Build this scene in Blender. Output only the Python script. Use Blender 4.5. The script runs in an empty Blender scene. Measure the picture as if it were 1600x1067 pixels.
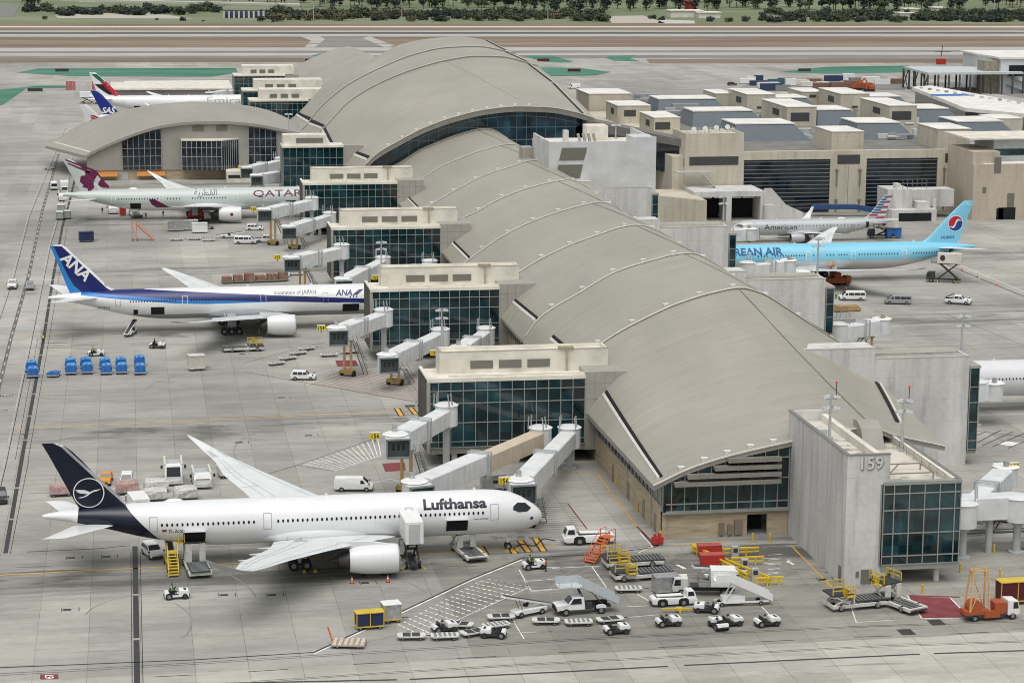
import bpy, bmesh, math, random
from mathutils import Vector, Matrix
random.seed(7)
SC = bpy.context.scene
COL = SC.collection
PI = math.pi

# ------------------------------------------------------------------ camera model (metres; +X east, +Y north)
FPX, PITCH, YAW, ROLL, CAMZ = 3544.8876, 0.1907, 0.1675, 0.0060, 86.3263
W0, H0 = 1600.0, 1067.0
_cy, _sy, _cp, _sp = math.cos(YAW), math.sin(YAW), math.cos(PITCH), math.sin(PITCH)
FWD = Vector((_sy*_cp, _cy*_cp, -_sp)); RT = Vector((_cy, -_sy, 0)); UPV = RT.cross(FWD)
_cr, _sr = math.cos(ROLL), math.sin(ROLL)
RT, UPV = _cr*RT + _sr*UPV, -_sr*RT + _cr*UPV
CAM = Vector((0, 0, CAMZ))
def ray(px, py): return FWD + RT*((px-W0/2)/FPX) + UPV*((H0/2-py)/FPX)
def at(px, py, z=0.0):
    """ground point (or point at height z) seen at a place of the photograph"""
    d = ray(px, py); return CAM + d*((z-CAM.z)/d.z)
def atY(px, py, Y):
    d = ray(px, py); return CAM + d*(Y/d.y)

# ------------------------------------------------------------------ materials
MATS = {}
def srgb(r, g, b):
    f = lambda c: (c/255/12.92) if c <= 10 else ((c/255+0.055)/1.055)**2.4
    return (f(r), f(g), f(b))
def nd(nt, t, **kw):
    n = nt.nodes.new(t)
    for k, v in kw.items(): setattr(n, k, v)
    return n
def mat(name, col, rough=0.6, metal=0.0, var=0.12, scale=0.6, streak=None, spec=0.4):
    if name in MATS: return MATS[name]
    m = bpy.data.materials.new(name); m.use_nodes = True
    nt = m.node_tree; b = nt.nodes['Principled BSDF']
    b.inputs['Roughness'].default_value = rough; b.inputs['Metallic'].default_value = metal
    b.inputs['Specular IOR Level'].default_value = spec
    tc = nd(nt, 'ShaderNodeTexCoord'); mp = nd(nt, 'ShaderNodeMapping')
    s = streak or (1, 1, 1)
    mp.inputs['Scale'].default_value = [scale*k for k in s]
    nt.links.new(tc.outputs['Object'], mp.inputs['Vector'])
    no = nd(nt, 'ShaderNodeTexNoise'); no.inputs['Detail'].default_value = 5; no.inputs['Scale'].default_value = 1.0
    no.inputs['Roughness'].default_value = 0.6
    nt.links.new(mp.outputs[0], no.inputs['Vector'])
    mr = nd(nt, 'ShaderNodeMapRange')
    mr.inputs['From Min'].default_value = 0.3; mr.inputs['From Max'].default_value = 0.7
    mr.inputs['To Min'].default_value = 1-var; mr.inputs['To Max'].default_value = 1+var*0.7
    nt.links.new(no.outputs['Fac'], mr.inputs['Value'])
    mx = nd(nt, 'ShaderNodeMix', data_type='RGBA', blend_type='MULTIPLY')
    mx.inputs['Factor'].default_value = 1
    mx.inputs['A'].default_value = (*col, 1)
    nt.links.new(mr.outputs[0], mx.inputs['B'])
    nt.links.new(mx.outputs['Result'], b.inputs['Base Color'])
    MATS[name] = m
    return m

class NB:
    """small helper for procedural node graphs"""
    def __init__(s, name, rough=0.6, metal=0, spec=0.4):
        s.m = bpy.data.materials.new(name); s.m.use_nodes = True; s.nt = s.m.node_tree
        s.b = s.nt.nodes['Principled BSDF']; s.b.inputs['Roughness'].default_value = rough
        s.b.inputs['Metallic'].default_value = metal; s.b.inputs['Specular IOR Level'].default_value = spec
        s.tc = s.nt.nodes.new('ShaderNodeTexCoord'); sp = s.nt.nodes.new('ShaderNodeSeparateXYZ')
        s.link(s.tc.outputs['Object'], sp.inputs[0]); s.x, s.y, s.z = sp.outputs
        MATS[name] = s.m
    def link(s, a, b): s.nt.links.new(a, b)
    def put(s, v, sock):
        if isinstance(v, (int, float)): sock.default_value = v
        elif isinstance(v, tuple): sock.default_value = (*v, 1) if len(v) == 3 else v
        else: s.link(v, sock)
    def math(s, op, a, b=0.0, c=None):
        n = s.nt.nodes.new('ShaderNodeMath'); n.operation = op
        s.put(a, n.inputs[0]); s.put(b, n.inputs[1])
        if c is not None: s.put(c, n.inputs[2])
        return n.outputs[0]
    def less(s, a, b): return s.math('LESS_THAN', a, b)
    def more(s, a, b): return s.math('GREATER_THAN', a, b)
    def mix(s, f, a, b, bt='MIX'):
        n = s.nt.nodes.new('ShaderNodeMix'); n.data_type = 'RGBA'; n.blend_type = bt
        s.put(f, n.inputs['Factor']); s.put(a, n.inputs['A']); s.put(b, n.inputs['B'])
        return n.outputs['Result']
    def noise(s, scale, detail=4, lo=0.3, hi=0.7, tlo=0.0, thi=1.0, stretch=(1, 1, 1), rough=0.55, w=0.0):
        mp = s.nt.nodes.new('ShaderNodeMapping'); mp.inputs['Scale'].default_value = [scale*k for k in stretch]
        mp.inputs['Location'].default_value = (w, w*1.7, w*0.3)
        s.link(s.tc.outputs['Object'], mp.inputs[0])
        n = s.nt.nodes.new('ShaderNodeTexNoise'); n.inputs['Scale'].default_value = 1; n.inputs['Detail'].default_value = detail
        n.inputs['Roughness'].default_value = rough
        s.link(mp.outputs[0], n.inputs['Vector'])
        r = s.nt.nodes.new('ShaderNodeMapRange')
        for k, v in zip(('From Min', 'From Max', 'To Min', 'To Max'), (lo, hi, tlo, thi)): r.inputs[k].default_value = v
        s.link(n.outputs['Fac'], r.inputs['Value'])
        return r.outputs[0]
    def line(s, coord, period, width, off=0.0):
        """1 on a line repeated every period"""
        a = s.math('DIVIDE', s.math('SUBTRACT', coord, off), period)
        f = s.math('FRACT', s.math('ADD', a, 1000.5))
        d = s.math('ABSOLUTE', s.math('SUBTRACT', f, 0.5))
        return s.less(d, width/period/2)
    def grey(s, v):
        n = s.nt.nodes.new('ShaderNodeCombineColor')
        for i in range(3): s.put(v, n.inputs[i])
        return n.outputs[0]
    def out(s, col, bump=None, strength=0.3):
        s.put(col, s.b.inputs['Base Color'])
        if bump is not None:
            n = s.nt.nodes.new('ShaderNodeBump'); n.inputs['Strength'].default_value = strength
            s.link(bump, n.inputs['Height']); s.link(n.outputs[0], s.b.inputs['Normal'])
        return s.m

# ------------------------------------------------------------------ mesh builder
class MB:
    def __init__(s): s.v = []; s.f = []; s.mi = []; s.cur = 0
    def add(s, vs, fs):
        o = len(s.v); s.v += [tuple(p) for p in vs]
        s.f += [tuple(i+o for i in f) for f in fs]; s.mi += [s.cur]*len(fs); return s
    def box(s, x0, x1, y0, y1, z0, z1):
        return s.add([(x0,y0,z0),(x1,y0,z0),(x1,y1,z0),(x0,y1,z0),(x0,y0,z1),(x1,y0,z1),(x1,y1,z1),(x0,y1,z1)],
                     [(0,3,2,1),(4,5,6,7),(0,1,5,4),(1,2,6,5),(2,3,7,6),(3,0,4,7)])
    def cbox(s, c, size): return s.box(c[0]-size[0]/2, c[0]+size[0]/2, c[1]-size[1]/2, c[1]+size[1]/2, c[2]-size[2]/2, c[2]+size[2]/2)
    def bar(s, p, q, w, h=None):
        h = h or w; p = Vector(p); q = Vector(q); d = (q-p).normalized()
        u = Vector((0, 0, 1)); 
        if abs(d.z) > 0.97: u = Vector((1, 0, 0))
        r = d.cross(u).normalized(); u = r.cross(d)
        vs = [e + r*a*w/2 + u*b*h/2 for e in (p, q) for a, b in ((-1,-1),(1,-1),(1,1),(-1,1))]
        return s.add(vs, [(0,1,2,3),(7,6,5,4),(0,4,5,1),(1,5,6,2),(2,6,7,3),(3,7,4,0)])
    def tube(s, p, q, r, r2=None, n=10, cap=True):
        r2 = r if r2 is None else r2
        p = Vector(p); q = Vector(q); d = (q-p).normalized(); u = Vector((0,0,1))
        if abs(d.z) > 0.97: u = Vector((1,0,0))
        a = d.cross(u).normalized(); b = a.cross(d)
        vs = []
        for e, rr in ((p, r), (q, r2)):
            for i in range(n):
                t = 2*PI*i/n; vs.append(e + a*math.cos(t)*rr + b*math.sin(t)*rr)
        fs = [(i, (i+1) % n, n+(i+1) % n, n+i) for i in range(n)]
        if cap: fs += [tuple(range(n-1, -1, -1)), tuple(range(n, 2*n))]
        return s.add(vs, fs)
    def path(s, pts, r, n=6):
        for a, b in zip(pts, pts[1:]): s.tube(a, b, r, n=n)
        return s
    def loft(s, rings, closed=True, cap=True):
        n = len(rings[0]); vs = [p for r in rings for p in r]; fs = []
        for k in range(len(rings)-1):
            for i in range(n if closed else n-1):
                j = (i+1) % n; fs.append((k*n+i, k*n+j, (k+1)*n+j, (k+1)*n+i))
        if cap and closed: fs += [tuple(range(n-1, -1, -1)), tuple(range((len(rings)-1)*n, len(rings)*n))]
        return s.add(vs, fs)
    def prism(s, poly, z0, z1):
        n = len(poly)
        return s.add([(x,y,z0) for x,y in poly]+[(x,y,z1) for x,y in poly],
                     [tuple(range(n-1,-1,-1)), tuple(range(n,2*n))]+[(i,(i+1)%n,n+(i+1)%n,n+i) for i in range(n)])
    def prism_y(s, poly, y0, y1, top=None):
        """profile (x,z) extruded along y; top = (z_split, half width at the very top) narrows it upward"""
        n = len(poly); zm = max(z for x, z in poly)
        def k(z):
            if not top or z <= top[0]: return 1
            full = (y1-y0)/2; return 1-(1-top[1]/full)*(z-top[0])/(zm-top[0])
        c = (y0+y1)/2
        return s.add([(x, c+(y0-c)*k(z), z) for x, z in poly]+[(x, c+(y1-c)*k(z), z) for x, z in poly],
                     [tuple(range(n)), tuple(range(2*n-1, n-1, -1))]+[(i, n+i, n+(i+1)%n, (i+1)%n) for i in range(n)])
    def prism_x(s, poly, x0, x1):
        n = len(poly)
        return s.add([(x0,y,z) for y,z in poly]+[(x1,y,z) for y,z in poly],
                     [tuple(range(n-1,-1,-1)), tuple(range(n,2*n))]+[(i,(i+1)%n,n+(i+1)%n,n+i) for i in range(n)])
    def quad(s, a, b, c, d): return s.add([a,b,c,d], [(0,1,2,3)])
    def build(s, name, m, parent=None, smooth=False, bevel=0, angle=0.6, loc=None):
        me = bpy.data.meshes.new(name); me.from_pydata(s.v, [], s.f)
        for mm in (m if isinstance(m, (list, tuple)) else [m]): me.materials.append(mm)
        bm = bmesh.new(); bm.from_mesh(me)
        for f, i in zip(bm.faces, s.mi): f.material_index = i
        bmesh.ops.recalc_face_normals(bm, faces=bm.faces)
        if bevel:
            bmesh.ops.remove_doubles(bm, verts=bm.verts, dist=1e-4)
            es = [e for e in bm.edges if len(e.link_faces) == 2 and e.calc_face_angle(0) > 0.5]
            bmesh.ops.bevel(bm, geom=es, offset=bevel, segments=2, affect='EDGES', profile=0.6)
        if smooth:
            for f in bm.faces: f.smooth = True
            for e in bm.edges:
                if len(e.link_faces) == 2 and e.calc_face_angle(0) > angle: e.smooth = False
        bm.to_mesh(me); bm.free()
        o = bpy.data.objects.new(name, me); COL.objects.link(o)
        if parent: o.parent = parent
        if loc is not None: o.location = loc
        return o

# ------------------------------------------------------------------ things
def tag(o, label, cat, group=None):
    o['label'] = label; o['category'] = cat
    if group: o['group'] = group
    return o
def thing(name, label, cat, loc=(0,0,0), rz=0, group=None):
    o = bpy.data.objects.new(name, None); COL.objects.link(o); o.empty_display_size = 0.5
    o.location = loc; o.rotation_euler = (0, 0, rz); return tag(o, label, cat, group)
def struct(o, label=None):
    o['kind'] = 'structure'
    if label: o['label'] = label
    return o
def dup(root, loc, rz=0, label=None, group=None, scale=None):
    r = root.copy(); COL.objects.link(r); r.location = loc; r.rotation_euler = (0, 0, rz)
    if label: r['label'] = label
    if group: r['group'] = group
    if scale is not None: r.scale = scale if not isinstance(scale, (int, float)) else (scale,)*3
    for ch in list(root.children):
        c = ch.copy(); COL.objects.link(c); c.parent = r
        for g in list(ch.children):
            d = g.copy(); COL.objects.link(d); d.parent = c
    return r
def pchip(xs, ys):
    n = len(xs); h = [xs[i+1]-xs[i] for i in range(n-1)]; d = [(ys[i+1]-ys[i])/h[i] for i in range(n-1)]
    m = [0]*n
    for i in range(1, n-1):
        if d[i-1]*d[i] > 0:
            w1 = 2*h[i]+h[i-1]; w2 = h[i]+2*h[i-1]; m[i] = (w1+w2)/(w1/d[i-1]+w2/d[i])
    m[0] = d[0]; m[-1] = d[-1]
    def f(x):
        if x <= xs[0]: return ys[0]
        if x >= xs[-1]: return ys[-1]
        i = 0
        while x > xs[i+1]: i += 1
        t = (x-xs[i])/h[i]
        return (ys[i]*(1+2*t)*(1-t)**2 + m[i]*h[i]*t*(1-t)**2 + ys[i+1]*t*t*(3-2*t) + m[i+1]*h[i]*t*t*(t-1))
    return f
_txt = {}
def text_polys(string, size, bold=0.0, shear=0.0, space=1.0):
    """flat triangulated text: list of (verts2d, faces)"""
    k = (string, bold, shear, space)
    if k not in _txt:
        cu = bpy.data.curves.new('lettering', 'FONT'); cu.body = string; cu.size = 1; cu.offset = bold; cu.shear = shear
        cu.space_character = space; cu.resolution_u = 3
        o = bpy.data.objects.new('lettering', cu); COL.objects.link(o)
        dg = bpy.context.evaluated_depsgraph_get(); dg.update()
        me = bpy.data.meshes.new_from_object(o.evaluated_get(dg))
        _txt[k] = ([(v.co.x, v.co.y) for v in me.vertices], [tuple(p.vertices) for p in me.polygons])
        bpy.data.objects.remove(o); bpy.data.meshes.remove(me); bpy.data.curves.remove(cu)
    vs, fs = _txt[k]
    return [(x*size, y*size) for x, y in vs], fs
def text_width(vs): return max(x for x, y in vs)-min(x for x, y in vs)
def flat_text(string, size, m, parent, origin, u, v, name='lettering', fit=None, bold=0.0, shear=0.0, center=True, ext=0):
    vs, fs = text_polys(string, size, bold, shear)
    x0 = min(x for x, y in vs); w = text_width(vs); k = (fit/w) if fit else 1
    y0 = min(y for x, y in vs); hh = max(y for x, y in vs)-y0
    u = Vector(u); v = Vector(v); o = Vector(origin); n = u.cross(v)
    P = []
    for x, y in vs:
        a = (x-x0)*k - (w*k/2 if center else 0); b = (y-y0) - (hh/2 if center else 0)
        P.append(o+u*a+v*b+n*ext)
    mb = MB().add(P, fs)
    return mb.build(name, m, parent)
def decal(vs, fs, surf, m, parent, name, step=0.4, zsteps=True):
    """flat (x,z) polygons draped on a curved skin; surf(x,z)->y"""
    bm = bmesh.new(); bv = [bm.verts.new((x, 0, z)) for x, z in vs]
    for f in fs:
        try: bm.faces.new([bv[i] for i in f])
        except ValueError: pass
    bmesh.ops.triangulate(bm, faces=bm.faces)
    xs = [x for x, z in vs]; zs = [z for x, z in vs]
    for ax, lo, hi in ((2, min(zs), max(zs)), (0, min(xs), max(xs))):
        k = math.floor(lo/step)+1
        while k*step < hi:
            no = Vector((0,0,0)); no[ax] = 1; co = Vector((0,0,0)); co[ax] = k*step
            bmesh.ops.bisect_plane(bm, geom=bm.verts[:]+bm.edges[:]+bm.faces[:], plane_co=co, plane_no=no, dist=1e-5); k += 1
    for v in bm.verts: v.co.y = surf(v.co.x, v.co.z)
    me = bpy.data.meshes.new(name); bm.to_mesh(me); bm.free(); me.materials.append(m)
    o = bpy.data.objects.new(name, me); COL.objects.link(o); o.parent = parent
    return o
# ------------------------------------------------------------------ shared paints
WHITE = mat('white_paint', (0.78,0.79,0.78), 0.4, var=0.06)
OFFWHITE = mat('worn_white_paint', (0.62,0.62,0.58), 0.55, var=0.2, scale=1.5)
BLACK = mat('black_rubber', (0.018,0.018,0.02), 0.7)
DARK = mat('dark_metal', (0.045,0.047,0.05), 0.6)
GREYM = mat('grey_metal', (0.25,0.26,0.26), 0.5, 0.2)
LGREY = mat('light_grey_paint', (0.45,0.47,0.47), 0.5)
BRIDGE = mat('jet_bridge_panel', (0.68,0.70,0.70), 0.55, var=0.14, scale=0.5)
BRIDGET = mat('jet_bridge_tan_panel', (0.58,0.50,0.38), 0.6, var=0.12)
YELLOW = mat('yellow_paint', (0.62,0.45,0.05), 0.5)
YSIGN = mat('yellow_sign', (0.80,0.62,0.03), 0.5, var=0.05)
ORANGE = mat('orange_paint', (0.65,0.14,0.04), 0.5)
RED = mat('red_paint', (0.45,0.035,0.03), 0.5)
RORANGE = mat('rust_orange_machinery', (0.40,0.09,0.03), 0.55)
TAN = mat('tan_steel', (0.60,0.38,0.17), 0.6)
BLUE = mat('blue_tarpaulin', (0.03,0.16,0.48), 0.6, var=0.35, scale=1.6)
BLUEL = mat('light_blue_tarpaulin', (0.10,0.33,0.66), 0.6, var=0.3, scale=1.6)
NAVY = mat('navy_panel', (0.02,0.03,0.09), 0.6)
MAROON = mat('maroon_panel', (0.10,0.012,0.02), 0.6)
GLASSD = mat('vehicle_glass', (0.012,0.015,0.018), 0.08, spec=0.6, var=0.02)
SILVER = mat('silver_paint', (0.42,0.43,0.43), 0.35, 0.5)
ALU = mat('bare_aluminium', (0.50,0.51,0.51), 0.4, 0.6, var=0.25, scale=1.4)
LIME = mat('lime_hi_vis', (0.45,0.75,0.05), 0.6, var=0.05)
OVIS = mat('orange_hi_vis', (0.85,0.16,0.06), 0.6, var=0.05)
SKIN = mat('skin', (0.35,0.19,0.12), 0.6, var=0.05)
CLOTH = mat('dark_workwear', (0.02,0.024,0.035), 0.8)
WRAP = mat('plastic_wrap', (0.62,0.61,0.59), 0.35, var=0.35, scale=2.2)
WRAPP = mat('pink_wrapped_freight', (0.45,0.30,0.28), 0.5, var=0.4, scale=2.4)
LAMP = mat('lamp_head', (0.66,0.69,0.70), 0.35)
FASCIA = mat('roof_fascia_metal', (0.33,0.32,0.285), 0.5, 0.15, var=0.08)
SOFFIT = mat('dark_soffit', (0.05,0.048,0.045), 0.7)
TRIMW = mat('pale_roof_flashing', (0.66,0.65,0.59), 0.5)
CREAMW = mat('cream_roof_membrane', (0.72,0.69,0.60), 0.6, var=0.22, scale=0.25)
ROOFWHITE = mat('white_roof_membrane', (0.76,0.745,0.70), 0.6, var=0.16, scale=0.12)
TPANEL = mat('grey_metal_cladding', (0.35,0.335,0.30), 0.5, var=0.10, scale=0.3)
MULL = mat('window_mullion', (0.33,0.345,0.325), 0.45, 0.2)
MULLW = mat('pale_slats', (0.40,0.42,0.43), 0.45)
LOUV = mat('grey_louvre', (0.17,0.165,0.14), 0.6, var=0.15, scale=2, streak=(0.1,0.1,8))
STEEL = mat('dark_steel_frame', (0.06,0.07,0.075), 0.5)
BRICK = mat('tan_masonry', (0.46,0.385,0.27), 0.8, var=0.28, scale=0.8, streak=(0.35,0.35,2.5))
AWN = mat('orange_awning', (0.50,0.22,0.06), 0.7)
DARKHOLE = mat('dark_interior', (0.012,0.013,0.015), 0.9)
ENGRAVE = mat('black_lettering', (0.012,0.012,0.02), 0.5, var=0.02)

def flat2(name, a, b):
    n = NB(name, .8); return n.out(n.mix(n.math('MULTIPLY', n.noise(.45, 6, lo=.48, hi=.62), n.noise(.12, 3, lo=.4, hi=.6)), a, b))
def concrete(name, col, joints=3.0, jz=1.2, stain=0.3):
    n = NB(name, 0.8)
    a = n.noise(0.18, 6, tlo=1-stain*0.6, thi=1.08, stretch=(1,1,0.35))
    b = n.noise(1.6, 5, tlo=0.93, thi=1.05, w=5)
    c = n.noise(0.45, 6, lo=0.50, hi=0.68, tlo=1, thi=1-stain*0.7, stretch=(1.6,1.6,0.14), w=11)
    v = n.math('MULTIPLY', n.math('MULTIPLY', a, b), c)
    col2 = n.mix(1, col, n.grey(v), 'MULTIPLY')
    j = n.math('MAXIMUM', n.line(n.z, jz, 0.035), n.line(n.math('ADD', n.x, n.y), joints, 0.03))
    j = n.math('MULTIPLY', j, 0.35)
    return n.out(n.mix(j, col2, (0.12,0.115,0.10)))
CONC = concrete('grey_cast_concrete', (0.63,0.625,0.605), 7.0, 3.6, 0.34)
CONCC = concrete('cream_precast_concrete', (0.62,0.575,0.50), 3.4, 1.7, 0.26)
BEIGE = concrete('beige_precast_concrete', (0.56,0.52,0.42), 5.0, 1.5, 0.22)
BEIGE2 = concrete('tan_stucco', (0.50,0.44,0.35), 9.0, 3.0, 0.18)

STAINED = flat2('stained_roof_deck', (0.62,0.59,0.51), (0.26,0.24,0.205))
def hull(n, col):
    'skin seams and faint grime added to a hull colour'
    l = n.math('MAXIMUM', n.line(n.x, 3.3, .05), n.math('MULTIPLY', n.line(n.z, 1.55, .035), .8))
    g = n.noise(.35, 5, lo=.35, hi=.7, tlo=1.02, thi=.93, stretch=(.35,1,1.6), w=6)
    return n.mix(n.math('MULTIPLY', l, .13), n.mix(1, col, n.grey(g), 'MULTIPLY'), (.25,.26,.27))
def glazing(name, base, mix2, rough=0.06):
    n = NB(name, rough, 0.0, 0.7)
    a = n.noise(0.22, 5, lo=0.40, hi=0.62, stretch=(1,1,1.3))
    b = n.noise(0.07, 3, lo=0.36, hi=0.58, w=9)
    wn = n.nt.nodes.new('ShaderNodeTexWhiteNoise'); wn.noise_dimensions = '3D'; cv = n.nt.nodes.new('ShaderNodeCombineXYZ')
    for i, (s_, p_) in enumerate(((n.x, 1.945), (n.y, 2.4), (n.z, 3.05))): n.link(n.math('FLOOR', n.math('DIVIDE', n.math('ADD', s_, .83), p_)), cv.inputs[i])
    n.link(cv.outputs[0], wn.inputs['Vector'])
    f = n.math('ADD', n.math('MULTIPLY', a, b), n.math('MULTIPLY', n.math('POWER', wn.outputs['Value'], 6.0), .28))
    c = n.mix(1, n.mix(n.math('MINIMUM', f, 1.0), base, mix2), n.grey(n.math('MULTIPLY_ADD', wn.outputs['Value'], .7, .6)), 'MULTIPLY')
    return n.out(c)
GLAZ = glazing('teal_curtain_wall_glass', (0.004,0.020,0.025), (0.014,0.068,0.084))
GLAZB = glazing('blue_hall_glass', (0.008,0.03,0.05), (0.03,0.14,0.22))
GLAZK = glazing('dark_grey_blue_glass', (0.008,0.012,0.02), (0.02,0.035,0.05))

def roof_metal(name, col):
    n = NB(name, 0.42, 0.25, 0.4)
    seam = n.line(n.y, 0.9, 0.16)
    a = n.noise(0.05, 5, tlo=0.90, thi=1.08, stretch=(1,0.6,1))
    b = n.noise(0.9, 4, lo=0.35, hi=0.75, tlo=1.03, thi=0.93, stretch=(0.10,1.0,0.1), w=3)
    c2 = n.mix(1, col, n.grey(n.math('MULTIPLY', a, b)), 'MULTIPLY')
    w = n.noise(0.035, 6, lo=.46, hi=.62, tlo=0, thi=1, stretch=(2.2,.35,1), w=41, rough=.65)
    c2 = n.mix(n.math('MULTIPLY', w, .16), c2, tuple(k*.62 for k in col))
    pan = n.nt.nodes.new('ShaderNodeTexWhiteNoise'); pan.noise_dimensions = '2D'; cv = n.nt.nodes.new('ShaderNodeCombineXYZ')
    n.link(n.math('FLOOR', n.math('DIVIDE', n.y, .9)), cv.inputs[0]); n.link(n.math('FLOOR', n.math('DIVIDE', n.x, 9.0)), cv.inputs[1]); n.link(cv.outputs[0], pan.inputs['Vector'])
    c2 = n.mix(1, c2, n.grey(n.math('MULTIPLY_ADD', pan.outputs['Value'], .07, .965)), 'MULTIPLY')
    c3 = n.mix(n.math('MULTIPLY', seam, 0.26), c2, tuple(k*0.42 for k in col))
    return n.out(c3)
ROOF = roof_metal('standing_seam_roof', (0.435,0.415,0.348))
ROOFF = roof_metal('standing_seam_roof_pale', (0.41,0.39,0.34))
CHEV = None

# ------------------------------------------------------------------ ground
def ground_material():
    n = NB('apron_concrete', 0.85, 0, 0.3)
    jx = n.line(n.x, 6.1, 0.085, -0.3); jy = n.line(n.y, 7.62, 0.06, 1.4)
    ix = n.math('FLOOR', n.math('DIVIDE', n.math('ADD', n.x, 0.3), 6.1)); iy = n.math('FLOOR', n.math('DIVIDE', n.math('SUBTRACT', n.y, 1.4), 7.62))
    def cellnoise(a, b):
        wn = n.nt.nodes.new('ShaderNodeTexWhiteNoise'); wn.noise_dimensions = '2D'
        cv = n.nt.nodes.new('ShaderNodeCombineXYZ'); n.put(a, cv.inputs[0]); n.put(b, cv.inputs[1]); n.link(cv.outputs[0], wn.inputs['Vector']); return wn.outputs['Value']
    cell = n.math('MULTIPLY', n.math('MULTIPLY_ADD', cellnoise(ix, n.math('FLOOR', n.math('DIVIDE', iy, 5.0))), 0.17, 0.90), n.math('MULTIPLY_ADD', cellnoise(ix, iy), 0.07, 0.965))
    big = n.noise(0.014, 6, lo=0.34, hi=0.66, tlo=0.72, thi=1.10)
    mid = n.noise(0.11, 7, lo=0.32, hi=0.68, tlo=0.84, thi=1.10, stretch=(0.5,1,1), w=4, rough=.65)
    fine = n.noise(1.1, 7, lo=.3, hi=.7, tlo=0.90, thi=1.08, stretch=(0.5,1,1), w=8, rough=.7)
    streak = n.noise(0.035, 8, lo=0.50, hi=0.66, tlo=0, thi=1, stretch=(0.42,4.2,1), w=21, rough=.68)
    blot = n.noise(0.055, 7, lo=0.54, hi=0.64, tlo=0, thi=1, stretch=(0.55,1.5,1), w=55, rough=.7)
    spots = n.noise(0.20, 5, lo=0.60, hi=0.68, tlo=0, thi=1, stretch=(0.45,2.6,1), w=33, rough=.6)
    hard = n.noise(0.13, 4, lo=0.655, hi=0.675, tlo=0, thi=1, stretch=(0.30,3.4,1), w=77)
    wisp = n.math('MULTIPLY', n.noise(0.06, 6, lo=0.485, hi=0.50, stretch=(0.22,2.4,1), w=13), n.noise(0.06, 6, lo=0.515, hi=0.50, stretch=(0.22,2.4,1), w=13))
    st = n.math('ABSOLUTE', n.math('SUBTRACT', n.math('FRACT', n.math('ADD', n.math('DIVIDE', n.math('SUBTRACT', n.y, 289.0), 84.0), 10.5)), 0.5))
    band = n.math('MAXIMUM', n.math('SUBTRACT', 1, n.math('MULTIPLY', st, 5.5)), 0)
    inx = n.math('MULTIPLY', n.more(n.x, -19), n.less(n.y, 720))
    band = n.math('MULTIPLY', band, inx)
    gse = n.math('MULTIPLY', n.math('MULTIPLY', n.more(n.y, 249.5), n.more(n.x, 38)), n.less(n.y, 290))
    k = n.math('ADD', n.math('MULTIPLY_ADD', band, 0.72, 0.22), n.math('MULTIPLY', gse, .25))
    dirt = n.math('MULTIPLY', n.math('MAXIMUM', streak, n.math('MULTIPLY', blot, .8)), k)
    dirt = n.math('MAXIMUM', dirt, n.math('MULTIPLY', spots, n.math('ADD', n.math('MULTIPLY_ADD', band, 0.5, 0.10), n.math('MULTIPLY', gse, .30))))
    dirt = n.math('MAXIMUM', dirt, n.math('MULTIPLY', hard, n.math('MULTIPLY_ADD', band, 0.50, 0.32)))
    dirt = n.math('MINIMUM', n.math('ADD', dirt, n.math('MULTIPLY', band, 0.10)), 0.85)
    v = n.math('MULTIPLY', n.math('MULTIPLY', big, mid), n.math('MULTIPLY', fine, cell))
    base = n.mix(n.less(n.y, 249.5), (0.405,0.398,0.362), (0.49,0.48,0.42))
    base = n.mix(n.math('MULTIPLY', n.less(n.x, -19), 0.45), base, (0.43,0.425,0.39))
    base = n.mix(n.math('MULTIPLY', gse, 0.75), base, (0.315,0.305,0.268))
    c = n.mix(1, base, n.grey(v), 'MULTIPLY')
    c = n.mix(dirt, c, (0.075,0.074,0.068))
    c = n.mix(n.math('MULTIPLY', wisp, 0.16), c, (0.09,0.09,0.085))
    near = n.math('MULTIPLY_ADD', n.less(n.y, 460), .45, n.math('MULTIPLY', n.less(n.y, 640), .5))
    jw = n.noise(0.3, 3, lo=.35, hi=.6, tlo=.35, thi=1, w=19)
    c = n.mix(n.math('MULTIPLY', n.math('MULTIPLY', jx, near), n.math('MULTIPLY', jw, .62)), c, (0.085,0.083,0.075))
    c = n.mix(n.math('MULTIPLY', n.math('MULTIPLY', jy, near), n.math('MULTIPLY', jw, .26)), c, (0.085,0.083,0.075))
    return n.out(c)
GROUND = ground_material()
def flatmat(name, a, b, scale, stretch=(1,1,1), rough=0.9, lo=0.35, hi=0.65):
    n = NB(name, rough, 0, 0.2)
    f = n.noise(scale, 6, lo=lo, hi=hi, stretch=stretch); g = n.noise(scale*6, 4, tlo=0.85, thi=1.1, stretch=stretch, w=3)
    return n.out(n.mix(1, n.mix(f, a, b), n.grey(g), 'MULTIPLY'))
DIRT = flatmat('dry_grass_infield', (0.185,0.140,0.105), (0.285,0.235,0.175), 0.016, (0.22,1.5,1), lo=.38, hi=.68)
RUNW = flatmat('rubbered_runway', (0.10,0.10,0.10), (0.16,0.16,0.155), 0.01, (0.2,2,1))
TAXI = flatmat('taxiway_concrete', (0.40,0.39,0.36), (0.46,0.45,0.42), 0.02, (0.3,2,1))
ASPH = flatmat('old_asphalt', (0.20,0.195,0.185), (0.27,0.26,0.25), 0.02, (0.4,2,1))
GREENP = flatmat('green_painted_island', (0.05,0.165,0.115), (0.10,0.24,0.18), 0.03, (0.4,2,1))
GOLF = flatmat('golf_course_grass', (0.160,0.190,0.108), (0.215,0.24,0.15), 0.006, (0.6,1.5,1))
LINEY = mat('yellow_line_paint', (0.66,0.37,0.06), 0.8, var=0.2, scale=0.5)
LINEW = mat('white_line_paint', (0.80,0.79,0.76), 0.8, var=0.35, scale=0.7)
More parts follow.
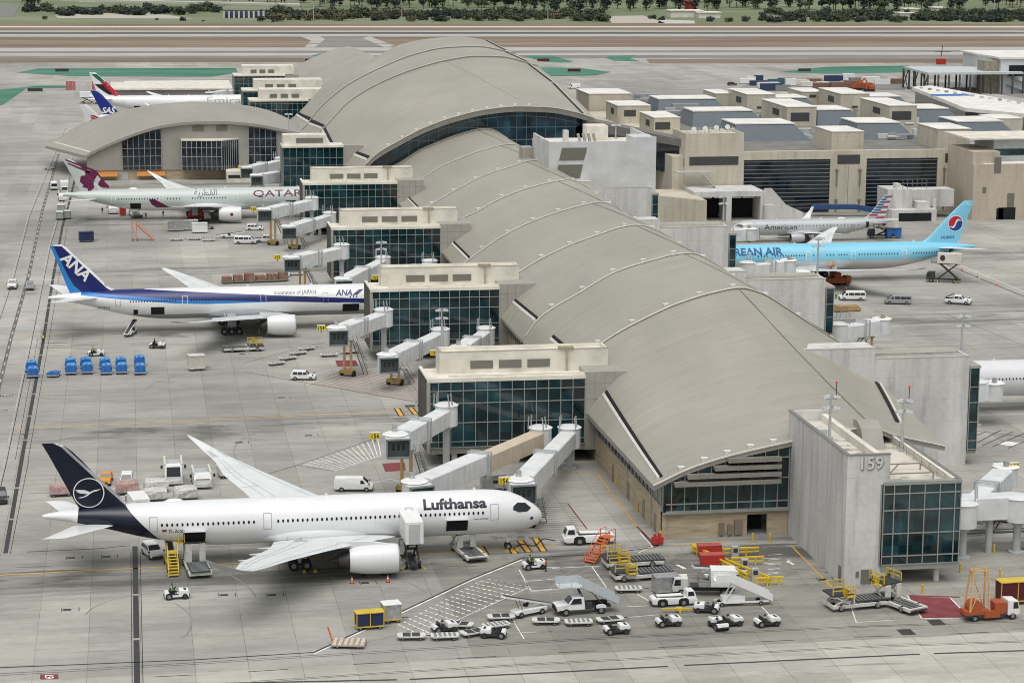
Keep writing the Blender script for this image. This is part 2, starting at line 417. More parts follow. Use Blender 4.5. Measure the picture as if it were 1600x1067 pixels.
LINEG = mat('worn_road_line', (0.46,0.455,0.43), 0.8, var=0.45, scale=0.4)
LINEK = mat('black_line_paint', (0.035,0.035,0.035), 0.8, var=0.3, scale=0.7)
REDBOX = mat('red_painted_concrete', (0.22,0.05,0.06), 0.8, var=0.3, scale=0.5)
DRAIN = mat('drain_grating', (0.05,0.05,0.05), 0.7, var=0.4, scale=2)
# ------------------------------------------------------------------ ground sheet, far strips and markings (kind = structure)
g = MB().quad((-5000,60,0),(7000,60,0),(7000,12000,0),(-5000,12000,0)).build('ground', GROUND); struct(g)
TILT = 0.0575
def strip(name, py0, py1, m, z, x0=-2600, x1=3200, px=800):
    a = at(px, py0); b = at(px, py1); d = Vector((1, -TILT, 0))
    o = MB().quad(*[(p + d*k).to_tuple()[:2]+(z,) for p, k in ((b,x0),(b,x1),(a,x1),(a,x0))]).build(name, m); return struct(o)
strip('golf_course_ground', -95, 37.8, GOLF, 0.02)
strip('infield_dirt', 37.8, 48.2, DIRT, 0.02)
strip('runway_shoulder', 48.4, 57.2, TAXI, 0.04)
strip('runway', 50.6, 53.6, RUNW, 0.07)
strip('infield_dirt', 57.8, 74.2, DIRT, 0.02)
strip('taxiway', 74.6, 87.0, TAXI, 0.04)
strip('taxiway_centre', 79.6, 83.0, ASPH, 0.07)
strip('taxiway_shoulder', 86.8, 91.5, ASPH, 0.03)
strip('runway_edge_road', 42.0, 43.2, LINEW, 0.05)
def gpoly(name, pts, m, z):
    return struct(MB().add([at(x, y).to_tuple()[:2]+(z,) for x, y in pts], [tuple(range(len(pts)))]).build(name, m))
gpoly('infield_dirt', [(-60,90.5),(470,91.5),(484,94.5),(478,97.6),(-60,98.2)], DIRT, 0.05)
gpoly('infield_dirt', [(1010,93),(1640,90.5),(1640,98),(1015,99.5)], DIRT, 0.05)
gpoly('taxiway_exit', [(500,57.4),(575,57.4),(612,73.4),(488,74.6)], ASPH, 0.05)
gpoly('taxiway_exit_shoulder', [(470,58),(500,57.6),(508,62),(492,74.4),(476,74.6),(486,64)], TAXI, 0.06)
gpoly('taxiway_exit_shoulder', [(566,60),(578,57.4),(618,73.0),(600,74.4)], TAXI, 0.06)
GZ = 0.06
gpoly('green_island', [(26,114),(60,107.6),(368,106.8),(372,114),(330,120.5),(110,119.5)], GREENP, GZ)
gpoly('green_island', [(-40,139),(0,140.5),(40,137),(38,141),(4,164.5),(-40,166)], GREENP, GZ)
gpoly('green_island', [(40,136.5),(60,134.5),(146,134.2),(146,136.6),(44,138.8)], GREENP, GZ)
gpoly('green_island', [(815,87.2),(862,87.0),(897,97.6),(875,98.4),(850,97)], GREENP, GZ)
gpoly('green_island', [(952,88),(992,86.6),(985,92),(1002,96.6),(960,95.5),(946,91)], GREENP, GZ)
gpoly('green_island', [(842,106),(905,106.6),(955,113),(930,118.5),(856,119.5)], GREENP, GZ)
gpoly('green_island', [(1214,113.5),(1290,105),(1420,103),(1420,113.5),(1300,115.8)], GREENP, GZ)
gpoly('green_island', [(500,84),(520,85.5),(500,90),(486,88)], GREENP, GZ)
# white edge lines of the taxiways and islands
def gline(name, pts, w, m, z=0.012, label=None):
    mb = MB()
    P = [at(x, y) for x, y in pts]
    for a, b in zip(P, P[1:]):
        d = (b-a).normalized(); n = Vector((-d.y, d.x, 0))*w/2
        mb.quad(*[(q.x, q.y, z) for q in (a-n, b-n, b+n, a+n)])
    return struct(mb.build(name, m), label)
def glines(name, segs, w, m, z=0.012):
    mb = MB()
    for x0, y0, x1, y1 in segs:
        a = at(x0, y0); b = at(x1, y1); d = (b-a).normalized(); n = Vector((-d.y, d.x, 0))*w/2
        mb.quad(*[(q.x, q.y, z) for q in (a-n, b-n, b+n, a+n)])
    return struct(mb.build(name, m))
def hatch(name, A, B, C, D, n, w, m, z=0.012, dash=None, k0=0, k1=1):
    """stripes from edge A-B to edge D-C (all photograph points on the ground)"""
    A, B, C, D = (at(*p) for p in (A, B, C, D)); mb = MB()
    for i in range(n+1):
        t = i/n; a = A.lerp(B, t); b = D.lerp(C, t); d = (b-a); L = d.length
        if L < 0.3: continue
        d.normalize(); nn = Vector((-d.y, d.x, 0))*w/2
        cuts = [(0, L)] if not dash else [(k*dash, min(L, k*dash+dash*0.68)) for k in range(int(L/dash)+1)]
        for u, v in cuts:
            if v > u: mb.quad(*[(q.x, q.y, z) for q in (a+d*u-nn, a+d*v-nn, a+d*v+nn, a+d*u+nn)])
    return struct(mb.build(name, m))
Q = lambda ox, oy, k, pts: [(ox+x/k, oy+y/k) for x, y in pts]
gline('lead_in_line', [(20.6,669),(300,657.8),(380,653.7),(655,640)], 0.30, LINEY)
gline('lead_in_line', [(-5,898.5),(208,887.6),(470,875),(640,866),(795,857.5),(868,852)], 0.36, LINEY)
gline('lead_in_line', [(5,525),(120,520),(360,512),(600,503)], 0.2, LINEY)
# service road lines on the west side
gline('road_edge_line', [(117,216),(104,290),(76.9,384.4),(47.8,528.7),(7.5,718.7),(-12,800)], 0.14, LINEG)
gline('road_edge_line', [(119,216),(107,290),(79.2,384.4),(50.6,528.7),(11,718.7),(-8,800)], 0.12, LINEK)
gline('road_edge_line', [(100,200),(45,335),(20,430),(0,489),(-20,545)], 0.14, LINEG)
gline('road_edge_line', [(103,200),(47.5,335),(23,430),(3.4,489),(-16,545)], 0.12, LINEK)
def dashed(name, pts, w, m, on, off, z=0.012):
    P = [at(x, y) for x, y in pts]; mb = MB(); s = 0
    for a, b in zip(P, P[1:]):
        L = (b-a).length; d = (b-a).normalized(); n = Vector((-d.y, d.x, 0))*w/2; t = 0
        while t < L:
            e = min(L, t+on); mb.quad(*[(q.x, q.y, z) for q in (a+d*t-n, a+d*e-n, a+d*e+n, a+d*t+n)]); t += on+off
    return struct(mb.build(name, m))
gline('road_centre_band', [(92,240),(66,330),(45,430),(17,529),(-9,635)], 0.75, mat('worn_black_band', (0.13,0.13,0.125), 0.8, var=0.3), 0.008)
dashed('road_centre_dashes', [(92,240),(66,330),(45,430),(17,529),(-9,635)], 0.28, LINEG, 3.0, 5.0, 0.014)
dashed('trench_drain', [(121,262),(110,310),(97.5,354.4),(82,440),(68.4,528.7),(33.75,718.7),(8.5,865)], 0.62, DRAIN, 17.0, 0.8)
dashed('trench_drain', [(210.8,853),(211.1,868.9),(214.3,1067)], 0.70, DRAIN, 17.0, 0.8)
glines('slab_joint', [(204.5,862,206.5,1067),(219,862,223.5,1067),(77,528,44,718),(59.5,528,24,718),(105,354,77,528),(16,865,45,718)], 0.09, LINEK, 0.010)
glines('trench_drain', [(300,1068,620,1061.5),(640,1061,900,1048),(900,1048,1044,1040.5),(1069,1039,1437,1021.5),(1459,1020.5,1600,1016),(1600,1016,1640,1014.5)], 0.42, DRAIN)
glines('double_kerb_line', [(0,1055,300,1037.6),(300,1037.6,600,1019),(600,1019,900,1000),(900,1000,1140,989),(1140,989,1360,979),(1360,979,1640,969.5),
      (0,1052,300,1035),(300,1035,600,1016.5),(600,1016.5,900,997.8),(900,997.8,1140,987),(1140,987,1360,977),(1360,977,1640,967.5),
      (394,1066,600,1052),(600,1052,900,1034.5),(900,1034.5,1140,1022.3),(1140,1022.3,1360,1011),(1360,1011,1640,1001),
      (394,1064,600,1050),(600,1050,900,1032.5),(900,1032.5,1140,1020.3),(1140,1020.3,1360,1009),(1360,1009,1640,999)], 0.10, LINEK, 0.010)
glines('slot_grating', [(387,1049,451,1045),(552,1037.5,615,1034),(714,1028,775,1025),(872,1019,932,1016),(1029,1011,1090,1008),(1180,1002.5,1241,999.5),(1334,995,1395,993),(1485,990,1546,987),(240,1057,300,1054)], 0.16, LINEK, 0.012)
# stand boundary lines (black beside white)
zz = [(0,1044),(300,1032),(491,1020),(737,905),(816,873),(940,866.5),(1025,856)]
gline('stand_boundary_line', [(x, y-1.4) for x, y in zz], 0.26, LINEK); gline('stand_boundary_line', [(x, y+1.0) for x, y in zz[2:5]], 0.24, LINEW, .016); gline('stand_boundary_line', [(42,862),(150,857),(203,852)], 0.24, LINEK)
gline('stand_boundary_line', [(0,562),(220,548)], 0.1, LINEK)
gline('stand_boundary_line', Q(300,660,4,[(480,318),(655,268),(1160,95)]), 0.16, LINEK)
gline('stand_boundary_line', Q(380,420,4,[(0,590),(480,465),(800,440)]), 0.16, LINEK)
gline('stand_boundary_line', Q(380,420,4,[(0,642),(430,720),(1115,838)]), 0.16, LINEK)
gline('stand_boundary_line', [(1280,625/2+112),(1480,492),(1600,540)][1:], 0.12, LINEK)
gline('stand_boundary_line', Q(1350,290,6.4,[(820,785),(1130,915)]), 0.34, LINEK)
gline('stand_boundary_line', Q(1350,290,6.4,[(1160,930),(1600,1110)]), 0.34, LINEK)
gline('stand_boundary_line', Q(1350,290,6.4,[(870,760),(1600,1060)]), 0.2, LINEW)
gline('stand_boundary_line', Q(1350,290,6.4,[(1250,470),(1600,610)]), 0.5, TAXI)
glines('stand_boundary_line', [(1290,452,1340,467),(1330,472,1600,480),(1290,477,1600,470),(1390,520,1600,515),(1310,500,1600,495)], 0.12, LINEK)
# hatched safety areas
hatch('hatched_area', (622,975),(757,903),(827,917),(662,994), 17, 0.20, LINEW, dash=0.95)
gline('hatched_area_edge', [(662,994),(700,975),(827,917),(757,903)], 0.14, LINEW)
hatch('hatched_area', (464,727),(590,685),(595,712),(522,736), 15, 0.16, LINEW)
gline('hatched_area_edge', [(464,727),(522,736),(595,712)], 0.14, LINEW)
hatch('hatched_area', (770,832),(850,785),(887,786),(915,824), 13, 0.12, LINEK)
gline('hatched_area_edge', [(887,786),(917,826)], 0.22, REDBOX)
hatch('hatched_area', (487,599),(540,574),(660,592),(659,629), 15, 0.28, mat('faded_red_stripe', (0.30,0.20,0.19), 0.8, var=0.2))
glines('hatched_area', [(1514,685,1541,674),(1514,698,1564,672),(1535,696,1582,674.6),(1550,698,1605,675),(1575,700,1630,678),(1520,672,1610,684)], 0.22, LINEK)
gpoly('painted_square', [(1558,693),(1572,689),(1594,692),(1580,697)], LINEW, .012)
gpoly('red_no_parking_box', [(524,563),(556,563),(560,572),(527,573)], REDBOX, 0.012)
gpoly('red_no_parking_box', [(597,724),(632,722),(634,735),(602,737)], REDBOX, 0.012)
gpoly('red_no_parking_box', [(1420,931),(1484,934),(1512,964),(1442,965)], REDBOX, 0.012)
gpoly('red_stand_number_box', [(63,1053),(91,1052.5),(91.5,1060.5),(62.5,1061)], REDBOX, 0.012)
gline('red_box_edge', [(1418,930),(1440,966),(1516,965),(1484,933)], 0.16, LINEW, 0.016)
gline('kerb_line', [(1420,930),(1500,932.5)], 0.5, REDBOX, 0.016); gline('kerb_line', [(1500,932.5),(1540,935)], 0.3, LINEY, 0.016)
gline('kerb_line', [(995,822),(1027,854)], 0.30, REDBOX); gline('kerb_line', [(934,741),(995,822)], 0.22, LINEY)
gline('kerb_line', [(1236,852),(1300,917)], 0.22, LINEY); gline('kerb_line', [(855,741),(934,741)], 0.22, LINEY); gline('kerb_line', [(1040,851),(1140,846)], 0.2, LINEY)
gline('stop_line', [(1000,832),(1020,854),(998,863)], 0.16, LINEW); gline('stop_line', [(1002,830),(1022,853)], 0.16, LINEK)
glines('parking_line', [(x0/4+820, y0/4+800, x1/4+820, y1/4+800) for x0,y0,x1,y1 in
   ((420,340,510,470),(905,370,1010,490),(700,510,770,550),(1480,590,1530,640),(170,350,480,335),(140,420,350,400),(40,495,220,480),(600,660,830,640),(640,590,790,583),
    (0,430,40,490),(30,750,170,745),(1480,290,1600,285),(1490,320,1600,316),(1500,380,1600,374),(1520,410,1600,404),(760,505,820,500),(480,760,520,770),(1330,395,1420,470))], 0.14, LINEW)
glines('parking_line', [(x0/4+500, y0/4+800, x1/4+500, y1/4+800) for x0,y0,x1,y1 in ((1245,360,1300,460),(1320,490,1450,480),(1215,690,1275,790),(1260,750,1450,745),(1400,345,1500,345),(1280,430,1390,425),(1190,640,1220,690))], 0.14, LINEW)
glines('parking_line', [(1330,948,1338,972),(1338,972,1400,968)] + [(1200,867+7.5*i,1224-2*i,865+7.5*i) for i in range(5)] + [(470,592,520,577),(520,577,560,582),(480,598,540,582),(575,755,610,748),(610,748,640,757)], 0.14, LINEW)
gline('arrow_marking', [(1228,874),(1240,882)], 0.35, LINEW); glines('arrow_marking', [(1228,874,1236,874.5),(1228,874,1231,879)], 0.2, LINEW)
gline('arrow_marking', [(1058,882),(1070,888)], 0.5, LINEW)
for (ox, oy, pts) in ((580,640,((680,850,715,905),(870,860,900,900),(930,815,985,890),(1025,800,1078,885))), (380,420,((960,870,990,920),(1045,868,1080,910)))):
    glines('nose_wheel_mark_border', [(a/4+ox, b/4+oy, c/4+ox, d/4+oy) for a,b,c,d in pts], 1.15, LINEK, 0.014)
    glines('nose_wheel_mark', [(a/4+ox, b/4+oy+.3, c/4+ox, d/4+oy-.3) for a,b,c,d in pts], 0.65, LINEY, 0.020)
for pts in (((735,790),(800,787),(832,806),(770,810)), ((800,787),(890,783),(900,795),(820,800)), ((980,795),(1045,790),(1050,805),(990,808)), ((905,790),(955,786),(965,800),(915,806))):
    gpoly('old_marking_patch', Q(580,640,4,pts), ASPH, 0.008)
for pts in (((1010,852),(1070,850),(1078,862),(1015,865)), ((1085,848),(1120,846),(1125,860),(1090,862))): gpoly('old_marking_patch', Q(380,420,4,pts), DRAIN, 0.008)
for x, y, s in ((1416,987,1.1),(1463,972,1.1)): 
    p = at(x, y); struct(MB().box(p.x-s/2*1.6, p.x+s/2*1.6, p.y-s, p.y+s, 0.0, 0.015).build('drain_grate', DRAIN))
hyd = MB()
for x, y in ((110,952),(116,871),(171,869),(378,691),(355,929),(430,929),(575,910),(444,621),(382,553),(690,820),(487,680),(1290,905)):
    p = at(x, y); hyd.box(p.x-1.1, p.x-1.0, p.y-.8, p.y+.8, 0.004, 0.014); hyd.box(p.x+1.0, p.x+1.1, p.y-.8, p.y+.8, 0.004, 0.014); hyd.box(p.x-.9,p.x+.1,p.y-.35,p.y+.35,0.004,0.012)
struct(hyd.build('hydrant_pit_marks', LINEK))
def ground_text(s, x, y, h, m, rz=0.0, bg=None, name='ground_lettering'):
    p = at(x, y); u = Vector((math.cos(rz), math.sin(rz), 0)); v = Vector((-u.y, u.x, 0))
    if bg:
        w = h*0.36*len(s)
        struct(MB().quad(*[(p+u*a*w+v*b*h*.62+Vector((0,0,.012))).to_tuple() for a, b in ((-1,-1),(1,-1),(1,1),(-1,1))]).build('lettering_panel', bg))
    o = flat_text(s, h, m, None, p+Vector((0,0,0.02)), u, v, name, bold=0.02); return struct(o)
ground_text('MPH', 10, 617.5, 1.0, LINEW, 0, LINEK); ground_text('10', 8, 641, 1.1, LINEK)
ground_text('67', 77, 1056.6, 1.4, LINEW, 1.57); 
ground_text('STOP', 18, 463.5, 1.1, LINEW, 0, ASPH); ground_text('STOP', 47, 459, 1.2, LINEK)
# red-and-white blast fence is built with the far objects

for y in (43.6, 68.5): strip('infield_track', y, y+.5, mat('pale_dry_track', (0.33,0.28,0.215), .9, var=.4, scale=.01), .06)
# tyre marks: faint dark arcs left by turning tractors and aircraft
TYRE_M = mat('tyre_mark_film', (0.235,0.23,0.21), .9, var=.25, scale=.3)
rt_ = random.Random(23)
def tyre_arc(px, py, r, a0, a1, w=.22, gap=None):
    c = at(px, py); mb = MB(); n_ = 16
    for q in ((0,) if gap is None else (0, gap)):
        P = [(c.x+(r+q)*math.cos(a0+(a1-a0)*i/n_), c.y+(r+q)*math.sin(a0+(a1-a0)*i/n_)) for i in range(n_+1)]
        P2 = [(c.x+(r+q+w)*math.cos(a0+(a1-a0)*i/n_), c.y+(r+q+w)*math.sin(a0+(a1-a0)*i/n_)) for i in range(n_+1)]
        for i in range(n_): mb.quad((*P[i],.006),(*P[i+1],.006),(*P2[i+1],.006),(*P2[i],.006))
    struct(mb.build('tyre_mark', TYRE_M))
for px, py, r, a0, a1, g_ in ((20,960,30,.1,.9,None),(60,1010,50,.3,.8,None),(90,980,16,-.4,.5,None),(250,960,9,1.6,3.0,None),(470,940,18,-1.2,.1,None),(620,700,26,2.4,3.4,None),(60,350,70,.3,1.1,3.2),(90,330,46,-.9,.2,2.6),(40,300,90,0,.7,3.0),(120,240,60,-.6,.5,3.4),(100,220,110,.1,.8,3.2),(60,180,150,-.4,.5,3.6),(140,700,20,1.0,1.9,None),(420,610,22,2.0,3.0,None),(1250,940,14,.4,1.8,1.6),(1190,955,20,0,1.2,1.6),(1100,930,18,2.0,3.3,1.5),(900,900,16,3.4,4.6,1.5),(1450,500,60,.4,1.2,3.0),(1420,440,50,3.2,4.1,2.6),(1500,520,40,1.2,2.2,None),(300,620,40,-.5,.4,None)):
    tyre_arc(px, py, r, a0, a1, .2 if py > 400 else .5, g_)

gpoly('dark_yard_ground', [(1412,131),(1560,127),(1600,140),(1640,160),(1470,134)], ASPH, .05)
gpoly('dark_yard_ground', [(1150,140),(1180,126),(1410,122),(1415,142)], ASPH, .045)
# ------------------------------------------------------------------ passenger terminal
PROF = {
 295:[(69.7,7.9),(75.2,10.3),(81,11.9),(89.7,13.6),(95,14.6),(100.5,15.1),(104.2,13.9),(111.5,12.1)],
 359:[(69.7,8),(72,11.6),(74.6,14.7),(77.6,16.8),(82.6,19.4),(88.5,21.9),(94.6,23.6),(98.8,24.25),(102,23.5),(107,20.6),(112,17.3),(117,14.2)],
 401:[(69.7,8),(72.4,11.8),(80.2,16.7),(87.4,20.6),(93.6,22.4),(98.7,23.5),(101,23.6),(105,21.9),(110,18.6),(117,14)],
 443:[(69.7,8),(72.5,11),(76.6,14.1),(82.5,17.4),(88,19.7),(92.9,21.3),(96.7,22.5),(100.5,23),(104,22),(110,18.4),(117,14)],
 485:[(69.7,8),(73.8,11.1),(79.9,15.1),(86.2,18.1),(92.4,20.2),(99,21.8),(101.5,22.2),(105,21),(110,17.8),(117,13.8)],
 527:[(69.7,8),(73,10.8),(76.6,13.1),(80.2,14.7),(85.4,17.5),(91.6,19.9),(99.3,21.7),(102.4,22.1),(106,20.8),(111,17.2),(117,13.6)],
 569:[(69.7,8),(75.1,11),(82,15),(88.9,18.4),(94.3,20.1),(101.5,22),(103,22),(107,20.2),(112,16.5),(117,13.4)],
 611:[(69.7,8.5),(77.4,12.2),(82.5,15.4),(88,17.8),(94.1,20),(102,21.7),(104,21.6),(108,19.5),(112,16.5),(117,13.4)],
 653:[(69.7,8.5),(77.4,12.4),(82.5,15.6),(88,18),(94.1,20.2),(102,21.9),(104,21.7),(108,19.5),(112,16.5),(117,13.4)],
 668:[(69.7,8.5),(77.4,12.4),(82.5,15.6),(88,18),(94.1,20.2),(102,21.9),(104,21.7),(108,19.5),(112,16.5),(117,13.4)],
}
def prof_fn(p, dz=0.0):
    f = pchip([a for a, b in p], [b for a, b in p]); x0, x1 = p[0][0], p[-1][0]
    return x0, x1, (lambda x: f(x)+dz)
class Shell:
    """lofted roof shell between two cross-sections"""
    def __init__(s, Y0, p0, Y1, p1, dz0=0.0, dz1=0.0):
        s.Y0, s.Y1 = Y0, Y1; s.a = prof_fn(p0, dz0); s.b = prof_fn(p1, dz1)
    def xz(s, u, t):
        xa = s.a[0]+(s.a[1]-s.a[0])*u; xb = s.b[0]+(s.b[1]-s.b[0])*u
        return xa*(1-t)+xb*t, s.a[2](xa)*(1-t)+s.b[2](xb)*t
    def z_at(s, x, y):
        t = (y-s.Y0)/(s.Y1-s.Y0); x0 = s.a[0]*(1-t)+s.b[0]*t; x1 = s.a[1]*(1-t)+s.b[1]*t
        u = min(1, max(0, (x-x0)/(x1-x0))); return s.xz(u, t)[1]
    def build(s, name, m, parent, thick=0.5, nu=46, nt=6, edge=None, u0=0.0, u1=1.0):
        mb = MB(); us = [u0+(u1-u0)*(0.5-0.5*math.cos(PI*i/nu))*0.5+(u1-u0)*(i/nu)*0.5 for i in range(nu+1)]
        top = []; 
        for j in range(nt+1):
            t = j/nt; Y = s.Y0+(s.Y1-s.Y0)*t; top.append([(lambda q: (q[0], Y, q[1]))(s.xz(u, t)) for u in us])
        n = nu+1; vs = [p for r in top for p in r]; N = len(vs); vs += [(x, y, z-thick) for x, y, z in vs]
        fs = []
        for j in range(nt):
            for i in range(nu):
                a = j*n+i; fs.append((a, a+1, a+n+1, a+n)); fs.append((N+a, N+a+n, N+a+n+1, N+a+1))
        side = []
        for i in range(nu): side.append((i, N+i, N+i+1, i+1)); a = nt*n+i; side.append((a, a+1, N+a+1, N+a))
        for j in range(nt): a = j*n; side.append((a, a+n, N+a+n, N+a)); a = j*n+nu; side.append((a, N+a, N+a+n, a+n))
        mb.add(vs, fs); mb.cur = 1; mb.add([], [])
        mb.f += side; mb.mi += [1]*len(side)
        o = mb.build(name, [m, edge or FASCIA], parent, smooth=True, angle=0.5); return o
    def strip(s, mb, t, w, h, dy=0.0, u0=0.0, u1=1.0, n=50):
        """raised strip across the shell at t"""
        Y = s.Y0+(s.Y1-s.Y0)*t+dy; P = [s.xz(u0+(u1-u0)*i/n, t) for i in range(n+1)]
        mb.loft([[(x, Y-w/2, z-0.1), (x, Y+w/2, z-0.1), (x, Y+w/2, z+h), (x, Y-w/2, z+h)] for x, z in P])
    def along(s, mb, x, ya, yb, w, h, x2=None, n=8, dz=0.0):
        """raised strip along the shell at roughly constant x"""
        x2 = x if x2 is None else x2; R = []
        for i in range(n+1):
            t = i/n; X = x+(x2-x)*t; Y = ya+(yb-ya)*t; z = s.z_at(X, Y)+dz; zl = s.z_at(X-w/2, Y)+dz; zr = s.z_at(X+w/2, Y)+dz
            R.append([(X-w/2, Y, zl-0.1), (X+w/2, Y, zr-0.1), (X+w/2, Y, zr+h), (X-w/2, Y, zl+h)])
        mb.loft(R)

con = thing('terminal_concourse', 'long grey standing-seam vaulted concourse roof stepping back between the gate piers', 'terminal building')
Ys = [295, 359, 401, 443, 485, 527, 569, 611, 653, 668]
shells = []
for i in range(len(Ys)-1):
    sh = Shell(Ys[i]+(0 if i == 0 else -0.35), PROF[Ys[i]], Ys[i+1], PROF[Ys[i+1]], 0.0, -0.22); shells.append(sh)
    sh.build('roof_shell', ROOF, con, 0.55 if i else 0.75, nt=8)
    mb = MB()
    if i: sh.strip(mb, 0.0, 0.42, 0.06, dy=0.0, u0=0.012, u1=0.995)
    else: sh.strip(mb, 0.0, 0.30, 0.06, dy=0.0)
    mb.build('ridge_flashing', TRIMW, con, smooth=True)
    if i < 7:                                   # small roof vents below each flashing
        for k in range(7 if i else 6):
            u = (0.12+0.12*k) if i else (0.10+0.078*k); x, z = sh.xz(u, 0.045 if i else 0.02); Y = sh.Y0+(sh.Y1-sh.Y0)*(0.045 if i else 0.02)
            v = MB().box(-.38,.38,-.28,.28,-.1,.18).box(-.46,.46,-.34,.34,.18,.28).build('roof_vent', WHITE, con, loc=(x, Y, z))
    # dark seam on the crest and the two clerestory slots
    if i < 8:
        mb = MB(); xs, xe = ((101.0, 98.6) if i == 0 else (102.0, 99.9-0.2*(i % 2)))
        sh.along(mb, xs, sh.Y0+0.6, sh.Y1-0.6, 0.16, 0.05, xe); mb.build('roof_seam', mat('dark_seam', (0.16,0.15,0.13), 0.6), con)
        ya, yb = (296.6, 340.4) if i == 0 else (sh.Y0+0.8, sh.Y1-16 if i % 2 else sh.Y1-1.0)
        xs, xe = (71.2, 72.5) if i == 0 else (72.5, 72.3)
        mb = MB(); sh.along(mb, xs, ya, yb, 0.34, 0.05, xe, dz=0.12); mb.build('clerestory_slot', DARKHOLE, con)
        mb = MB(); sh.along(mb, xs-0.42, ya, yb, 0.30, 0.22, xe-0.42, dz=0.05); mb.build('slot_kerb', TRIMW, con)
        if i == 0: ya, yb, xs, xe = 303, 329.5, 107.2, 113.0
        else: xs, xe = 114.6, 114.6
        mb = MB(); sh.along(mb, xs, ya, yb, 0.5, 0.08, xe, dz=0.12); mb.build('clerestory_slot', DARKHOLE, con)
        mb = MB(); sh.along(mb, xs+0.55, ya, yb, 0.42, 0.3, xe+0.55, dz=0.02); mb.build('slot_kerb', TRIMW, con)
# west wall: masonry below, band of windows above
MB().box(71.2,71.8,295.6,660,0,4.4).build('masonry_wall', BRICK, con)
MB().box(71.35,71.8,295.6,660,4.4,8.4).build('window_band', GLAZK, con)
mb = MB()
for k in range(150): mb.box(71.2,71.36,296.4+k*2.4,296.75+k*2.4,4.4,8.2)
mb.box(71.15,71.4,295.6,660,4.3,4.55).box(71.1,71.3,302,302.35,0,8).box(71.1,71.3,318,318.35,0,8)
mb.build('window_mullion', TPANEL, con)
for y in (299.2, 306.5, 316.5, 327.5):
    MB().box(71.14,71.22,y,y+1.3,0.02,2.6).build('door', mat('grey_steel_door', (0.23,0.21,0.18), 0.6), con)
MB().box(112,116.4,340,660,0,13).build('east_wall', CONC, con)
# south front under the arch
fx, fz = 71.6, prof_fn(PROF[295], -0.72)
top = [(x, fz[2](x)) for x in [71.6+i*(89.2-71.6)/16 for i in range(17)]]
MB().prism_y([(71.2,0),(83.4,0),(83.4,3.9),(71.2,3.9)],295.9,296.5).prism_y([(86.3,0),(89.25,0),(89.25,3.9),(86.3,3.9)],295.9,296.5).box(83.4,86.3,295.9,296.5,3.0,3.9).build('masonry_wall', BRICK, con)
MB().box(83.4,86.3,299,299.2,0,3).build('loading_door_recess', DARKHOLE, con)
MB().prism_y([(71.5,3.9),(89.2,3.9)]+[p for p in reversed(top)],295.5,295.8).build('front_glazing', GLAZ, con)
mb = MB()
for x in (71.5,72.4,74.25,76.1,78,79.9,81.8,83.75,85.65,87.5,89.1): mb.box(x-.07,x+.07,295.36,295.52,3.9,fz[2](min(x,89.2)))
for z in (3.95,5.0): mb.box(71.5,89.2,295.34,295.5,z-.08,z+.08)
for z, xa in ((8.3,73.4),(11.2,87.4)): mb.box(xa,89.2,295.34,295.5,z-.07,z+.07)
mb.build('window_mullion', MULL, con)
mb = MB(); mb.box(71.2,89.25,295.2,296.0,3.6,3.9); mb.build('glazing_sill', MULL, con)
for z, xa in ((7.8,72.5),(8.85,74.3),(9.9,78.1),(10.95,80.0)):
    MB().prism_x([(293.9,z),(295.3,z+.35),(295.3,z+.50),(293.9,z+.62)], xa, 87.6).build('sun_shade', mat('sun_shade_metal', (0.28,0.27,0.235), 0.5, 0.2), con)
MB().box(71.25,71.6,295.3,301,3.7,7.6).build('corner_glazing', GLAZ, con)
for x, w, h in ((79.7,.7,1.7),(80.9,.6,1.5),(82.1,1.1,2.0)): MB().box(x-w/2,x+w/2,295.5,295.9,0.3,0.3+h).build('electrical_cabinet', mat('brown_grey_cabinet', (0.22,0.19,0.15), 0.6), con)

def glass_wall(parent, axis, fixed, a0, a1, z0, z1, cols, rows, out, glass=None, mull=None, w=0.11, d=0.14):
    """curtain wall on a plane y=fixed (axis 'x') or x=fixed (axis 'y'); out = -1/+1 outward side"""
    glass = glass or GLAZ; mull = mull or MULL
    def bx(mb, p0, p1, q0, q1, za, zb):
        mb.box(p0,p1,min(q0,q1),max(q0,q1),za,zb) if axis == 'x' else mb.box(min(q0,q1),max(q0,q1),p0,p1,za,zb)
    mb = MB(); bx(mb, a0, a1, fixed, fixed-out*0.25, z0, z1); mb.build('glazing', glass, parent)
    mb = MB()
    cs = cols if isinstance(cols, (list, tuple)) else [a0+(a1-a0)*i/cols for i in range(cols+1)]
    for c in cs: bx(mb, c-w/2, c+w/2, fixed, fixed+out*d, z0, z1)
    for r in rows: bx(mb, a0-w/2, a1+w/2, fixed, fixed+out*(d-0.02), r-w/2, r+w/2)
    mb.build('window_mullion', mull, parent)

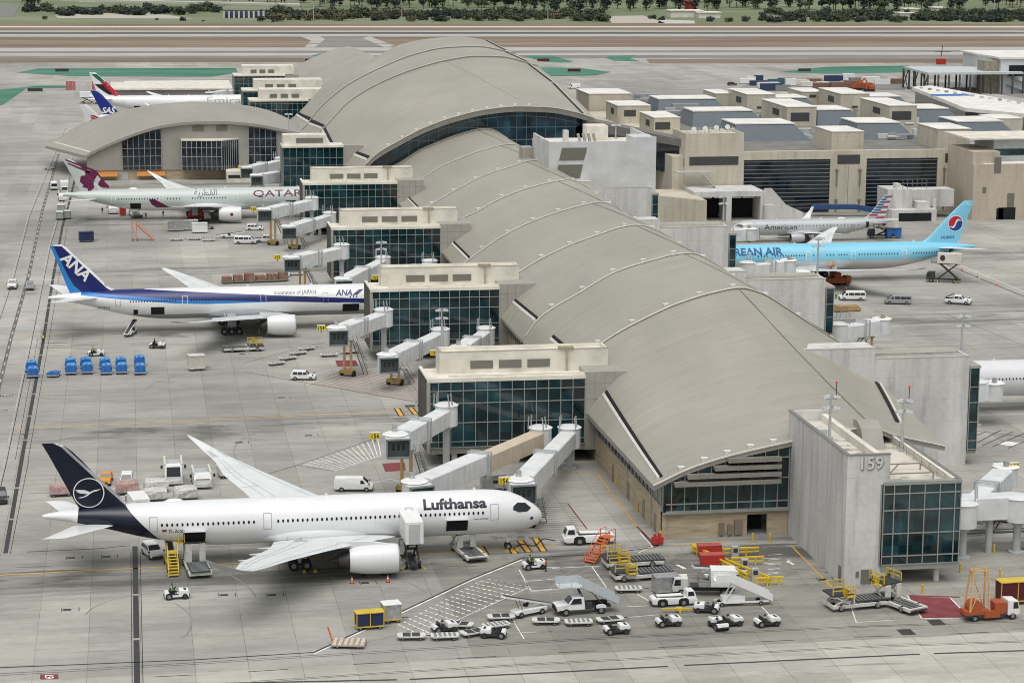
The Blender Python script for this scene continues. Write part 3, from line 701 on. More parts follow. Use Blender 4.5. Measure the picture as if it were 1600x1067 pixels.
def west_pier(Y, label, x0=44.8, zt=13.6, depth=10.0, full=True, xb=(47,74)):
    t = thing('gate_pier', label, 'gate pier', (0,Y,0), 0, 'gate piers on the west side')
    x1 = 69.3
    cols = [x0]+[x0+1.35+(x1-x0-1.35)*i/12 for i in range(13)]
    glass_wall(t, 'x', 0, x0, x1, 3.0, zt-.2, cols, [3.0, 3.9, 6.9, 10.0, 12.0, zt-.2], -1)
    glass_wall(t, 'x', depth, x0, x1, 3.0, zt-.2, cols, [3.9, 6.9, 10.0, 12.0], 1)
    mb = MB().box(x0-.1,72,0.27,depth-.27,1.9,3.0).box(x1+.07,76.4,0,depth,1.9,zt+.75).box(x0-.5,x0-.02,-.12,depth+.1,2.2,zt+.1)
    mb.build('cladding_panel', TPANEL, t)
    mb = MB()
    for i in range(9): mb.box(x0-.62,x0-.5,0.3+i*(depth-.8)/8,0.42+i*(depth-.8)/8,2.2,zt)
    for x in (70.9,72.5,74.1,75.7): mb.box(x-.02,x+.02,-.01,0,2.2,zt+.7)
    for z in (5,7.5,10,12.5): mb.box(x1+.08,76.3,-.012,0,z-.02,z+.02)
    mb.box(x0-.6,76.3,-.012,-.004,2.18,2.2)
    mb.build('panel_joint', mat('panel_joint_shadow', (0.13,0.125,0.11), 0.7), t)
    for x in (x0+4, x0+14, 67.6): MB().tube((x,1.2,0),(x,1.2,1.95),0.45,n=12).tube((x,depth-1.4,0),(x,depth-1.4,1.95),0.45,n=12).build('column', CONC, t)
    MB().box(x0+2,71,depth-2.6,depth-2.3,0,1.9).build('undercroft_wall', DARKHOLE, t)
    MB().box(x0,x1+.05,.25,depth-.25,zt-.2,zt+.05).build('roof_deck', CREAMW, t)
    MB().box(x0-.5,x1+.06,-.18,.25,zt-.2,zt+.42).box(x0-.5,x0,.25,depth,zt-.2,zt+.42).box(x0+3,x1,.25,.55,zt+.05,zt+.78).build('parapet', WHITE if False else CREAMW, t)
    b0, b1 = 5.1, 9.7
    mb = MB().box(xb[0],xb[1],b0,b0+.3,zt+.05,zt+3.5).box(xb[0],xb[0]+.3,b0+.3,b1,zt+.05,zt+3.5).box(xb[1]-.3,xb[1],b0+.3,b1,zt+.05,zt+3.5).box(xb[0]+.3,xb[1]-.3,b1-.3,b1,zt+.05,zt+3.5).box(xb[0]+.3,xb[1]-.3,b0+.3,b1-.3,zt+.05,zt+2.9)
    pent = mb.build('plant_room', CREAMW, t)
    mb = MB().box(xb[0]-.05,xb[1]+.05,b0-.05,b0+.35,zt+3.5,zt+3.58).box(xb[0]-.05,xb[0]+.35,b0+.35,b1+.05,zt+3.5,zt+3.58); mb.build('coping', mat('grey_coping', (0.34,0.335,0.31), 0.5), pent)
    for k in range(3):
        xa = xb[0]+4.9+4.55*k
        if xa+3.6 < xb[1]: MB().box(xa,xa+3.6,b0-.09,b0,zt+.75,zt+2.05).build('louvre', LOUV, pent)
    MB().box(xb[0]+20.2,xb[0]+20.45,b0-.35,b0-.1,zt,zt+3.6).box(xb[0]+19,xb[0]+21.4,b0-.3,b0+.6,zt+3.58,zt+3.95).build('roof_drain', mat('rust_stained_metal', (0.42,0.36,0.25), 0.7, var=0.3), pent)
    return t
west_pier(341, 'nearest dark glass gate pier with cream plant room above the gate 156 bridges')
west_pier(425, 'dark glass gate pier with the gate 154 bridges, hiding the nose of the blue-tailed jet')
west_pier(509, 'dark glass gate pier with cream plant room, bridges 152 in front and tall floodlight')
west_pier(593, 'dark glass gate pier covering the nose of the maroon-lettered grey jet')
def plain_pier(Y, label, x0, x1, zt, depth, xb, ztb, lv=3):
    t = thing('gate_pier', label, 'gate pier', (0,Y,0), 0, 'gate piers on the west side')
    glass_wall(t, 'x', 0, x0, x1, 2.0, zt, int((x1-x0)/1.9), [3.9,6.9,10,12.2,zt], -1)
    glass_wall(t, 'y', x0-.2, 0.2, depth, 2.0, zt, 4, [3.9,6.9,10,12.2,zt], -1)
    MB().box(x0,x1+6,.26,depth,1.5,zt+.1).box(x1+.1,x1+6,-.02,.26,1.5,zt+.6).build('cladding_panel', TPANEL, t)
    MB().box(x0-.3,x1+.2,-.3,depth,zt+.1,zt+.7).build('parapet', CREAMW, t)
    p = MB().box(xb[0],xb[1],1.2,depth-1,zt+.7,ztb).build('plant_room', CREAMW, t)
    n = lv; w = (xb[1]-xb[0])
    for k in range(n):
        xa = xb[0]+w*(0.16+0.17*k) if n > 1 else xb[0]+w*.3; MB().box(xa,xa+(w*.115 if n > 1 else w*.62),1.1,1.2,zt+1.3,zt+2.8).build('louvre', LOUV, p)
    return t
plain_pier(668, 'short glass gate pier with one wide louvre under the big hall roof edge', 44.3, 62, 15.2, 8, (44.4,57.2), 18.9, 1)
plain_pier(852, 'glass gate pier with three louvres just north of the curved-roof lounge', 44.5, 66, 13.0, 12, (48,72), 17.4)
plain_pier(905, 'glass gate pier with cream plant room, second one beyond the curved-roof lounge', 44.5, 66, 12.5, 12, (49,76), 17.0)
plain_pier(978, 'farthest glass gate pier with cream plant room near the taxiway', 44.5, 66, 13.0, 12, (48,70), 17.4)

# ---- east side concrete fin walls
def fin_wall(Y, label, x0=100.0, zt=17.5):
    t = thing('stair_tower', label, 'concrete pier', (0,Y,0), 0, 'concrete fin piers on the east side')
    w = MB().box(x0,112.8,0,5,0,zt+1.7).box(112.8,128.2,0,.35,0,zt).box(112.8,128.2,4.65,5,0,zt).box(127.85,128.2,.35,4.65,0,zt).box(112.8,127.85,.35,4.65,0,zt-.7).build('concrete_wall', CONC, t)
    MB().box(112.7,128.3,-.06,.42,zt,zt+.1).box(112.7,128.3,4.6,5.06,zt,zt+.1).box(x0,112.85,-.06,.4,zt+1.7,zt+1.8).box(113.2,127.4,4.2,4.4,zt-.1,zt+.55).box(113.2,127.4,.6,.75,zt-.3,zt+.3).build('coping', mat('pale_coping', (0.55,0.54,0.48), 0.6), t)
    glass_wall(t, 'x', -.1, 128.35, 129.8, 2.4, zt-1.9, 1, [2.6,4.0,7.0,10.1,12.6,zt-1.9], -1)
    MB().box(128.2,129.9,.15,5,1.8,zt-1.9).box(128.2,130,-.3,5,zt-1.9,zt-1.5).build('glazed_bay_frame', TPANEL, t)
    return t
fin_wall(330, 'grey concrete fin pier beside gate sign 157 at the right edge')
fin_wall(405, 'grey concrete fin pier with a boarding bridge just beyond it, behind the front roof bay')
fin_wall(475.5, 'pale concrete fin pier hiding the nose of the sky-blue jet')
fin_wall(550, 'low pale concrete fin pier in front of the white block with two skewed louvres', zt=16.9)

# ---- pier 159 at the south end
t = thing('end_pier', 'white concrete end block numbered 159 with a hanging green glass bay', 'gate pier', (0,0,0))
wall = MB().box(89.3,95.0,270.5,270.9,0,17.4).box(89.3,89.7,270.9,297,0,17.4).box(94.6,95.0,270.9,297,0,16.6).box(89.7,94.6,270.9,297,0,15.9).box(89.7,94.6,296.6,297,15.9,17.4).build('concrete_wall', CONC, t)
MB().box(89.2,95.08,270.4,271,17.4,17.48).box(89.2,89.78,271,297.1,17.4,17.48).build('coping', mat('dark_coping', (0.20,0.195,0.18), 0.6), wall)
MB().box(95,104.2,270.9,302,2.2,12.6).box(95,97.5,272,296,0,2.2).build('building_core', CONC, t)
MB().box(95,104.1,270.85,301.9,12.6,12.75).box(89.72,94.58,271,296.5,15.9,15.96).build('roof_deck', STAINED, t)
MB().box(103.7,104.7,270.9,302,12.6,13.75).box(95,103.7,301.6,302,12.75,13.6).build('parapet', CREAMW, t)
MB().box(104.2,104.75,270.6,302,13.75,13.83).build('coping', mat('dark_coping', (0.2,0.195,0.18), 0.6), t)
MB().box(94.2,104.7,270.2,271.2,13.4,13.75).box(94.2,104.7,270.3,271.2,2.0,2.7).build('bay_frame', MULL, t)
cols = [94.2,95.6,97.65,99.7,101.75,103.8,104.6]
glass_wall(t, 'x', 270.3, 94.2, 104.65, 2.7, 13.4, cols, [2.75,3.9,6.9,10.0,12.2,13.4], -1, w=0.13)
glass_wall(t, 'y', 94.0, 270.35, 272.6, 2.7, 13.4, [270.4,271.3,272.4], [2.75,3.9,6.9,10.0,12.2,13.4], -1, w=0.13)
MB().box(93.0,95.0,270.56,270.6,13.2,13.4).build('panel_edge', MULL, t)
MB().tube((102.2,271.6,0),(102.2,271.6,2.1),.4).tube((96.2,271.6,0),(96.2,271.6,2.1),.3).build('column', CONC, t)
n159 = flat_text('159', 2.3, mat('pale_metal_numerals', (0.66,0.655,0.63), 0.4), t, (92.55,270.42,16.35), (1,0,0), (0,0,1), 'numerals', fit=3.0, bold=0.01, ext=0.08)
flat_text('159', 2.3, mat('numeral_shadow', (0.27,0.265,0.255), 0.7), t, (92.63,270.42,16.25), (1,0,0), (0,0,1), 'numeral_shadow', fit=3.05, bold=0.04, ext=0.03)
MB().box(93.7,94.5,273,296,15.9,17.0).build('roof_curb', CREAMW, t)
eq = MB()
for a, b in (((96.5,275,13.6),(102.5,275,13.6)),((96.5,280,13.6),(102.5,280,13.6)),((96.5,275,13.6),(96.5,280,13.6)),((102.5,275,13.6),(102.5,280,13.6)),((96.5,275,13.6),(99.5,280,13.6))): eq.bar(a,b,.14)
for x in (96.5,102.5):
    for y in (275,280): eq.bar((x,y,12.7),(x,y,13.6),.14)
eq.build('roof_pipe_frame', mat('brown_pipe', (0.25,0.22,0.18), 0.6), t)
rail = MB()
for i in range(9): rail.bar((103.4,273+i*3,12.7),(103.4,273+i*3,13.9),.05)
rail.bar((103.4,273,13.9),(103.4,297,13.9),.05).bar((103.4,273,13.3),(103.4,297,13.3),.05)
rail.build('guard_rail', GREYM, t)
MB().box(90.6,91.8,287,288.6,15.96,16.9).box(91.2,93.2,281,283,15.96,16.2).build('roof_unit', OFFWHITE, t)
MB().prism_x([(291.5,12.7),(296.5,12.7),(296.5,16.0),(295.0,16.2),(293,15.4)], 98.5, 101.5).build('stair_hatch', TPANEL, t)
MB().box(89.2,89.3,271.6,272.5,.3,2.4).box(91.6,93,270.38,270.5,.3,2.2).box(90.9,91.3,270.4,270.5,1.2,2.0).build('service_door', LOUV, t)

# ---- great hall
HP = {650:[(65.7,10.9),(69.5,14.8),(76.6,19.0),(84.8,23.0),(93.2,25.8),(102,27.7),(111,28.5),(119.8,28.2),(128.6,26.6),(134.2,24.7)],
 700:[(56.2,8.0),(61.0,12.5),(69,18.5),(80,25.2),(92,29.8),(102.6,32.2),(112.5,33.2),(121,33.0),(129,31.8),(134.2,30.2)],
 745:[(56.2,7.6),(62.5,13.5),(71.5,22.6),(82.8,29),(93.4,33),(103.4,35.6),(113.4,36.9),(121.4,36.7),(134.2,33.6)],
 790:[(55.6,6.8),(61,10.7),(63.4,14.2),(74.4,23.8),(87.7,30.6),(98.9,34.8),(109.4,36.9),(120,37.3),(134.2,34.8)],
 835:[(55.4,6.4),(59,8.6),(75,24.0),(89.6,30.4),(98.7,35),(110.5,37.3),(119.5,37.9),(131,36.4),(134.2,35.2)]}
hall = thing('terminal_hall', 'great arched grey metal hall roof rising above the concourse', 'terminal building')
h0 = Shell(650, HP[650], 700, HP[700]); h1 = Shell(700, HP[700], 744.7, HP[745], 0, -.5); h2 = Shell(744.4, HP[745], 790, HP[790], 0, -.5); h3 = Shell(789.6, HP[790], 835, HP[835], 0, 0)
h0.build('roof_shell', ROOF, hall, 1.6, nu=60, nt=8, edge=mat('hall_fascia', (0.27,0.255,0.225), 0.5, 0.2)); h1.build('roof_shell', ROOF, hall, 1.0, nu=60); h2.build('roof_shell', ROOF, hall, 1.0, nu=60); h3.build('roof_shell', ROOF, hall, 1.0, nu=60)
for sh in (h0, h2, h3):
    mb = MB(); sh.strip(mb, 0.0, 0.35, 0.10, u0=0.02, u1=0.98, n=60); mb.build('ridge_flashing', TRIMW, hall, smooth=True)
for sh, xa, xb, ya, yb in ((h0,68.0,61.6,653,699.5),(h1,61.6,62.9,700,743),(h2,62.9,62.0,746,789),(h3,62.0,61.0,791,834)):
    mb = MB(); sh.along(mb, xa, ya, yb, 0.6, 0.06, xb, dz=0.16); mb.build('clerestory_slot', DARKHOLE, hall)
    mb = MB(); sh.along(mb, xa-.75, ya, yb, 0.45, 0.3, xb-.75, dz=0.05); mb.build('slot_kerb', TRIMW, hall)
for sh in (h0, h1, h2, h3):
    mb = MB(); sh.along(mb, 130.6, sh.Y0+1.5, sh.Y1-1.5, 0.5, 0.1, 130.6, dz=0.12); mb.build('clerestory_slot', DARKHOLE, hall)
    mb = MB(); sh.along(mb, 131.3, sh.Y0+1.0, sh.Y1-1.0, 0.35, 0.3, 131.3, dz=0.05); mb.build('slot_kerb', TRIMW, hall)
mb = MB(); h0.along(mb, 113, 662, 699, 0.2, 0.05, 107.5); h1.along(mb, 107.5, 700, 744, .2, .05, 103); mb.build('roof_seam', mat('soft_seam', (0.30,0.29,0.25), 0.6), hall)
MB().box(112,115.5,664,665.2,28.9,29.6).bar((112,664.5,28.9),(112,664.5,30.3),.15).build('roof_unit', OFFWHITE, hall)
for k in range(11):
    x, z = h0.xz(0.12+0.06*k, 0.05); MB().box(-.4,.4,-.3,.3,-.1,.3).build('roof_vent', WHITE, hall, loc=(x, 652.5, z))
hx = [69.5+(132.5-69.5)*i/40 for i in range(41)]; hf = prof_fn(HP[650], -1.75)[2]
MB().prism_y([(69.5,9.0),(132.5,9.0)]+[(x, hf(x)) for x in reversed(hx)], 656, 656.4).build('hall_glazing', GLAZB, hall)
mb = MB()
for k in range(18): x = 80+k*2.9; mb.box(x-.08,x+.08,655.8,656,9,hf(x))
for z in (18.2,21.8): mb.box(84 if z > 20 else 78,130,655.78,656,z-.12,z+.12)
mb.build('window_mullion', mat('blue_grey_mullion', (0.20,0.27,0.31), 0.4), hall)
mb = MB()
for i in range(30):
    a, b = 78+i*1.75, 78+(i+1)*1.75; mb.bar((a,655.9,hf(a)-1.6),(b,655.9,hf(b)-1.6),.16)
mb.build('glazing_head', MULL, hall)
mb = MB()
for i in range(12): mb.cbox((107.5+i*1.6,663,23.9-i*0.42),(.9,.25,.12))
MB().box(66,133,664,830,0,9).build('hall_base_wall', CONC, hall)
MB().box(129.5,133.5,656,832,9,22).build('hall_side_wall', GLAZK, hall)
wing = thing('wing_roof', 'dark grey sloping side roof running down from the big hall to the landside block', 'terminal building')
MB().loft([[(131.5,648,21.5),(131.5,664,21.5),(131.5,664,24.4),(131.5,648,24.4)],[(158,622,18.4),(158,640,18.4),(158,640,20.2),(158,622,20.2)]]).build('roof_slab', mat('dark_grey_roof', (0.17,0.165,0.155), 0.6, var=0.15), wing)
MB().loft([[(131.5,650,14),(131.5,662,14),(131.5,662,21.5),(131.5,650,21.5)],[(157,625,10),(157,638,10),(157,638,18.4),(157,625,18.4)]]).build('glazing', GLAZK, wing)
# ---- white block with skewed louvres, in front of the hall
blk = thing('terminal_block', 'white concrete block with two grey parallelogram louvres and a roof terrace', 'terminal building')
MB().box(102.4,123.6,552,552.5,0,28.3).box(123.6,129.6,552,552.5,0,29.3).box(129.1,129.6,552.5,580,0,28.9).box(102.9,129.1,578.5,579,0,26.2).box(102.4,102.9,552.5,575,18,28.3).box(123.6,129.1,552.5,560,27,29.25).build('concrete_wall', mat('white_cast_concrete', (0.60,0.61,0.61), 0.7, var=0.16, scale=0.25), blk)
MB().box(102.9,129.1,552.6,579,26.2,26.5).build('terrace_deck', CREAMW, blk)
for zt_, zb_, xa, xb_ in ((26.8,23.7,104.9,111.2),(22.6,19.2,104.0,110.2)):
    MB().prism_y([(xa,zb_),(xb_,zb_),(xb_+.75,zt_),(xa+.75,zt_)],551.86,552).build('louvre', LOUV, blk)
MB().box(99.5,102.4,574,579,14,24.6).build('recess_wall', TPANEL, blk)
MB().box(116,121.5,572,578,26.5,30.2).build('plant_room', CREAMW, blk)
for k in range(4): MB().tube((112.5+k*1.3,563,26.5),(111.7+k*1.3,562.4,29.2),.38,n=10).build('exhaust_pipe', SILVER, blk)
for k in range(3): MB().box(105.5+k*3,106.5+k*3,553,554,26.5,27.3).build('roof_unit', DARK, blk)
MB().box(118.5,120,556,557,26.5,27.5).box(109,110.2,567,569,26.5,29.6).build('roof_unit', OFFWHITE, blk)
# ---- roof rails and light masts are placed later

# ---- curved-roof lounge on the apron
lo = thing('lounge_building', 'low curved-roof lounge building with dark glass panels and orange awnings', 'lounge building')
LF = [(-14.0,7.9),(-12.3,9.0),(-3.3,13.0),(3.5,15.5),(10.2,17.2),(19.2,18.2),(27.6,18.3),(38.9,17.4),(47.4,15.7),(55,14.0)]
LBk = [(-27.2,8.2),(-23.6,9.8),(-17.2,13.6),(-9.6,16.4),(-0.3,19.1),(11.3,20.8),(20.6,21.4),(28.8,21.1),(40.5,19.7),(52.3,15.9),(57,11.5)]
ls = Shell(721, LF, 750, LBk); ls.build('roof_shell', ROOFF, lo, 0.9, nu=44, nt=6)
Shell(750, LBk, 775, [(x, z-1.5) for x, z in LBk]).build('roof_shell', ROOFF, lo, 0.9, nu=44, nt=4)
mb = MB(); ls.along(mb, -12.6, 721.5, 749, .35, .15, -24.2, dz=0.02); mb.build('slot_kerb', TRIMW, lo)
lf = prof_fn(LF, -0.95)[2]
def lx(a, b, n=12): return [a+(b-a)*i/n for i in range(n+1)]
def lwall(name, a, b, m, y, d, zb=3.0): return MB().prism_y([(a,zb),(b,zb)]+[(x, lf(x)) for x in reversed(lx(a,b))], y, y+d).build(name, m, lo)
lwall('cladding_panel', -13.6, 55, TPANEL, 722.4, .4)
MB().add([(-13.6,722.4,3),(-13.6,722.4,8),(-13.6,760,8),(-13.6,760,3)],[(0,1,2,3)]).build('west_wall', TPANEL, lo)
for a, b in ((-2.6,9.6),(37,45.9)):
    MB().prism_y([(a,3.2),(b,3.2)]+[(x, lf(x)-(0.3 if a < 0 else 0.5)) for x in reversed(lx(a,b))], 722.1, 722.35).build('glazing', GLAZK, lo)
    mb = MB(); n = int((b-a)/1.55)
    for k in range(n+1): x = a+(b-a)*k/n; mb.box(x-.06,x+.06,722.0,722.12,3.2,lf(x)-.4)
    for z in (4.3,7.4,9.9,12.6): mb.box(a if lf(a) > z+.5 else a+(z-9)*1.9,b,722.0,722.1,z-.06,z+.06)
    mb.build('window_mullion', MULLW, lo)
MB().prism([(15.9,719.2),(28.3,717.4),(33.8,722.4),(15.9,722.4)],3.2,12.4).build('glass_bay', GLAZK, lo)
mb = MB()
for k in range(9): t_ = k/8; x = 15.9+12.4*t_; y = 719.2-1.8*t_; mb.box(x-.08,x+.08,y-.12,y-.02,3.2,12.4)
for k in range(9): t_ = k/8; x = 28.3+5.5*t_; y = 717.4+5*t_; mb.box(x+.02,x+.14,y-.14,y-.04,3.2,12.4)
for z in (4.4,7.4,10.2): mb.bar((15.9,719.1,z),(28.3,717.3,z),.12)
mb.build('bay_mullion', MULLW, lo); MB().prism([(15.7,719.0),(28.3,717.1),(34.0,722.4),(15.7,722.4)],12.4,12.8).build('bay_roof', CREAMW, lo)
for a, b in ((19.5,23),(27,30.3)): MB().box(a,b,722.1,722.4,15.2,16.7).build('louvre', LOUV, lo)
MB().box(-13.4,55,722.8,723.2,0,3).build('masonry_wall', BRICK, lo)
for a, b in ((-11.5,-4.2),(1.8,10.6)): MB().loft([[(a,723,2.9),(b,723,2.9),(b,723,2.7),(a,723,2.7)],[(a,720.6,1.4),(b,720.6,1.4),(b,720.6,1.2),(a,720.6,1.2)]]).build('awning', AWN, lo)
MB().box(-3,-1,722.6,722.8,0,2.2).build('door', LGREY, lo)
MB().box(29.5,40,712,721,0,3.4).build('annex', CREAMW, lo); MB().box(30,37,711.9,712,1.3,2.3).build('annex_window', GLAZK, lo)
# ---- north concourse, mirrored beyond the hall
nc = thing('north_concourse', 'far vaulted concourse roof beyond the great hall', 'terminal building')
for a, b, s in ((838,905,0),(904.6,975,0),(974.6,1050,-1.5)):
    P = [(x, z+s*.5) for x, z in PROF[443]]; P2 = [(x, z-.4+(s if b > 1000 else 0)) for x, z in PROF[443]]
    sh = Shell(a, P, b, P2); sh.build('roof_shell', ROOF, nc, .6, nt=3, nu=36)
    mb = MB(); sh.strip(mb, 0, .4, .1); mb.build('ridge_flashing', TRIMW, nc)
MB().box(71.5,112,840,1048,0,8).build('wall', CONC, nc)

# ------------------------------------------------------------------ landside terminal (beige, right)
bt = thing('landside_terminal', 'big beige concrete terminal with tall dark ribbed windows and sloped skylights', 'terminal building')
YF = 622.0
def fx_(px, py): return atY(px, py, YF)
zr = atY(1230, 236, YF).z
X = {k: fx_(k, 280).x for k in (1050,1068,1157,1298,1348,1465,1519)}
zg = fx_(1230, 250).z; zb = fx_(1298, 330).z
MB().box(X[1050],X[1519],YF,YF+140,0,zr-1.2).build('main_wall', BEIGE, bt)
MB().box(X[1157]-.1,X[1519],YF-1.2,YF+.6,zg+.2,zr).box(X[1157]-1,X[1157]+.6,YF-1.2,YF,0,zg+.2).box(X[1298]-.6,X[1348]+.6,YF-1.2,YF,0,zg+.2).box(X[1465]-.6,X[1519],YF-1.2,YF,0,zg+.2).build('wall_frame', BEIGE, bt)
for a, b in ((1157,1298),(1348,1465)):
    MB().box(X[a]+.6,X[b]-.6,YF-.5,YF-.05,0,zg).build('glazing', GLAZK, bt)
    mb = MB(); n = 13
    for k in range(n): z = zg-.4-k*1.12; mb.box(X[a]+.6,X[b]-.6,YF-1.0,YF-.5,z-.08,z+.08)
    mb.build('horizontal_fin', mat('blue_grey_fin', (0.17,0.20,0.22), 0.5), bt)
for a, b in ((1298,1348),(1465,1519)):
    xa, xb_ = X[a], X[b]; w = xb_-xa
    MB().box(xa+w*.15,xb_-w*.15,YF-1.3,YF-1.2,zr-3.8,zr-1.2).build('louvre', mat('charcoal_louvre', (0.06,0.06,0.062), 0.6), bt)
    mb = MB()
    for k in (.14,.5,.86): mb.box(xa+w*k-.06,xa+w*k+.06,YF-1.24,YF-1.2,1,zr-4.6)
    mb.build('panel_joint', mat('beige_shadow_joint', (0.20,0.18,0.145), 0.8), bt)
    mb = MB()
    for k in (.14,.86):
        for z in (zr-5.4, zr-14): mb.box(xa+w*k-.4,xa+w*k+.4,YF-1.6,YF-1.2,z-.5,z+.1).box(xa+w*k-.2,xa+w*k+.2,YF-1.5,YF-1.2,z-4.5,z-.5)
    mb.build('wall_bracket', mat('brown_bracket', (0.22,0.19,0.15), 0.8), bt)
zt2 = atY(1100, 208, YF).z
MB().box(X[1068],X[1157]+.3,YF-1.6,YF+14,0,zt2-.6).box(X[1068],X[1157]+.3,YF-1.6,YF-1.2,zt2-.6,zt2).box(X[1068],X[1068]+.4,YF-1.2,YF+14,zt2-.6,zt2).box(X[1157]-.1,X[1157]+.3,YF-1.2,YF+14,zt2-.6,zt2).build('corner_tower', BEIGE, bt)
MB().box(X[1068]+1.2,X[1157]-1.2,YF-1.7,YF-1.6,zr-3.6,zr-1.2).box(X[1068]-.1,X[1068],YF,YF+10,zr-4.2,zr-1.8).build('louvre', mat('charcoal_louvre', (0.06,0.06,0.062), 0.6), bt)
for k in range(9):
    x = X[1068]+1.5+k*1.9; y = YF+2+(k*37 % 9); tp = MB().tube((x,y,zt2-.6),(x,y,zt2+.9),.08,n=6); 
    if k % 2: tp.tube((x,y-.1,zt2+.7),(x,y-.35,zt2+.8),.75,.75,n=12)
    else: tp.box(x-.6,x+.6,y-.4,y+.4,zt2-.6,zt2+.3)
    tp.build('roof_antenna', OFFWHITE, bt)
# penthouses given by their front top corners (photograph) at height zc
def pent(pl, pr, py, zc, dep, lou=None, m=None, side=None):
    a = at(pl, py, zc); b = at(pr, py, zc); m = m or BEIGE
    p = MB().box(a.x,b.x,a.y,a.y+dep,zr-3,zc).build('penthouse', m, bt)
    MB().box(a.x-.15,b.x+.15,a.y-.15,a.y+dep+.15,zc,zc+.18).build('flat_roof', ROOFWHITE, p)
    if lou:
        w = b.x-a.x; h = zc-zr
        MB().box(a.x+w*lou[0],a.x+w*lou[1],a.y-.1,a.y,zc-h*lou[3],zc-h*lou[2]).build('louvre', mat('charcoal_louvre', (0.06,0.06,0.062), 0.6), p)
        MB().box(a.x-.1,a.x,a.y+dep*.3,a.y+dep*.55,zc-h*.7,zc-h*.3).build('louvre', mat('charcoal_louvre', (0.06,0.06,0.062), 0.6), p)
zc = zr+5.0
pent(1300,1351.5,206.5,zc-.3,16); pent(1466,1519,202.5,zc-.3,18)
pent(1230,1277.5,168,zc,30,(.13,.76,.35,.9)); pent(1390,1434.5,166,zc,30,(.10,.8,.35,.9)); pent(1168,1213,148.5,zc,26,(.35,.55,.8,.95)); pent(1314,1360,147.5,zc,26,(.4,.6,.8,.95))
pent(1254,1291,144.5,zc-1.5,18,(.3,.6,.25,.55)); pent(1118,1147,147,zc-1.5,18); pent(920,988,147.5,zc-.5,22); pent(965,1018,166,zc-.5,18,(.2,.55,.3,.75)); pent(1022,1064,184.5,zc-.5,20,(.05,.62,.3,.8)); pent(1555,1600,186,zc-2,14)
# slab-sided skylights
def skyl(pl, pr, py, pyb, zc, dep, off=9):
    a = at(pl, py, zc); b = at(pr, py, zc); sl = (zc-(zr-1.2))*0.95
    MB().loft([[(a.x-off*.2,a.y-sl*1.2,zr-1.15),(b.x+sl*.9,a.y-sl*1.2,zr-1.15),(b.x+sl*.9,a.y+dep,zr-1.15),(a.x-off*.2,a.y+dep,zr-1.15)],[(a.x,a.y,zc-.2),(b.x,a.y,zc-.2),(b.x,a.y+dep,zc-.2),(a.x,a.y+dep,zc-.2)]]).build('sloped_skylight', mat('blue_grey_roof_glass', (0.10,0.125,0.145), 0.35, var=0.1), bt)
    MB().box(a.x-.3,b.x+.3,a.y-.3,a.y+dep,zc-.2,zc+.12).build('skylight_roof', ROOFWHITE, bt)
zs = zr+3.6
skyl(1030,1120,155,165,zs,14); skyl(1084,1178,174,183,zs,14); skyl(1150,1243,194,213,zs,16); skyl(1340,1407,192,212,zs,16); skyl(1496,1568,190,209,zs,16); skyl(1278,1330,172,187,zs,16); skyl(1424,1483,170,186,zs,16); skyl(1212,1262,153,160,zs,14); skyl(1360,1408,151,158,zs,14)
MB().box(X[1157],X[1519],YF+1,YF+140,zr-1.2,zr-1.1).build('roof_deck', mat('grey_gravel_roof', (0.20,0.195,0.18), 0.9, var=0.25, scale=0.2), bt)
for px, py, w, d, h in ((1010,158,8,4,2.6),(1022,162,9,3,2.2),(1003,164,5,3,2.0),(1036,170,10,3,2.6),(1052,173,10,3.5,3.0),(1070,177,9,4,3.2),(1080,184,6,4,3.0),(1046,181,8,2,1.6),(1092,190,7,4,3.2),(1020,172,6,3,1.6),(985,171,7,2.5,1.5),(1382,214,7,3,1.6),(1395,216,4,2,2.0)):
    p = at(px, py, zr-1); MB().box(-w/2,w/2,-d/2,d/2,0.3,h).tube((-w/2,d/2+1,h*.6),(w/2,d/2+1,h*.6),.7,n=10).build('air_duct', ALU, bt, loc=p)
random.seed(3)
for k in range(90):
    px, py = random.choice(((1000,158),(1010,172),(1040,180),(1070,172),(1090,186),(1110,192),(1385,220),(1400,218),(1200,215),(1480,206),(1300,150),(1420,195),(1160,176),(1190,190),(1250,206),(1260,214),(1290,212),(1440,206),(1350,176)))
    p = at(px+random.uniform(-14,14), py+random.uniform(-5,4), zr-1); w, d, h = random.uniform(1,4), random.uniform(1,3), random.uniform(.7,2.2)
    (MB().box(-w/2,w/2,-d/2,d/2,0,h) if k % 3 else MB().tube((-w,0,h*.6),(w,0,h*.6),.5,n=10)).build('roof_plant', random.choice((ALU, OFFWHITE, GREYM, LGREY)), bt, loc=p)
bt2 = thing('terminal_wing', 'tan stucco wing with curved roofline and green window strip at the right edge', 'terminal building')
a = atY(1518, 345, 600); zA = atY(1535, 238, 600).z
MB().box(a.x,a.x+45,600,622,0,zA-3.4).build('wall', BEIGE2, bt2); c = atY(1565, 240, 600).x
MB().box(a.x,c,601,621,zA-3.4,zA).build('stair_tower', BEIGE2, bt2)
MB().box(c,a.x+45,606,621,zA-3.4,zA+3).build('upper_storey', LGREY, bt2); MB().box(c,a.x+45,605.8,606,zA-1.6,zA+.2).build('window_strip', GLAZ, bt2)
MB().box(c-8,a.x+45,604,624,zA+3,zA+3.4).build('curved_roof', CREAMW, bt2); MB().box(c-5,a.x+45,600.2,605.8,zA-3.4,zA-3.25).build('terrace', ROOFWHITE, bt2)
for px, w, z0, h in ((1573,5,0,3.4),(1562,2,0,3.2)): x = atY(px, 335, 600).x; MB().box(x-w/2,x+w/2,599.9,600,z0,z0+h).build('doorway', DARKHOLE, bt2)
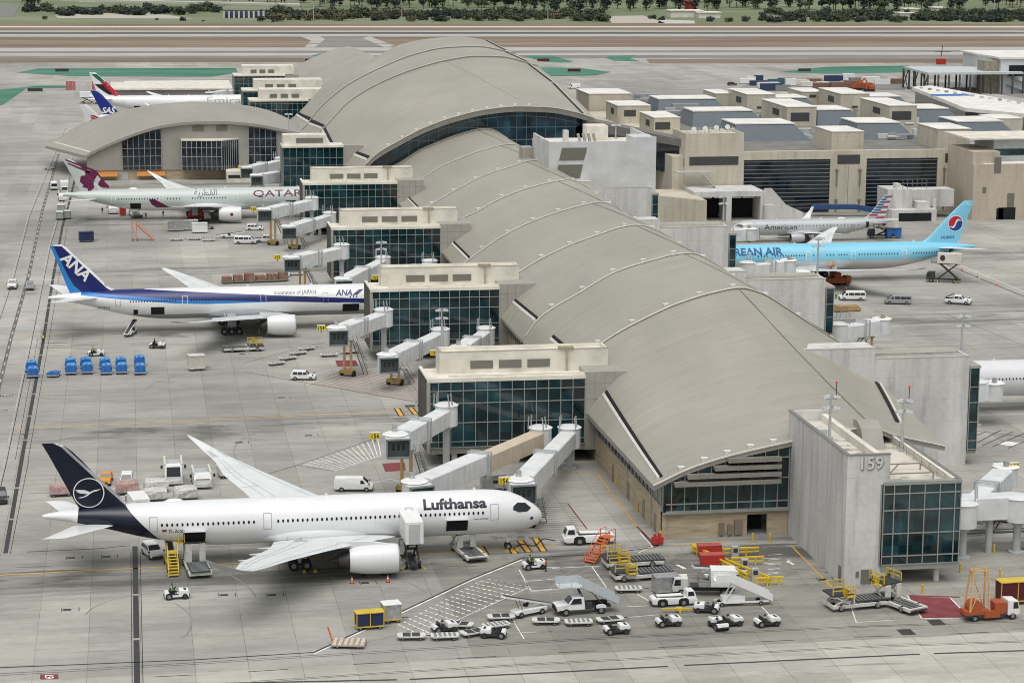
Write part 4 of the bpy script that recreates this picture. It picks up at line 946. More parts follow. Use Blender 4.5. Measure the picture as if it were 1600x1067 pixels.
for px, py, w, h in ((1579,313,2,4),(1538,297,1,1.6),(1559,258,2,4.4)): p = atY(px, py, 600); MB().box(p.x-w/2,p.x+w/2,599.85 if p.z < zA-3.4 else 600.8,600 if p.z < zA-3.4 else 601,p.z-h/2,p.z+h/2).build('louvre', LOUV, bt2)
# low garage and ramps in front of the landside terminal
gar = thing('service_garage', 'low concrete garage with two dark vehicle openings below the beige terminal', 'garage')
YG = 606.0
gx = lambda p: atY(p, 330, YG).x
zG = atY(1140, 300, YG).z
MB().box(gx(1085),gx(1098),YG,YG+14,0,zG-1.4).box(gx(1135),gx(1143),YG,YG+14,0,zG-1.4).box(gx(1188),gx(1193.8),YG,YG+14,0,zG-1.4).box(gx(1085),gx(1194),YG,YG+14,zG-1.4,zG+.1).build('wall', CONC, gar)
MB().box(gx(1085)+.2,gx(1194)-.2,YG+8,YG+8.3,0,zG-1.45).build('dark_interior', DARKHOLE, gar)
mb = MB()
for p in (1106,1127,1152,1172): mb.box(gx(p)-1.6,gx(p)+1.6,YG+2,YG+2.4,zG-2.0,zG-1.75)
mb.build('strip_light', WHITE, gar)
MB().prism_y([(gx(1194),0),(gx(1255),0),(gx(1255),2.2),(gx(1228),4.4),(gx(1205),zG+.8),(gx(1194),zG+.8)],YG,YG+.6).box(gx(1192),gx(1208),YG-1.5,YG,0,4.6).build('ramp_wall', CONC, gar)
MB().prism([(gx(1030),YG+2),(gx(1090),YG-10),(gx(1090),YG+16),(gx(1030),YG+16)],0,zG-1).build('ramp_block', BEIGE, gar)
mb = MB().box(gx(1070),gx(1128),YG+10,YG+13,zG+4.2,zG+4.5)
for k in range(12): mb.box(gx(1106)+k*.35,gx(1106)+k*.35+.4,YG+8,YG+10,zG+4.2-k*.36,zG+4.4-k*.36)
mb.bar((gx(1070),YG+10,zG+5.5),(gx(1106),YG+10,zG+5.5),.1); mb.build('outside_stair', LGREY, gar)
sh_ = thing('service_shed', 'low grey concrete service building with two dark bays beside the striped tail', 'service building')
sx = lambda p: atY(p, 370, 600).x
MB().box(sx(1392),sx(1462),600,612,0,3.2).box(sx(1390),sx(1428),603,612,3.2,8.6).box(sx(1428),sx(1500),606,612,3.2,8.0).build('wall', CONC, sh_)
for p in (1416,1441): MB().box(sx(p)-2.4,sx(p)+2.4,599.85,600,0,2.3).build('vehicle_bay', DARKHOLE, sh_)
MB().box(sx(1405),sx(1412),604,607,8.6,10).box(sx(1434),sx(1452),601,605,3.2,5.2).tube((sx(1462),602,1),(sx(1462),602,6),.5).build('plant', OFFWHITE, sh_)
mb = MB()
for k in range(6): mb.bar((sx(1415)+k*1.4,604,8.6),(sx(1415)+k*1.4,604,11.2),.1)
mb.bar((sx(1415),604,11.2),(sx(1415)+7,604,11.2),.12).bar((sx(1415),604,10),(sx(1415)+7,604,10),.1); mb.build('guard_rail', GREYM, sh_)
# ------------------------------------------------------------------ airliners (local frame: nose at x=0 pointing +x, z up from the ground)
class Fus:
    def __init__(s, L, R, zc, nose=1.0, blunt=0.0):
        k = R/3.0; s.L, s.R, s.zc = L, R, zc
        st = [(0,-.85,-.85,0),(.12,-.42,-1.22,.42),(.35,-.02,-1.6,.82),(.9,.52,-2.02,1.32),(1.8,1.18,-2.42,1.82),(3.0,1.95,-2.72,2.27),(4.5,2.58,-2.90,2.62),(6.5,2.93,-3.0,2.88),(9.5,3.03,-3.03,2.98),(13,3.04,-3.04,2.98)]
        tl = [(24,3.04,-3.04,2.98),(20,3.04,-2.86,2.95),(16,3.02,-2.25,2.78),(12,2.96,-1.38,2.42),(8,2.80,-.25,1.82),(4.5,2.52,.62,1.18),(2,2.22,1.08,.72),(.6,2.02,1.32,.45),(0,1.86,1.50,.22)]
        X, T, B, H = [], [], [], []
        for a, t, b, h in st: X.append(a*k*nose); T.append(zc+t*k); B.append(zc+b*k); H.append(h*k)
        for a, t, b, h in tl: X.append(L-a*k*1.02); T.append(zc+t*k); B.append(zc+b*k); H.append(h*k)
        s.X = X; s.ft, s.fb, s.fh = pchip(X, T), pchip(X, B), pchip(X, H)
    def sec(s, x): d = -x; return s.ft(d), s.fb(d), s.fh(d)
    def side(s, sgn, off=0.03):
        def f(x, z):
            t, b, h = s.sec(x); c = (t+b)/2; r = max(0.05, (t-b)/2)
            return sgn*((h)*math.sqrt(max(0.0, 1-min(1, ((z-c)/r)**2)))+off)
        return f
    def build(s, m, parent):
        n = 44; xs = []; X = s.X
        for a, b in zip(X, X[1:]):
            k = max(1, int((b-a)/1.3)) if (b-a) > 1 else 2
            xs += [a+(b-a)*i/k for i in range(k)]
        xs.append(X[-1]); rings = []
        for d in xs:
            t, b, h = s.ft(d), s.fb(d), s.fh(d); c = (t+b)/2; r = (t-b)/2
            rings.append([(-d, max(h, .01)*math.cos(2*PI*i/n), c+max(r, .01)*math.sin(2*PI*i/n)) for i in range(n)])
        return MB().loft(rings).build('fuselage', m, parent, smooth=True, angle=1.0)
def wing_mesh(st, sgn, n=9):
    """st: (y, xLE, xTE, z, thick)"""
    rings = []
    for y, le, te, z, t in st:
        c = le-te; up, lo = [], []
        for i in range(n+1):
            u = 0.5-0.5*math.cos(PI*i/n); yt = t*2.9*(0.2969*math.sqrt(u)-0.126*u-0.3516*u*u+0.2843*u**3-0.1015*u**4)/1.0
            cam_ = 0.10*t*math.sin(PI*u); up.append((le-c*u, sgn*y, z+yt*.62+cam_)); lo.append((le-c*u, sgn*y, z-yt*.48+cam_))
        rings.append(up+lo[-2:0:-1])
    return MB().loft(rings)
def fin_surf(st):
    """st: (z, xLE, xTE, halfthick) -> mesh and half thickness function"""
    fl = pchip([a[0] for a in st], [a[1] for a in st]); ft = pchip([a[0] for a in st], [a[2] for a in st]); fh = pchip([a[0] for a in st], [a[3] for a in st])
    prof = pchip([0,.04,.15,.4,.75,1], [0,.55,.9,1,.55,.06])
    def half(x, z):
        le, te = fl(z), ft(z); u = min(1, max(0, (le-x)/max(.01, le-te))); return fh(z)*prof(u)
    n = 10; rings = []
    z0, z1 = st[0][0], st[-1][0]; zs = sorted(set([z0+(z1-z0)*i/8 for i in range(9)]+[a[0] for a in st]))
    for z in zs:
        le, te = fl(z), ft(z); us = [0.5-0.5*math.cos(PI*i/n) for i in range(n+1)]
        up = [(le-(le-te)*u, fh(z)*prof(u), z) for u in us]; lo = [(le-(le-te)*u, -fh(z)*prof(u), z) for u in us]
        rings.append(up+lo[-2:0:-1])
    return MB().loft(rings), half, fl, ft
def rect(x0, x1, z0, z1): return [(x0,z0),(x1,z0),(x1,z1),(x0,z1)], [(0,1,2,3)]
def frame_(x0, x1, z0, z1, w=.09):
    return [(x0,z0),(x1,z0),(x1,z1),(x0,z1),(x0+w,z0+w),(x1-w,z0+w),(x1-w,z1-w),(x0+w,z1-w)], [(0,1,5,4),(1,2,6,5),(2,3,7,6),(3,0,4,7)]
def oval(cx, cz, w, h, n=8): return [(cx+w/2*math.cos(2*PI*i/n), cz+h/2*math.sin(2*PI*i/n)) for i in range(n)], [tuple(range(n))]
WIN = mat('cabin_window_dark', (0.02,0.022,0.03), 0.2, var=0.02)
DOORL = mat('door_outline_grey', (0.33,0.34,0.35), 0.5, var=0.05)
TYRE = BLACK
def wheel_set(parent, x, y, zaxle, r, w, m=TYRE):
    wh = MB().tube((x,y-w/2,zaxle),(x,y+w/2,zaxle),r,n=16).build('wheel', m, parent, smooth=True, angle=0.6)
    MB().tube((x,y-w/2-.02,zaxle),(x,y+w/2+.02,zaxle),r*.48,n=12).build('hub', GREYM, wh)
    return wh
def airliner(name, label, loc, rz, P):
    t = thing(name, label, 'airliner', (loc[0], loc[1], 0), rz)
    F = Fus(P['L'], P['R'], P['zc'], P.get('nose', 1.0)); near = P['near']; k = P['R']/3.0
    fus = F.build(P['skin'], t); S = F.side(near); S2 = F.side(-near)
    t_, b_, h_ = F.sec(-P['L']/2)
    # belly fairing
    x0, x1 = P['fair']; rings = []
    for i in range(13):
        u = i/12; sc = math.sin(PI*min(1, max(0, u)))**0.55 if 0 < u < 1 else 0.02; x = x0+(x1-x0)*u; n = 20
        rings.append([(x, (h_+.12*k)*sc*math.cos(a) if sc > .1 else .02*math.cos(a), P['zc']-1.55*k+(1.75*k)*sc*math.sin(a)) for a in [2*PI*j/n for j in range(n)]])
    MB().loft(rings).build('belly_fairing', P['belly'], t, smooth=True, angle=1)
    for sg in (1, -1):
        w = wing_mesh(P['wing'], sg).build('wing', [P['wingm'], mat('wing_underside_shaded_grey', (0.40,0.42,0.425), .5, var=.08)], t, smooth=True, angle=0.8)  # light grey underside paint, darkened to carry the shade under wing and winglet
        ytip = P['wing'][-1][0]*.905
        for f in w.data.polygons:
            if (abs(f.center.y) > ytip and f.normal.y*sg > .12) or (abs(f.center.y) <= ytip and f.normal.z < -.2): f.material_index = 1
        if P.get('flaps', True) and sg == near:
            fm = MB()
            for y, le, te, z, tt in P['wing'][1:3]:
                pass
            for fy, fxp, fz, ln in P.get('tracks', []): fm.loft([[(fxp+ln*.6,sg*(fy-.02),fz),(fxp+ln*.6,sg*(fy+.02),fz),(fxp+ln*.6,sg*fy,fz-.02)],[(fxp,sg*(fy-.28),fz-.1),(fxp,sg*(fy+.28),fz-.1),(fxp,sg*fy,fz-.75)],[(fxp-ln*.4,sg*(fy-.05),fz-.1),(fxp-ln*.4,sg*(fy+.05),fz-.1),(fxp-ln*.4,sg*fy,fz-.2)]])
            if fm.v: fm.build('flap_track_fairing', P['wingm'], w, smooth=True)
        wl = P.get('panel')
        if wl:       # spoiler and flap panel breaks drawn as thin raised seams on the upper skin
            st = P['wing']; fy = pchip([a[0] for a in st], [a[1] for a in st]); ft = pchip([a[0] for a in st], [a[2] for a in st]); fz = pchip([a[0] for a in st], [a[3] for a in st]); fk = pchip([a[0] for a in st],[a[4] for a in st])
            mb = MB()
            def up(y, u): return (fy(y)-(fy(y)-ft(y))*u, sg*y, fz(y)+fk(y)*(.62*2.9*(0.2969*math.sqrt(u)-0.126*u-0.3516*u*u+0.2843*u**3-0.1015*u**4)+.10*math.sin(PI*u))+.012)
            ys = [st[0][0]+1.5+i*(st[-3][0]-st[0][0]-2.5)/14 for i in range(15)]
            for u in (.16,.66,.8):
                for a, b in zip(ys, ys[1:]): mb.bar(up(a,u), up(b,u), .07, .01)
            for y in ys[1::3]: mb.bar(up(y,.66), up(y,.985), .07, .01)
            mb.build('panel_seam', mat('wing_seam_grey', (0.36,0.39,0.40), 0.6), w)
    e = P['eng']
    for sg in (1, -1):
        y = sg*e['y']; r = e['r']; z = e['z']; xf, xb = e['x']; n = 26
        pr = [(0,.90),(.03,.96),(.12,1.0),(.45,1.02),(.72,.97),(.9,.88),(1,.80)]
        rg = [[(xf+(xb-xf)*u, y+r*q*math.cos(2*PI*i/n), z+r*q*math.sin(2*PI*i/n)) for i in range(n)] for u, q in pr]
        inner = [[(xf+(xb-xf)*u, y+r*q*math.cos(2*PI*i/n), z+r*q*math.sin(2*PI*i/n)) for i in range(n)] for u, q in ((.0,.90),(.04,.84),(.25,.82))]
        en = MB().loft(rg, cap=False).build('engine', P['engm'], t, smooth=True, angle=1)
        lip = MB().loft([rg[0], rg[1], [(a-.25*k, b, c) for a, b, c in rg[1]]], cap=False); MB().loft([[(a, (b-y)*1.004+y, (c-z)*1.004+z) for a, b, c in q] for q in rg[:2]], cap=False).build('intake_lip', SILVER, en, smooth=True)
        MB().loft(inner, cap=False).add(inner[2], [tuple(range(n))]).build('fan_intake', DARK, en, smooth=True)
        MB().loft([[(xf+(xb-xf)*u, y+r*q*math.cos(2*PI*i/n), z+r*q*math.sin(2*PI*i/n)) for i in range(n)] for u, q in ((.86,.78),(1.0,.60),(1.22,.44),(1.24,.30),(1.42,.04))]).build('exhaust_nozzle', mat('dark_titanium', (0.09,0.085,0.085), 0.4, 0.6), en, smooth=True)
        MB().loft([[(xf+(xb-xf)*a, y+s*.22*k, zz) for s, zz in ((-1,z+r*.85),(1,z+r*.85),(1,zt),(-1,zt))] for a, zt in ((.22,z+r*1.02),(.55,z+r*1.22),(1.25,z+r*1.30))]).build('pylon', P['engm'], en)
        if e.get('emblem') and sg == near: decal(*oval(xf-(xf-xb)*.45, z+.1, .9, .9, 10), lambda x, zz: y+near*(r*1.015*math.sqrt(max(0,1-((zz-z)/r/1.02)**2))+.02), e['emblem'], en, 'emblem')
        hs = wing_mesh(P['hstab'], sg).build('tailplane', P['hsm'], t, smooth=True, angle=0.8)
    fm, half, fl, ft = fin_surf(P['fin']); fin = fm.build('tail_fin', P['finm'], t, smooth=True, angle=0.9)
    FS = lambda x, z: near*(half(x, z)+.05); FS2 = lambda x, z: -near*(half(x, z)+.02)
    # gear
    ng = P['nosegear']; g = MB().tube((ng[0],0,.45*k),(ng[0]-.1,0,ng[1]),.14*k).bar((ng[0],0,1.0*k),(ng[0]+1.4*k,0,ng[1]),.1*k).box(ng[0]-1.6*k,ng[0]-.2*k,-.45*k,-.38*k,ng[1]-.9*k,ng[1]+.1*k).build('nose_gear', WHITE, t)
    for y in (-.3*k,.3*k): wheel_set(g, ng[0], y, .5*k, .5*k, .3*k)
    mg = P['maingear']
    for sg in (1, -1):
        g = MB().tube((mg['x'],sg*mg['y'],.9*k),(mg['x']+.2,sg*mg['y']*.93,P['zc']-1.2*k),.22*k).bar((mg['x'],sg*mg['y'],1.3*k),(mg['x']-1.4*k,sg*(mg['y']-2.2*k),P['zc']-1.6*k),.16*k).box(mg['x']-.8*k,mg['x']+.9*k,sg*(mg['y']+.45*k)-.04,sg*(mg['y']+.45*k)+.04,1.6*k,P['zc']-1.3*k).build('main_gear', LGREY, t)
        ax = [0] if mg['n'] == 2 else ([-.85*k,.85*k] if mg['n'] == 4 else [-1.45*k,0,1.45*k])
        if mg['n'] > 2: MB().bar((mg['x']-ax[-1],sg*mg['y'],.68*k),(mg['x']+ax[-1],sg*mg['y'],.68*k),.22*k).build('bogie_beam', DARK, g)
        for a in ax:
            for y in (-.55*k,.55*k): wheel_set(g, mg['x']+a, sg*mg['y']+y, .68*k, .68*k, .48*k)
    # windscreen
    ws = P.get('screen')
    if ws:
        for sd in (S, S2):
            decal([(x*k, P['zc']+z*k) for x, z in ws], [tuple(range(len(ws)))], sd, GLASSD, t, 'windscreen', step=.2)
    # cabin windows: one object each on the visible side
    wz = P.get('winz'); wm = None
    if wz is not None:
        proto = {}
        for a, b in P['windows']:
            n = int(abs(b-a)/P['pitch'])
            for i in range(n+1):
                x = a+(b-a)*i/max(1, n); key = round(S(x, wz), 2)
                if key not in proto:
                    vs, fs = oval(0, 0, .27*P.get('ws', 1), .40*P.get('ws', 1), 8)
                    me = bpy.data.meshes.new('cabin_window'); me.from_pydata([(u, S(x, wz+v)+near*.004-S(x, wz), v) for u, v in vs], [], fs); me.materials.append(WIN); proto[key] = me
                o = bpy.data.objects.new('cabin_window', proto[key]); COL.objects.link(o); o.parent = t; o.location = (x, S(x, wz), wz)
    for d in P.get('doors', []):
        x, z, w, h = d[:4]; decal(*frame_(x-w/2, x+w/2, z-h/2, z+h/2, .07*P.get('dw', 1)), S, d[4] if len(d) > 4 else DOORL, t, 'cabin_door', step=.3)
    for x, z, w, h, opened in P.get('cargo', []):
        c = decal(*rect(x-w/2, x+w/2, z-h/2, z+h/2), F.side(near, .03), DARKHOLE, t, 'cargo_door')
        if opened:
            y0 = S(x, z+h/2); MB().loft([[(x-w/2,y0,z+h/2),(x+w/2,y0,z+h/2),(x+w/2,y0,z+h/2+.12),(x-w/2,y0,z+h/2+.12)],[(x-w/2,y0+near*1.5,z+h/2+.42),(x+w/2,y0+near*1.5,z+h/2+.42),(x+w/2,y0+near*1.5,z+h/2+.5),(x-w/2,y0+near*1.5,z+h/2+.5)]]).build('door_leaf', WHITE, c)
    for x, w, h in P.get('domes', []):
        tp = F.sec(x)[0]; rg = []
        for i in range(9):
            u = -1+2*i/8; r = math.sqrt(max(0.0, 1-u*u))+.02; rg.append([(x+w/2*u, .55*k*r*math.cos(a), tp-.15+h*r*math.sin(a)) for a in [PI*j/8-.05 for j in range(9)]])
        MB().loft(rg, closed=False).build('antenna_dome', WHITE, t, smooth=True)
    for x in P.get('blades', []): tp = F.sec(x)[0]; MB().prism_y([(x,tp-.05),(x-.6,tp-.05),(x-.55,tp+.4),(x-.35,tp+.4)],-.03,.03).build('antenna_blade', WHITE, t)
    return t, F, S, fin, FS, fl, ft
def hull_text(S, s, x0, x1, zmid, m, parent, direction=1, bold=0.0, shear=0.0, name='lettering', h=None, hk=1.0):
    """text running from x0 to x1 along the hull; zf(x) lets the baseline follow a slope"""
    vs, fs = text_polys(s, 1.0, bold, shear); xa = min(x for x, y in vs); w = text_width(vs); ya, yb = min(y for x, y in vs), max(y for x, y in vs)
    k = abs(x1-x0)/w; kz = k*hk if h is None else h/(yb-ya)
    P = [(x0+direction*(x-xa)*k, zmid+(y-(ya+yb)/2)*kz) for x, y in vs]
    return decal(P, fs, S, m, parent, name, step=.2)
def stripe_poly(pts): return pts, [tuple(range(len(pts)))]

A350W = [(2.4,-20.2,-36.6,3.1,1.7),(6,-23.3,-37.0,3.75,1.35),(10.5,-26.9,-37.7,4.5,1.0),(16,-31.2,-39.6,5.35,.75),(22,-35.8,-42.0,6.2,.55),(27,-39.2,-42.9,6.85,.4),(29.3,-40.9,-43.6,7.2,.32),(30.6,-42.3,-44.5,7.75,.24),(31.6,-44.1,-45.5,8.6,.18),(32.2,-45.6,-46.4,9.35,.12),(32.4,-46.5,-46.8,9.8,.06)]
B777W = [(2.5,-24.0,-41.0,2.9,1.8),(6.5,-27.2,-41.0,3.5,1.4),(10.5,-30.4,-41.3,4.1,1.1),(16,-34.8,-43.0,4.9,.8),(22,-39.4,-45.3,5.8,.6),(27.5,-43.6,-47.5,6.7,.42),(30,-45.8,-48.7,7.1,.3),(31.6,-47.6,-49.6,7.5,.2),(32.4,-49.2,-50.2,7.9,.08)]
A350H = [(0.8,-56.6,-62.6,5.9,.7),(9.0,-63.4,-66.2,6.6,.25),(9.4,-64.4,-66.6,6.65,.1)]
B777H = [(0.8,-62.8,-69.8,7.4,.8),(9.8,-70.2,-73.2,8.2,.3),(10.7,-71.8,-73.8,8.3,.12)]
FIN350 = [(7.0,-53.9,-61.2,.42),(8.3,-55.6,-62.0,.40),(12,-59.2,-63.9,.32),(15.6,-62.4,-65.7,.22),(16.5,-63.5,-66.2,.16),(16.9,-64.6,-66.4,.08)]
FIN777 = [(7.8,-57.8,-69.0,.48),(9.2,-61.2,-69.6,.42),(12,-64.0,-70.6,.36),(17.6,-69.6,-72.6,.22),(18.3,-70.5,-72.9,.14)]
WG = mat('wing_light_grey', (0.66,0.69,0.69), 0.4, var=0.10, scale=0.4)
n = NB('gloss_white_hull', .28, 0, .5); PW = n.out(hull(n, (0.74,0.755,0.755)))
BELLYG = mat('grey_hull_belly', (0.38,0.40,0.42), 0.4, var=0.08)
LHB = srgb(5, 14, 60); LHB = (0.003,0.006,0.022)
LHBLUE = mat('midnight_blue_paint', LHB, 0.3, var=0.05)
SCREEN350 = [(-1.75,.62),(-2.55,1.32),(-3.7,1.55),(-4.35,1.2),(-4.45,.75),(-3.6,.36),(-2.4,.30)]
SCREEN777 = [(-1.9,.85),(-2.9,1.5),(-3.9,1.55),(-4.5,1.25),(-4.5,.8),(-3.4,.62)]
# --- white-and-navy twin jet, nearest
n = NB('white_and_midnight_hull', 0.28, 0, 0.5)
f = n.math('MULTIPLY', n.less(n.x, n.math('MULTIPLY_ADD', n.z, -0.95, -47.9)), n.more(n.x, n.math('MULTIPLY_ADD', n.z, .12, -62.9)))
n.out(n.mix(f, hull(n, (0.76,0.775,0.775)), (*LHB,)))
P350 = dict(L=66.6, R=3.0, zc=5.45, near=-1, skin=n.m, belly=PW, wing=A350W, wingm=WG, engm=PW, hsm=PW, finm=LHBLUE, hstab=A350H, fin=FIN350, panel=True,
  fair=(-18.5,-43.5), eng=dict(x=(-20.9,-27.4), y=10.5, r=1.95, z=2.55), nosegear=(-4.7,2.8), maingear=dict(x=-33.4,y=5.3,n=4), screen=SCREEN350,
  winz=6.05, pitch=.635, ws=1.12, windows=[(-8.6,-17.0),(-19.9,-36.0),(-39.2,-51.2)], doors=[(-7.0,6.05,1.15,2.1),(-18.6,6.05,1.0,2.1),(-37.4,6.05,1.1,2.1),(-52.3,6.1,1.05,2.0)],
  cargo=[(-12.1,4.35,2.9,1.6,True),(-47.0,4.15,2.9,1.6,True)], domes=[(-49.5,2.8,.55)], blades=[-29,-9], tracks=[(8,-37.6,4.0,3.6),(14,-39.2,5.0,3.2),(19,-41,5.7,2.8)])
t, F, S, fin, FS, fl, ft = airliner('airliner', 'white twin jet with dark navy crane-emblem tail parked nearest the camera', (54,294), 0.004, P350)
hull_text(S, 'Lufthansa', -16.6, -8.05, 7.32, LHBLUE, t, 1, bold=0.035, hk=.74)
hull_text(S, 'D-AIXL', -50.3, -48.1, 5.15, LHBLUE, t, 1, name='registration')
hull_text(S, 'Airbus A350-900', -9.9, -7.9, 5.25, LHBLUE, t, 1, name='small_lettering')
for i, c in enumerate(((0.01,0.01,0.01),(0.5,0.02,0.02),(0.7,0.5,0.05))): decal(*rect(-51.2,-50.6,5.28-.14*i,5.40-.14*i), S, mat('flag_stripe_%d' % i if False else ('flag_black','flag_red','flag_gold')[i], c, .5), t, 'flag_patch')
decal(*oval(-1.75,4.75,.5,.42,10), S, mat('nose_emblem_blue', (0.03,0.05,0.12), .4), t, 'nose_emblem')
MB().loft([[(-64.9,.52*math.cos(a),6.95+.38*math.sin(a)) for a in [2*PI*i/16 for i in range(16)]],[(-65.9,.33*math.cos(a),7.0+.27*math.sin(a)) for a in [2*PI*i/16 for i in range(16)]]]).build('tail_exhaust', SILVER, t, smooth=True)
def ring_decal(cx, cz, r, w, surf, m, parent, n=36, name='emblem_ring'):
    vs = [(cx+q*math.cos(2*PI*i/n), cz+q*math.sin(2*PI*i/n)) for q in (r, r-w) for i in range(n)]
    return decal(vs, [(i, (i+1) % n, n+(i+1) % n, n+i) for i in range(n)], surf, m, parent, name, step=.5)
CX, CZ = -60.55, 10.15
def crane(cx, cz, s, surf, m, parent):
    body = [(-1.25,-.62),(-.75,-.60),(-.25,-.42),(.25,-.05),(.55,.12),(.95,.20),(1.45,.42),(1.15,.40),(.75,.34),(.45,.26),(.15,.10),(-.10,-.12),(-.55,-.42),(-1.0,-.52)]
    w = [(.28,.02),(-.05,.22),(-.45,.36),(-1.65,.40),(-1.2,.28),(-1.45,.22),(-1.0,.14),(-1.2,.06),(-.75,0.02),(-.9,-.06),(-.45,-.10),(-.1,-.12)]
    for p in (body, w): decal([(cx+x*s, cz+z*s) for x, z in p], [tuple(range(len(p)))], surf, m, parent, 'emblem_crane', step=.5)
for sf in (FS,): ring_decal(CX, CZ, 2.02, .13, sf, WHITE, fin); crane(CX-.02, CZ, 1.12, sf, WHITE, fin)
decal([(-53.95,7.1),(-55.3,8.2),(-59.1,12.0),(-63.6,16.55),(-64.6,16.95),(-65.0,16.95),(-63.9,16.4),(-59.6,12.0),(-55.8,8.2),(-54.6,7.1)], [(0,1,8,9),(1,2,7,8),(2,3,6,7),(3,4,5,6)], FS, SILVER, fin, 'leading_edge', step=.25)
decal([(-57.0,7.05),(-61.2,6.95),(-61.2,7.05),(-57.0,7.15)], [(0,1,2,3)], FS, LGREY, fin, 'root_seam')

# --- white jet with blue tail, second stand
n = NB('white_hull_with_blue_bands', 0.28, 0, 0.5)
ztop = n.math('MULTIPLY_ADD', n.x, -0.058, 5.72); zmid = n.math('ADD', n.math('MULTIPLY_ADD', n.x, -0.041, 4.95), n.math('MULTIPLY', n.math('MAXIMUM', n.math('SUBTRACT', -48, n.x), 0), .055))
zlo = n.math('SUBTRACT', zmid, n.math('MINIMUM', n.math('MAXIMUM', n.math('MULTIPLY', n.math('SUBTRACT', -27, n.x), .05), 0), .75))
dark = n.math('MULTIPLY', n.less(n.z, ztop), n.more(n.z, zmid)); lite = n.math('MULTIPLY', n.less(n.z, zmid), n.more(n.z, zlo))
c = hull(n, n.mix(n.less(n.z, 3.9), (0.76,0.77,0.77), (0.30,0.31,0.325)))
c = n.mix(n.math('MULTIPLY', lite, n.more(n.x, -67)), c, (0.02,0.19,0.52)); c = n.mix(n.math('MULTIPLY', dark, n.more(n.x, -66)), c, (0.010,0.018,0.13)); n.out(c)
ANAD = mat('deep_blue_paint', (0.010,0.018,0.13), .3, var=.04); ANAL = mat('sky_blue_stripe', (0.02,0.22,0.58), .3, var=.04)
P777 = dict(L=73.6, R=3.1, zc=5.75, near=-1, nose=.95, skin=n.m, belly=BELLYG, wing=B777W, wingm=WG, engm=PW, hsm=PW, finm=ANAD, hstab=B777H, fin=FIN777, panel=True,
  fair=(-22,-47), eng=dict(x=(-24.4,-30.2), y=9.8, r=2.05, z=2.5), nosegear=(-5.9,2.9), maingear=dict(x=-37.1,y=5.5,n=6), screen=SCREEN777,
  winz=6.75, pitch=.56, windows=[(-7.5,-9.6),(-11.3,-12.6),(-19.6,-29.0),(-32.0,-45.0),(-48.2,-57.2)], doors=[(-17.7,6.6,1.1,2.0),(-30.4,6.6,1.1,2.0,WHITE),(-46.3,6.6,1.1,2.0,WHITE),(-59.7,6.7,1.05,1.9)],
  cargo=[(-51.8,4.75,2.7,1.6,False),(-56.2,4.5,.9,1.1,False),(-12.5,4.4,3.4,1.6,True)], blades=[-20,-33,-41])
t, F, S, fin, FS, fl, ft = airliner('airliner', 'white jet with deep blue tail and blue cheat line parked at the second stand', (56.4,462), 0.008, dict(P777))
hull_text(S, 'ANA', -15.6, -12.2, 7.55, ANAD, t, 1, bold=.02, shear=.25); decal([(-12.2,7.05),(-11.2,7.05),(-9.7,8.1),(-10.7,8.1)], [(0,1,2,3)], S, ANAD, t, 'emblem_bar')
hull_text(S, 'Inspiration of JAPAN', -28.2, -19.6, 7.72, mat('grey_lettering', (0.12,0.12,0.14), .5), t, 1, name='small_lettering')
decal(*oval(-7.3,7.6,.7,.7,12), S, mat('red_disc', (0.6,0.03,0.05), .5), t, 'red_disc'); hull_text(S, 'JA791A', -63.8, -61.3, 5.35, ENGRAVE, t, 1, name='registration')
decal([(-69.0,7.9),(-69.75,9.6),(-70.7,12.3),(-72.95,18.3),(-72.3,18.3),(-69.7,12.3),(-68.4,9.9),(-66.6,8.3)], [(0,1,6,7),(1,2,5,6),(2,3,4,5)], FS, ANAL, fin, 'light_blue_stripe', step=.25)
decal([(-57.8,7.85),(-61.2,9.25),(-63.95,12.0),(-69.55,17.6),(-70.6,18.3),(-72.9,18.3),(-72.8,18.0),(-70.6,17.95),(-64.6,12.0),(-61.9,9.25),(-59.4,7.85)], [(0,1,9,10),(1,2,8,9),(2,3,7,8),(3,4,5,6,7)], FS, WHITE, fin, 'white_leading_edge', step=.2)
vs, fs = text_polys('ANA', 1, .03, .2); w = text_width(vs); ka = 7.0/w; xa = min(x for x, y in vs); th = -math.radians(43); hk = 2.9/max(y for x, y in vs)
decal([(-71.2+(x-xa)*ka*math.cos(th)-y*hk*math.sin(th)*.62+y*.3, 15.9+(x-xa)*ka*math.sin(th)+y*hk*math.cos(th)*.86-.5) for x, y in vs], fs, FS, WHITE, fin, 'lettering', step=.5)

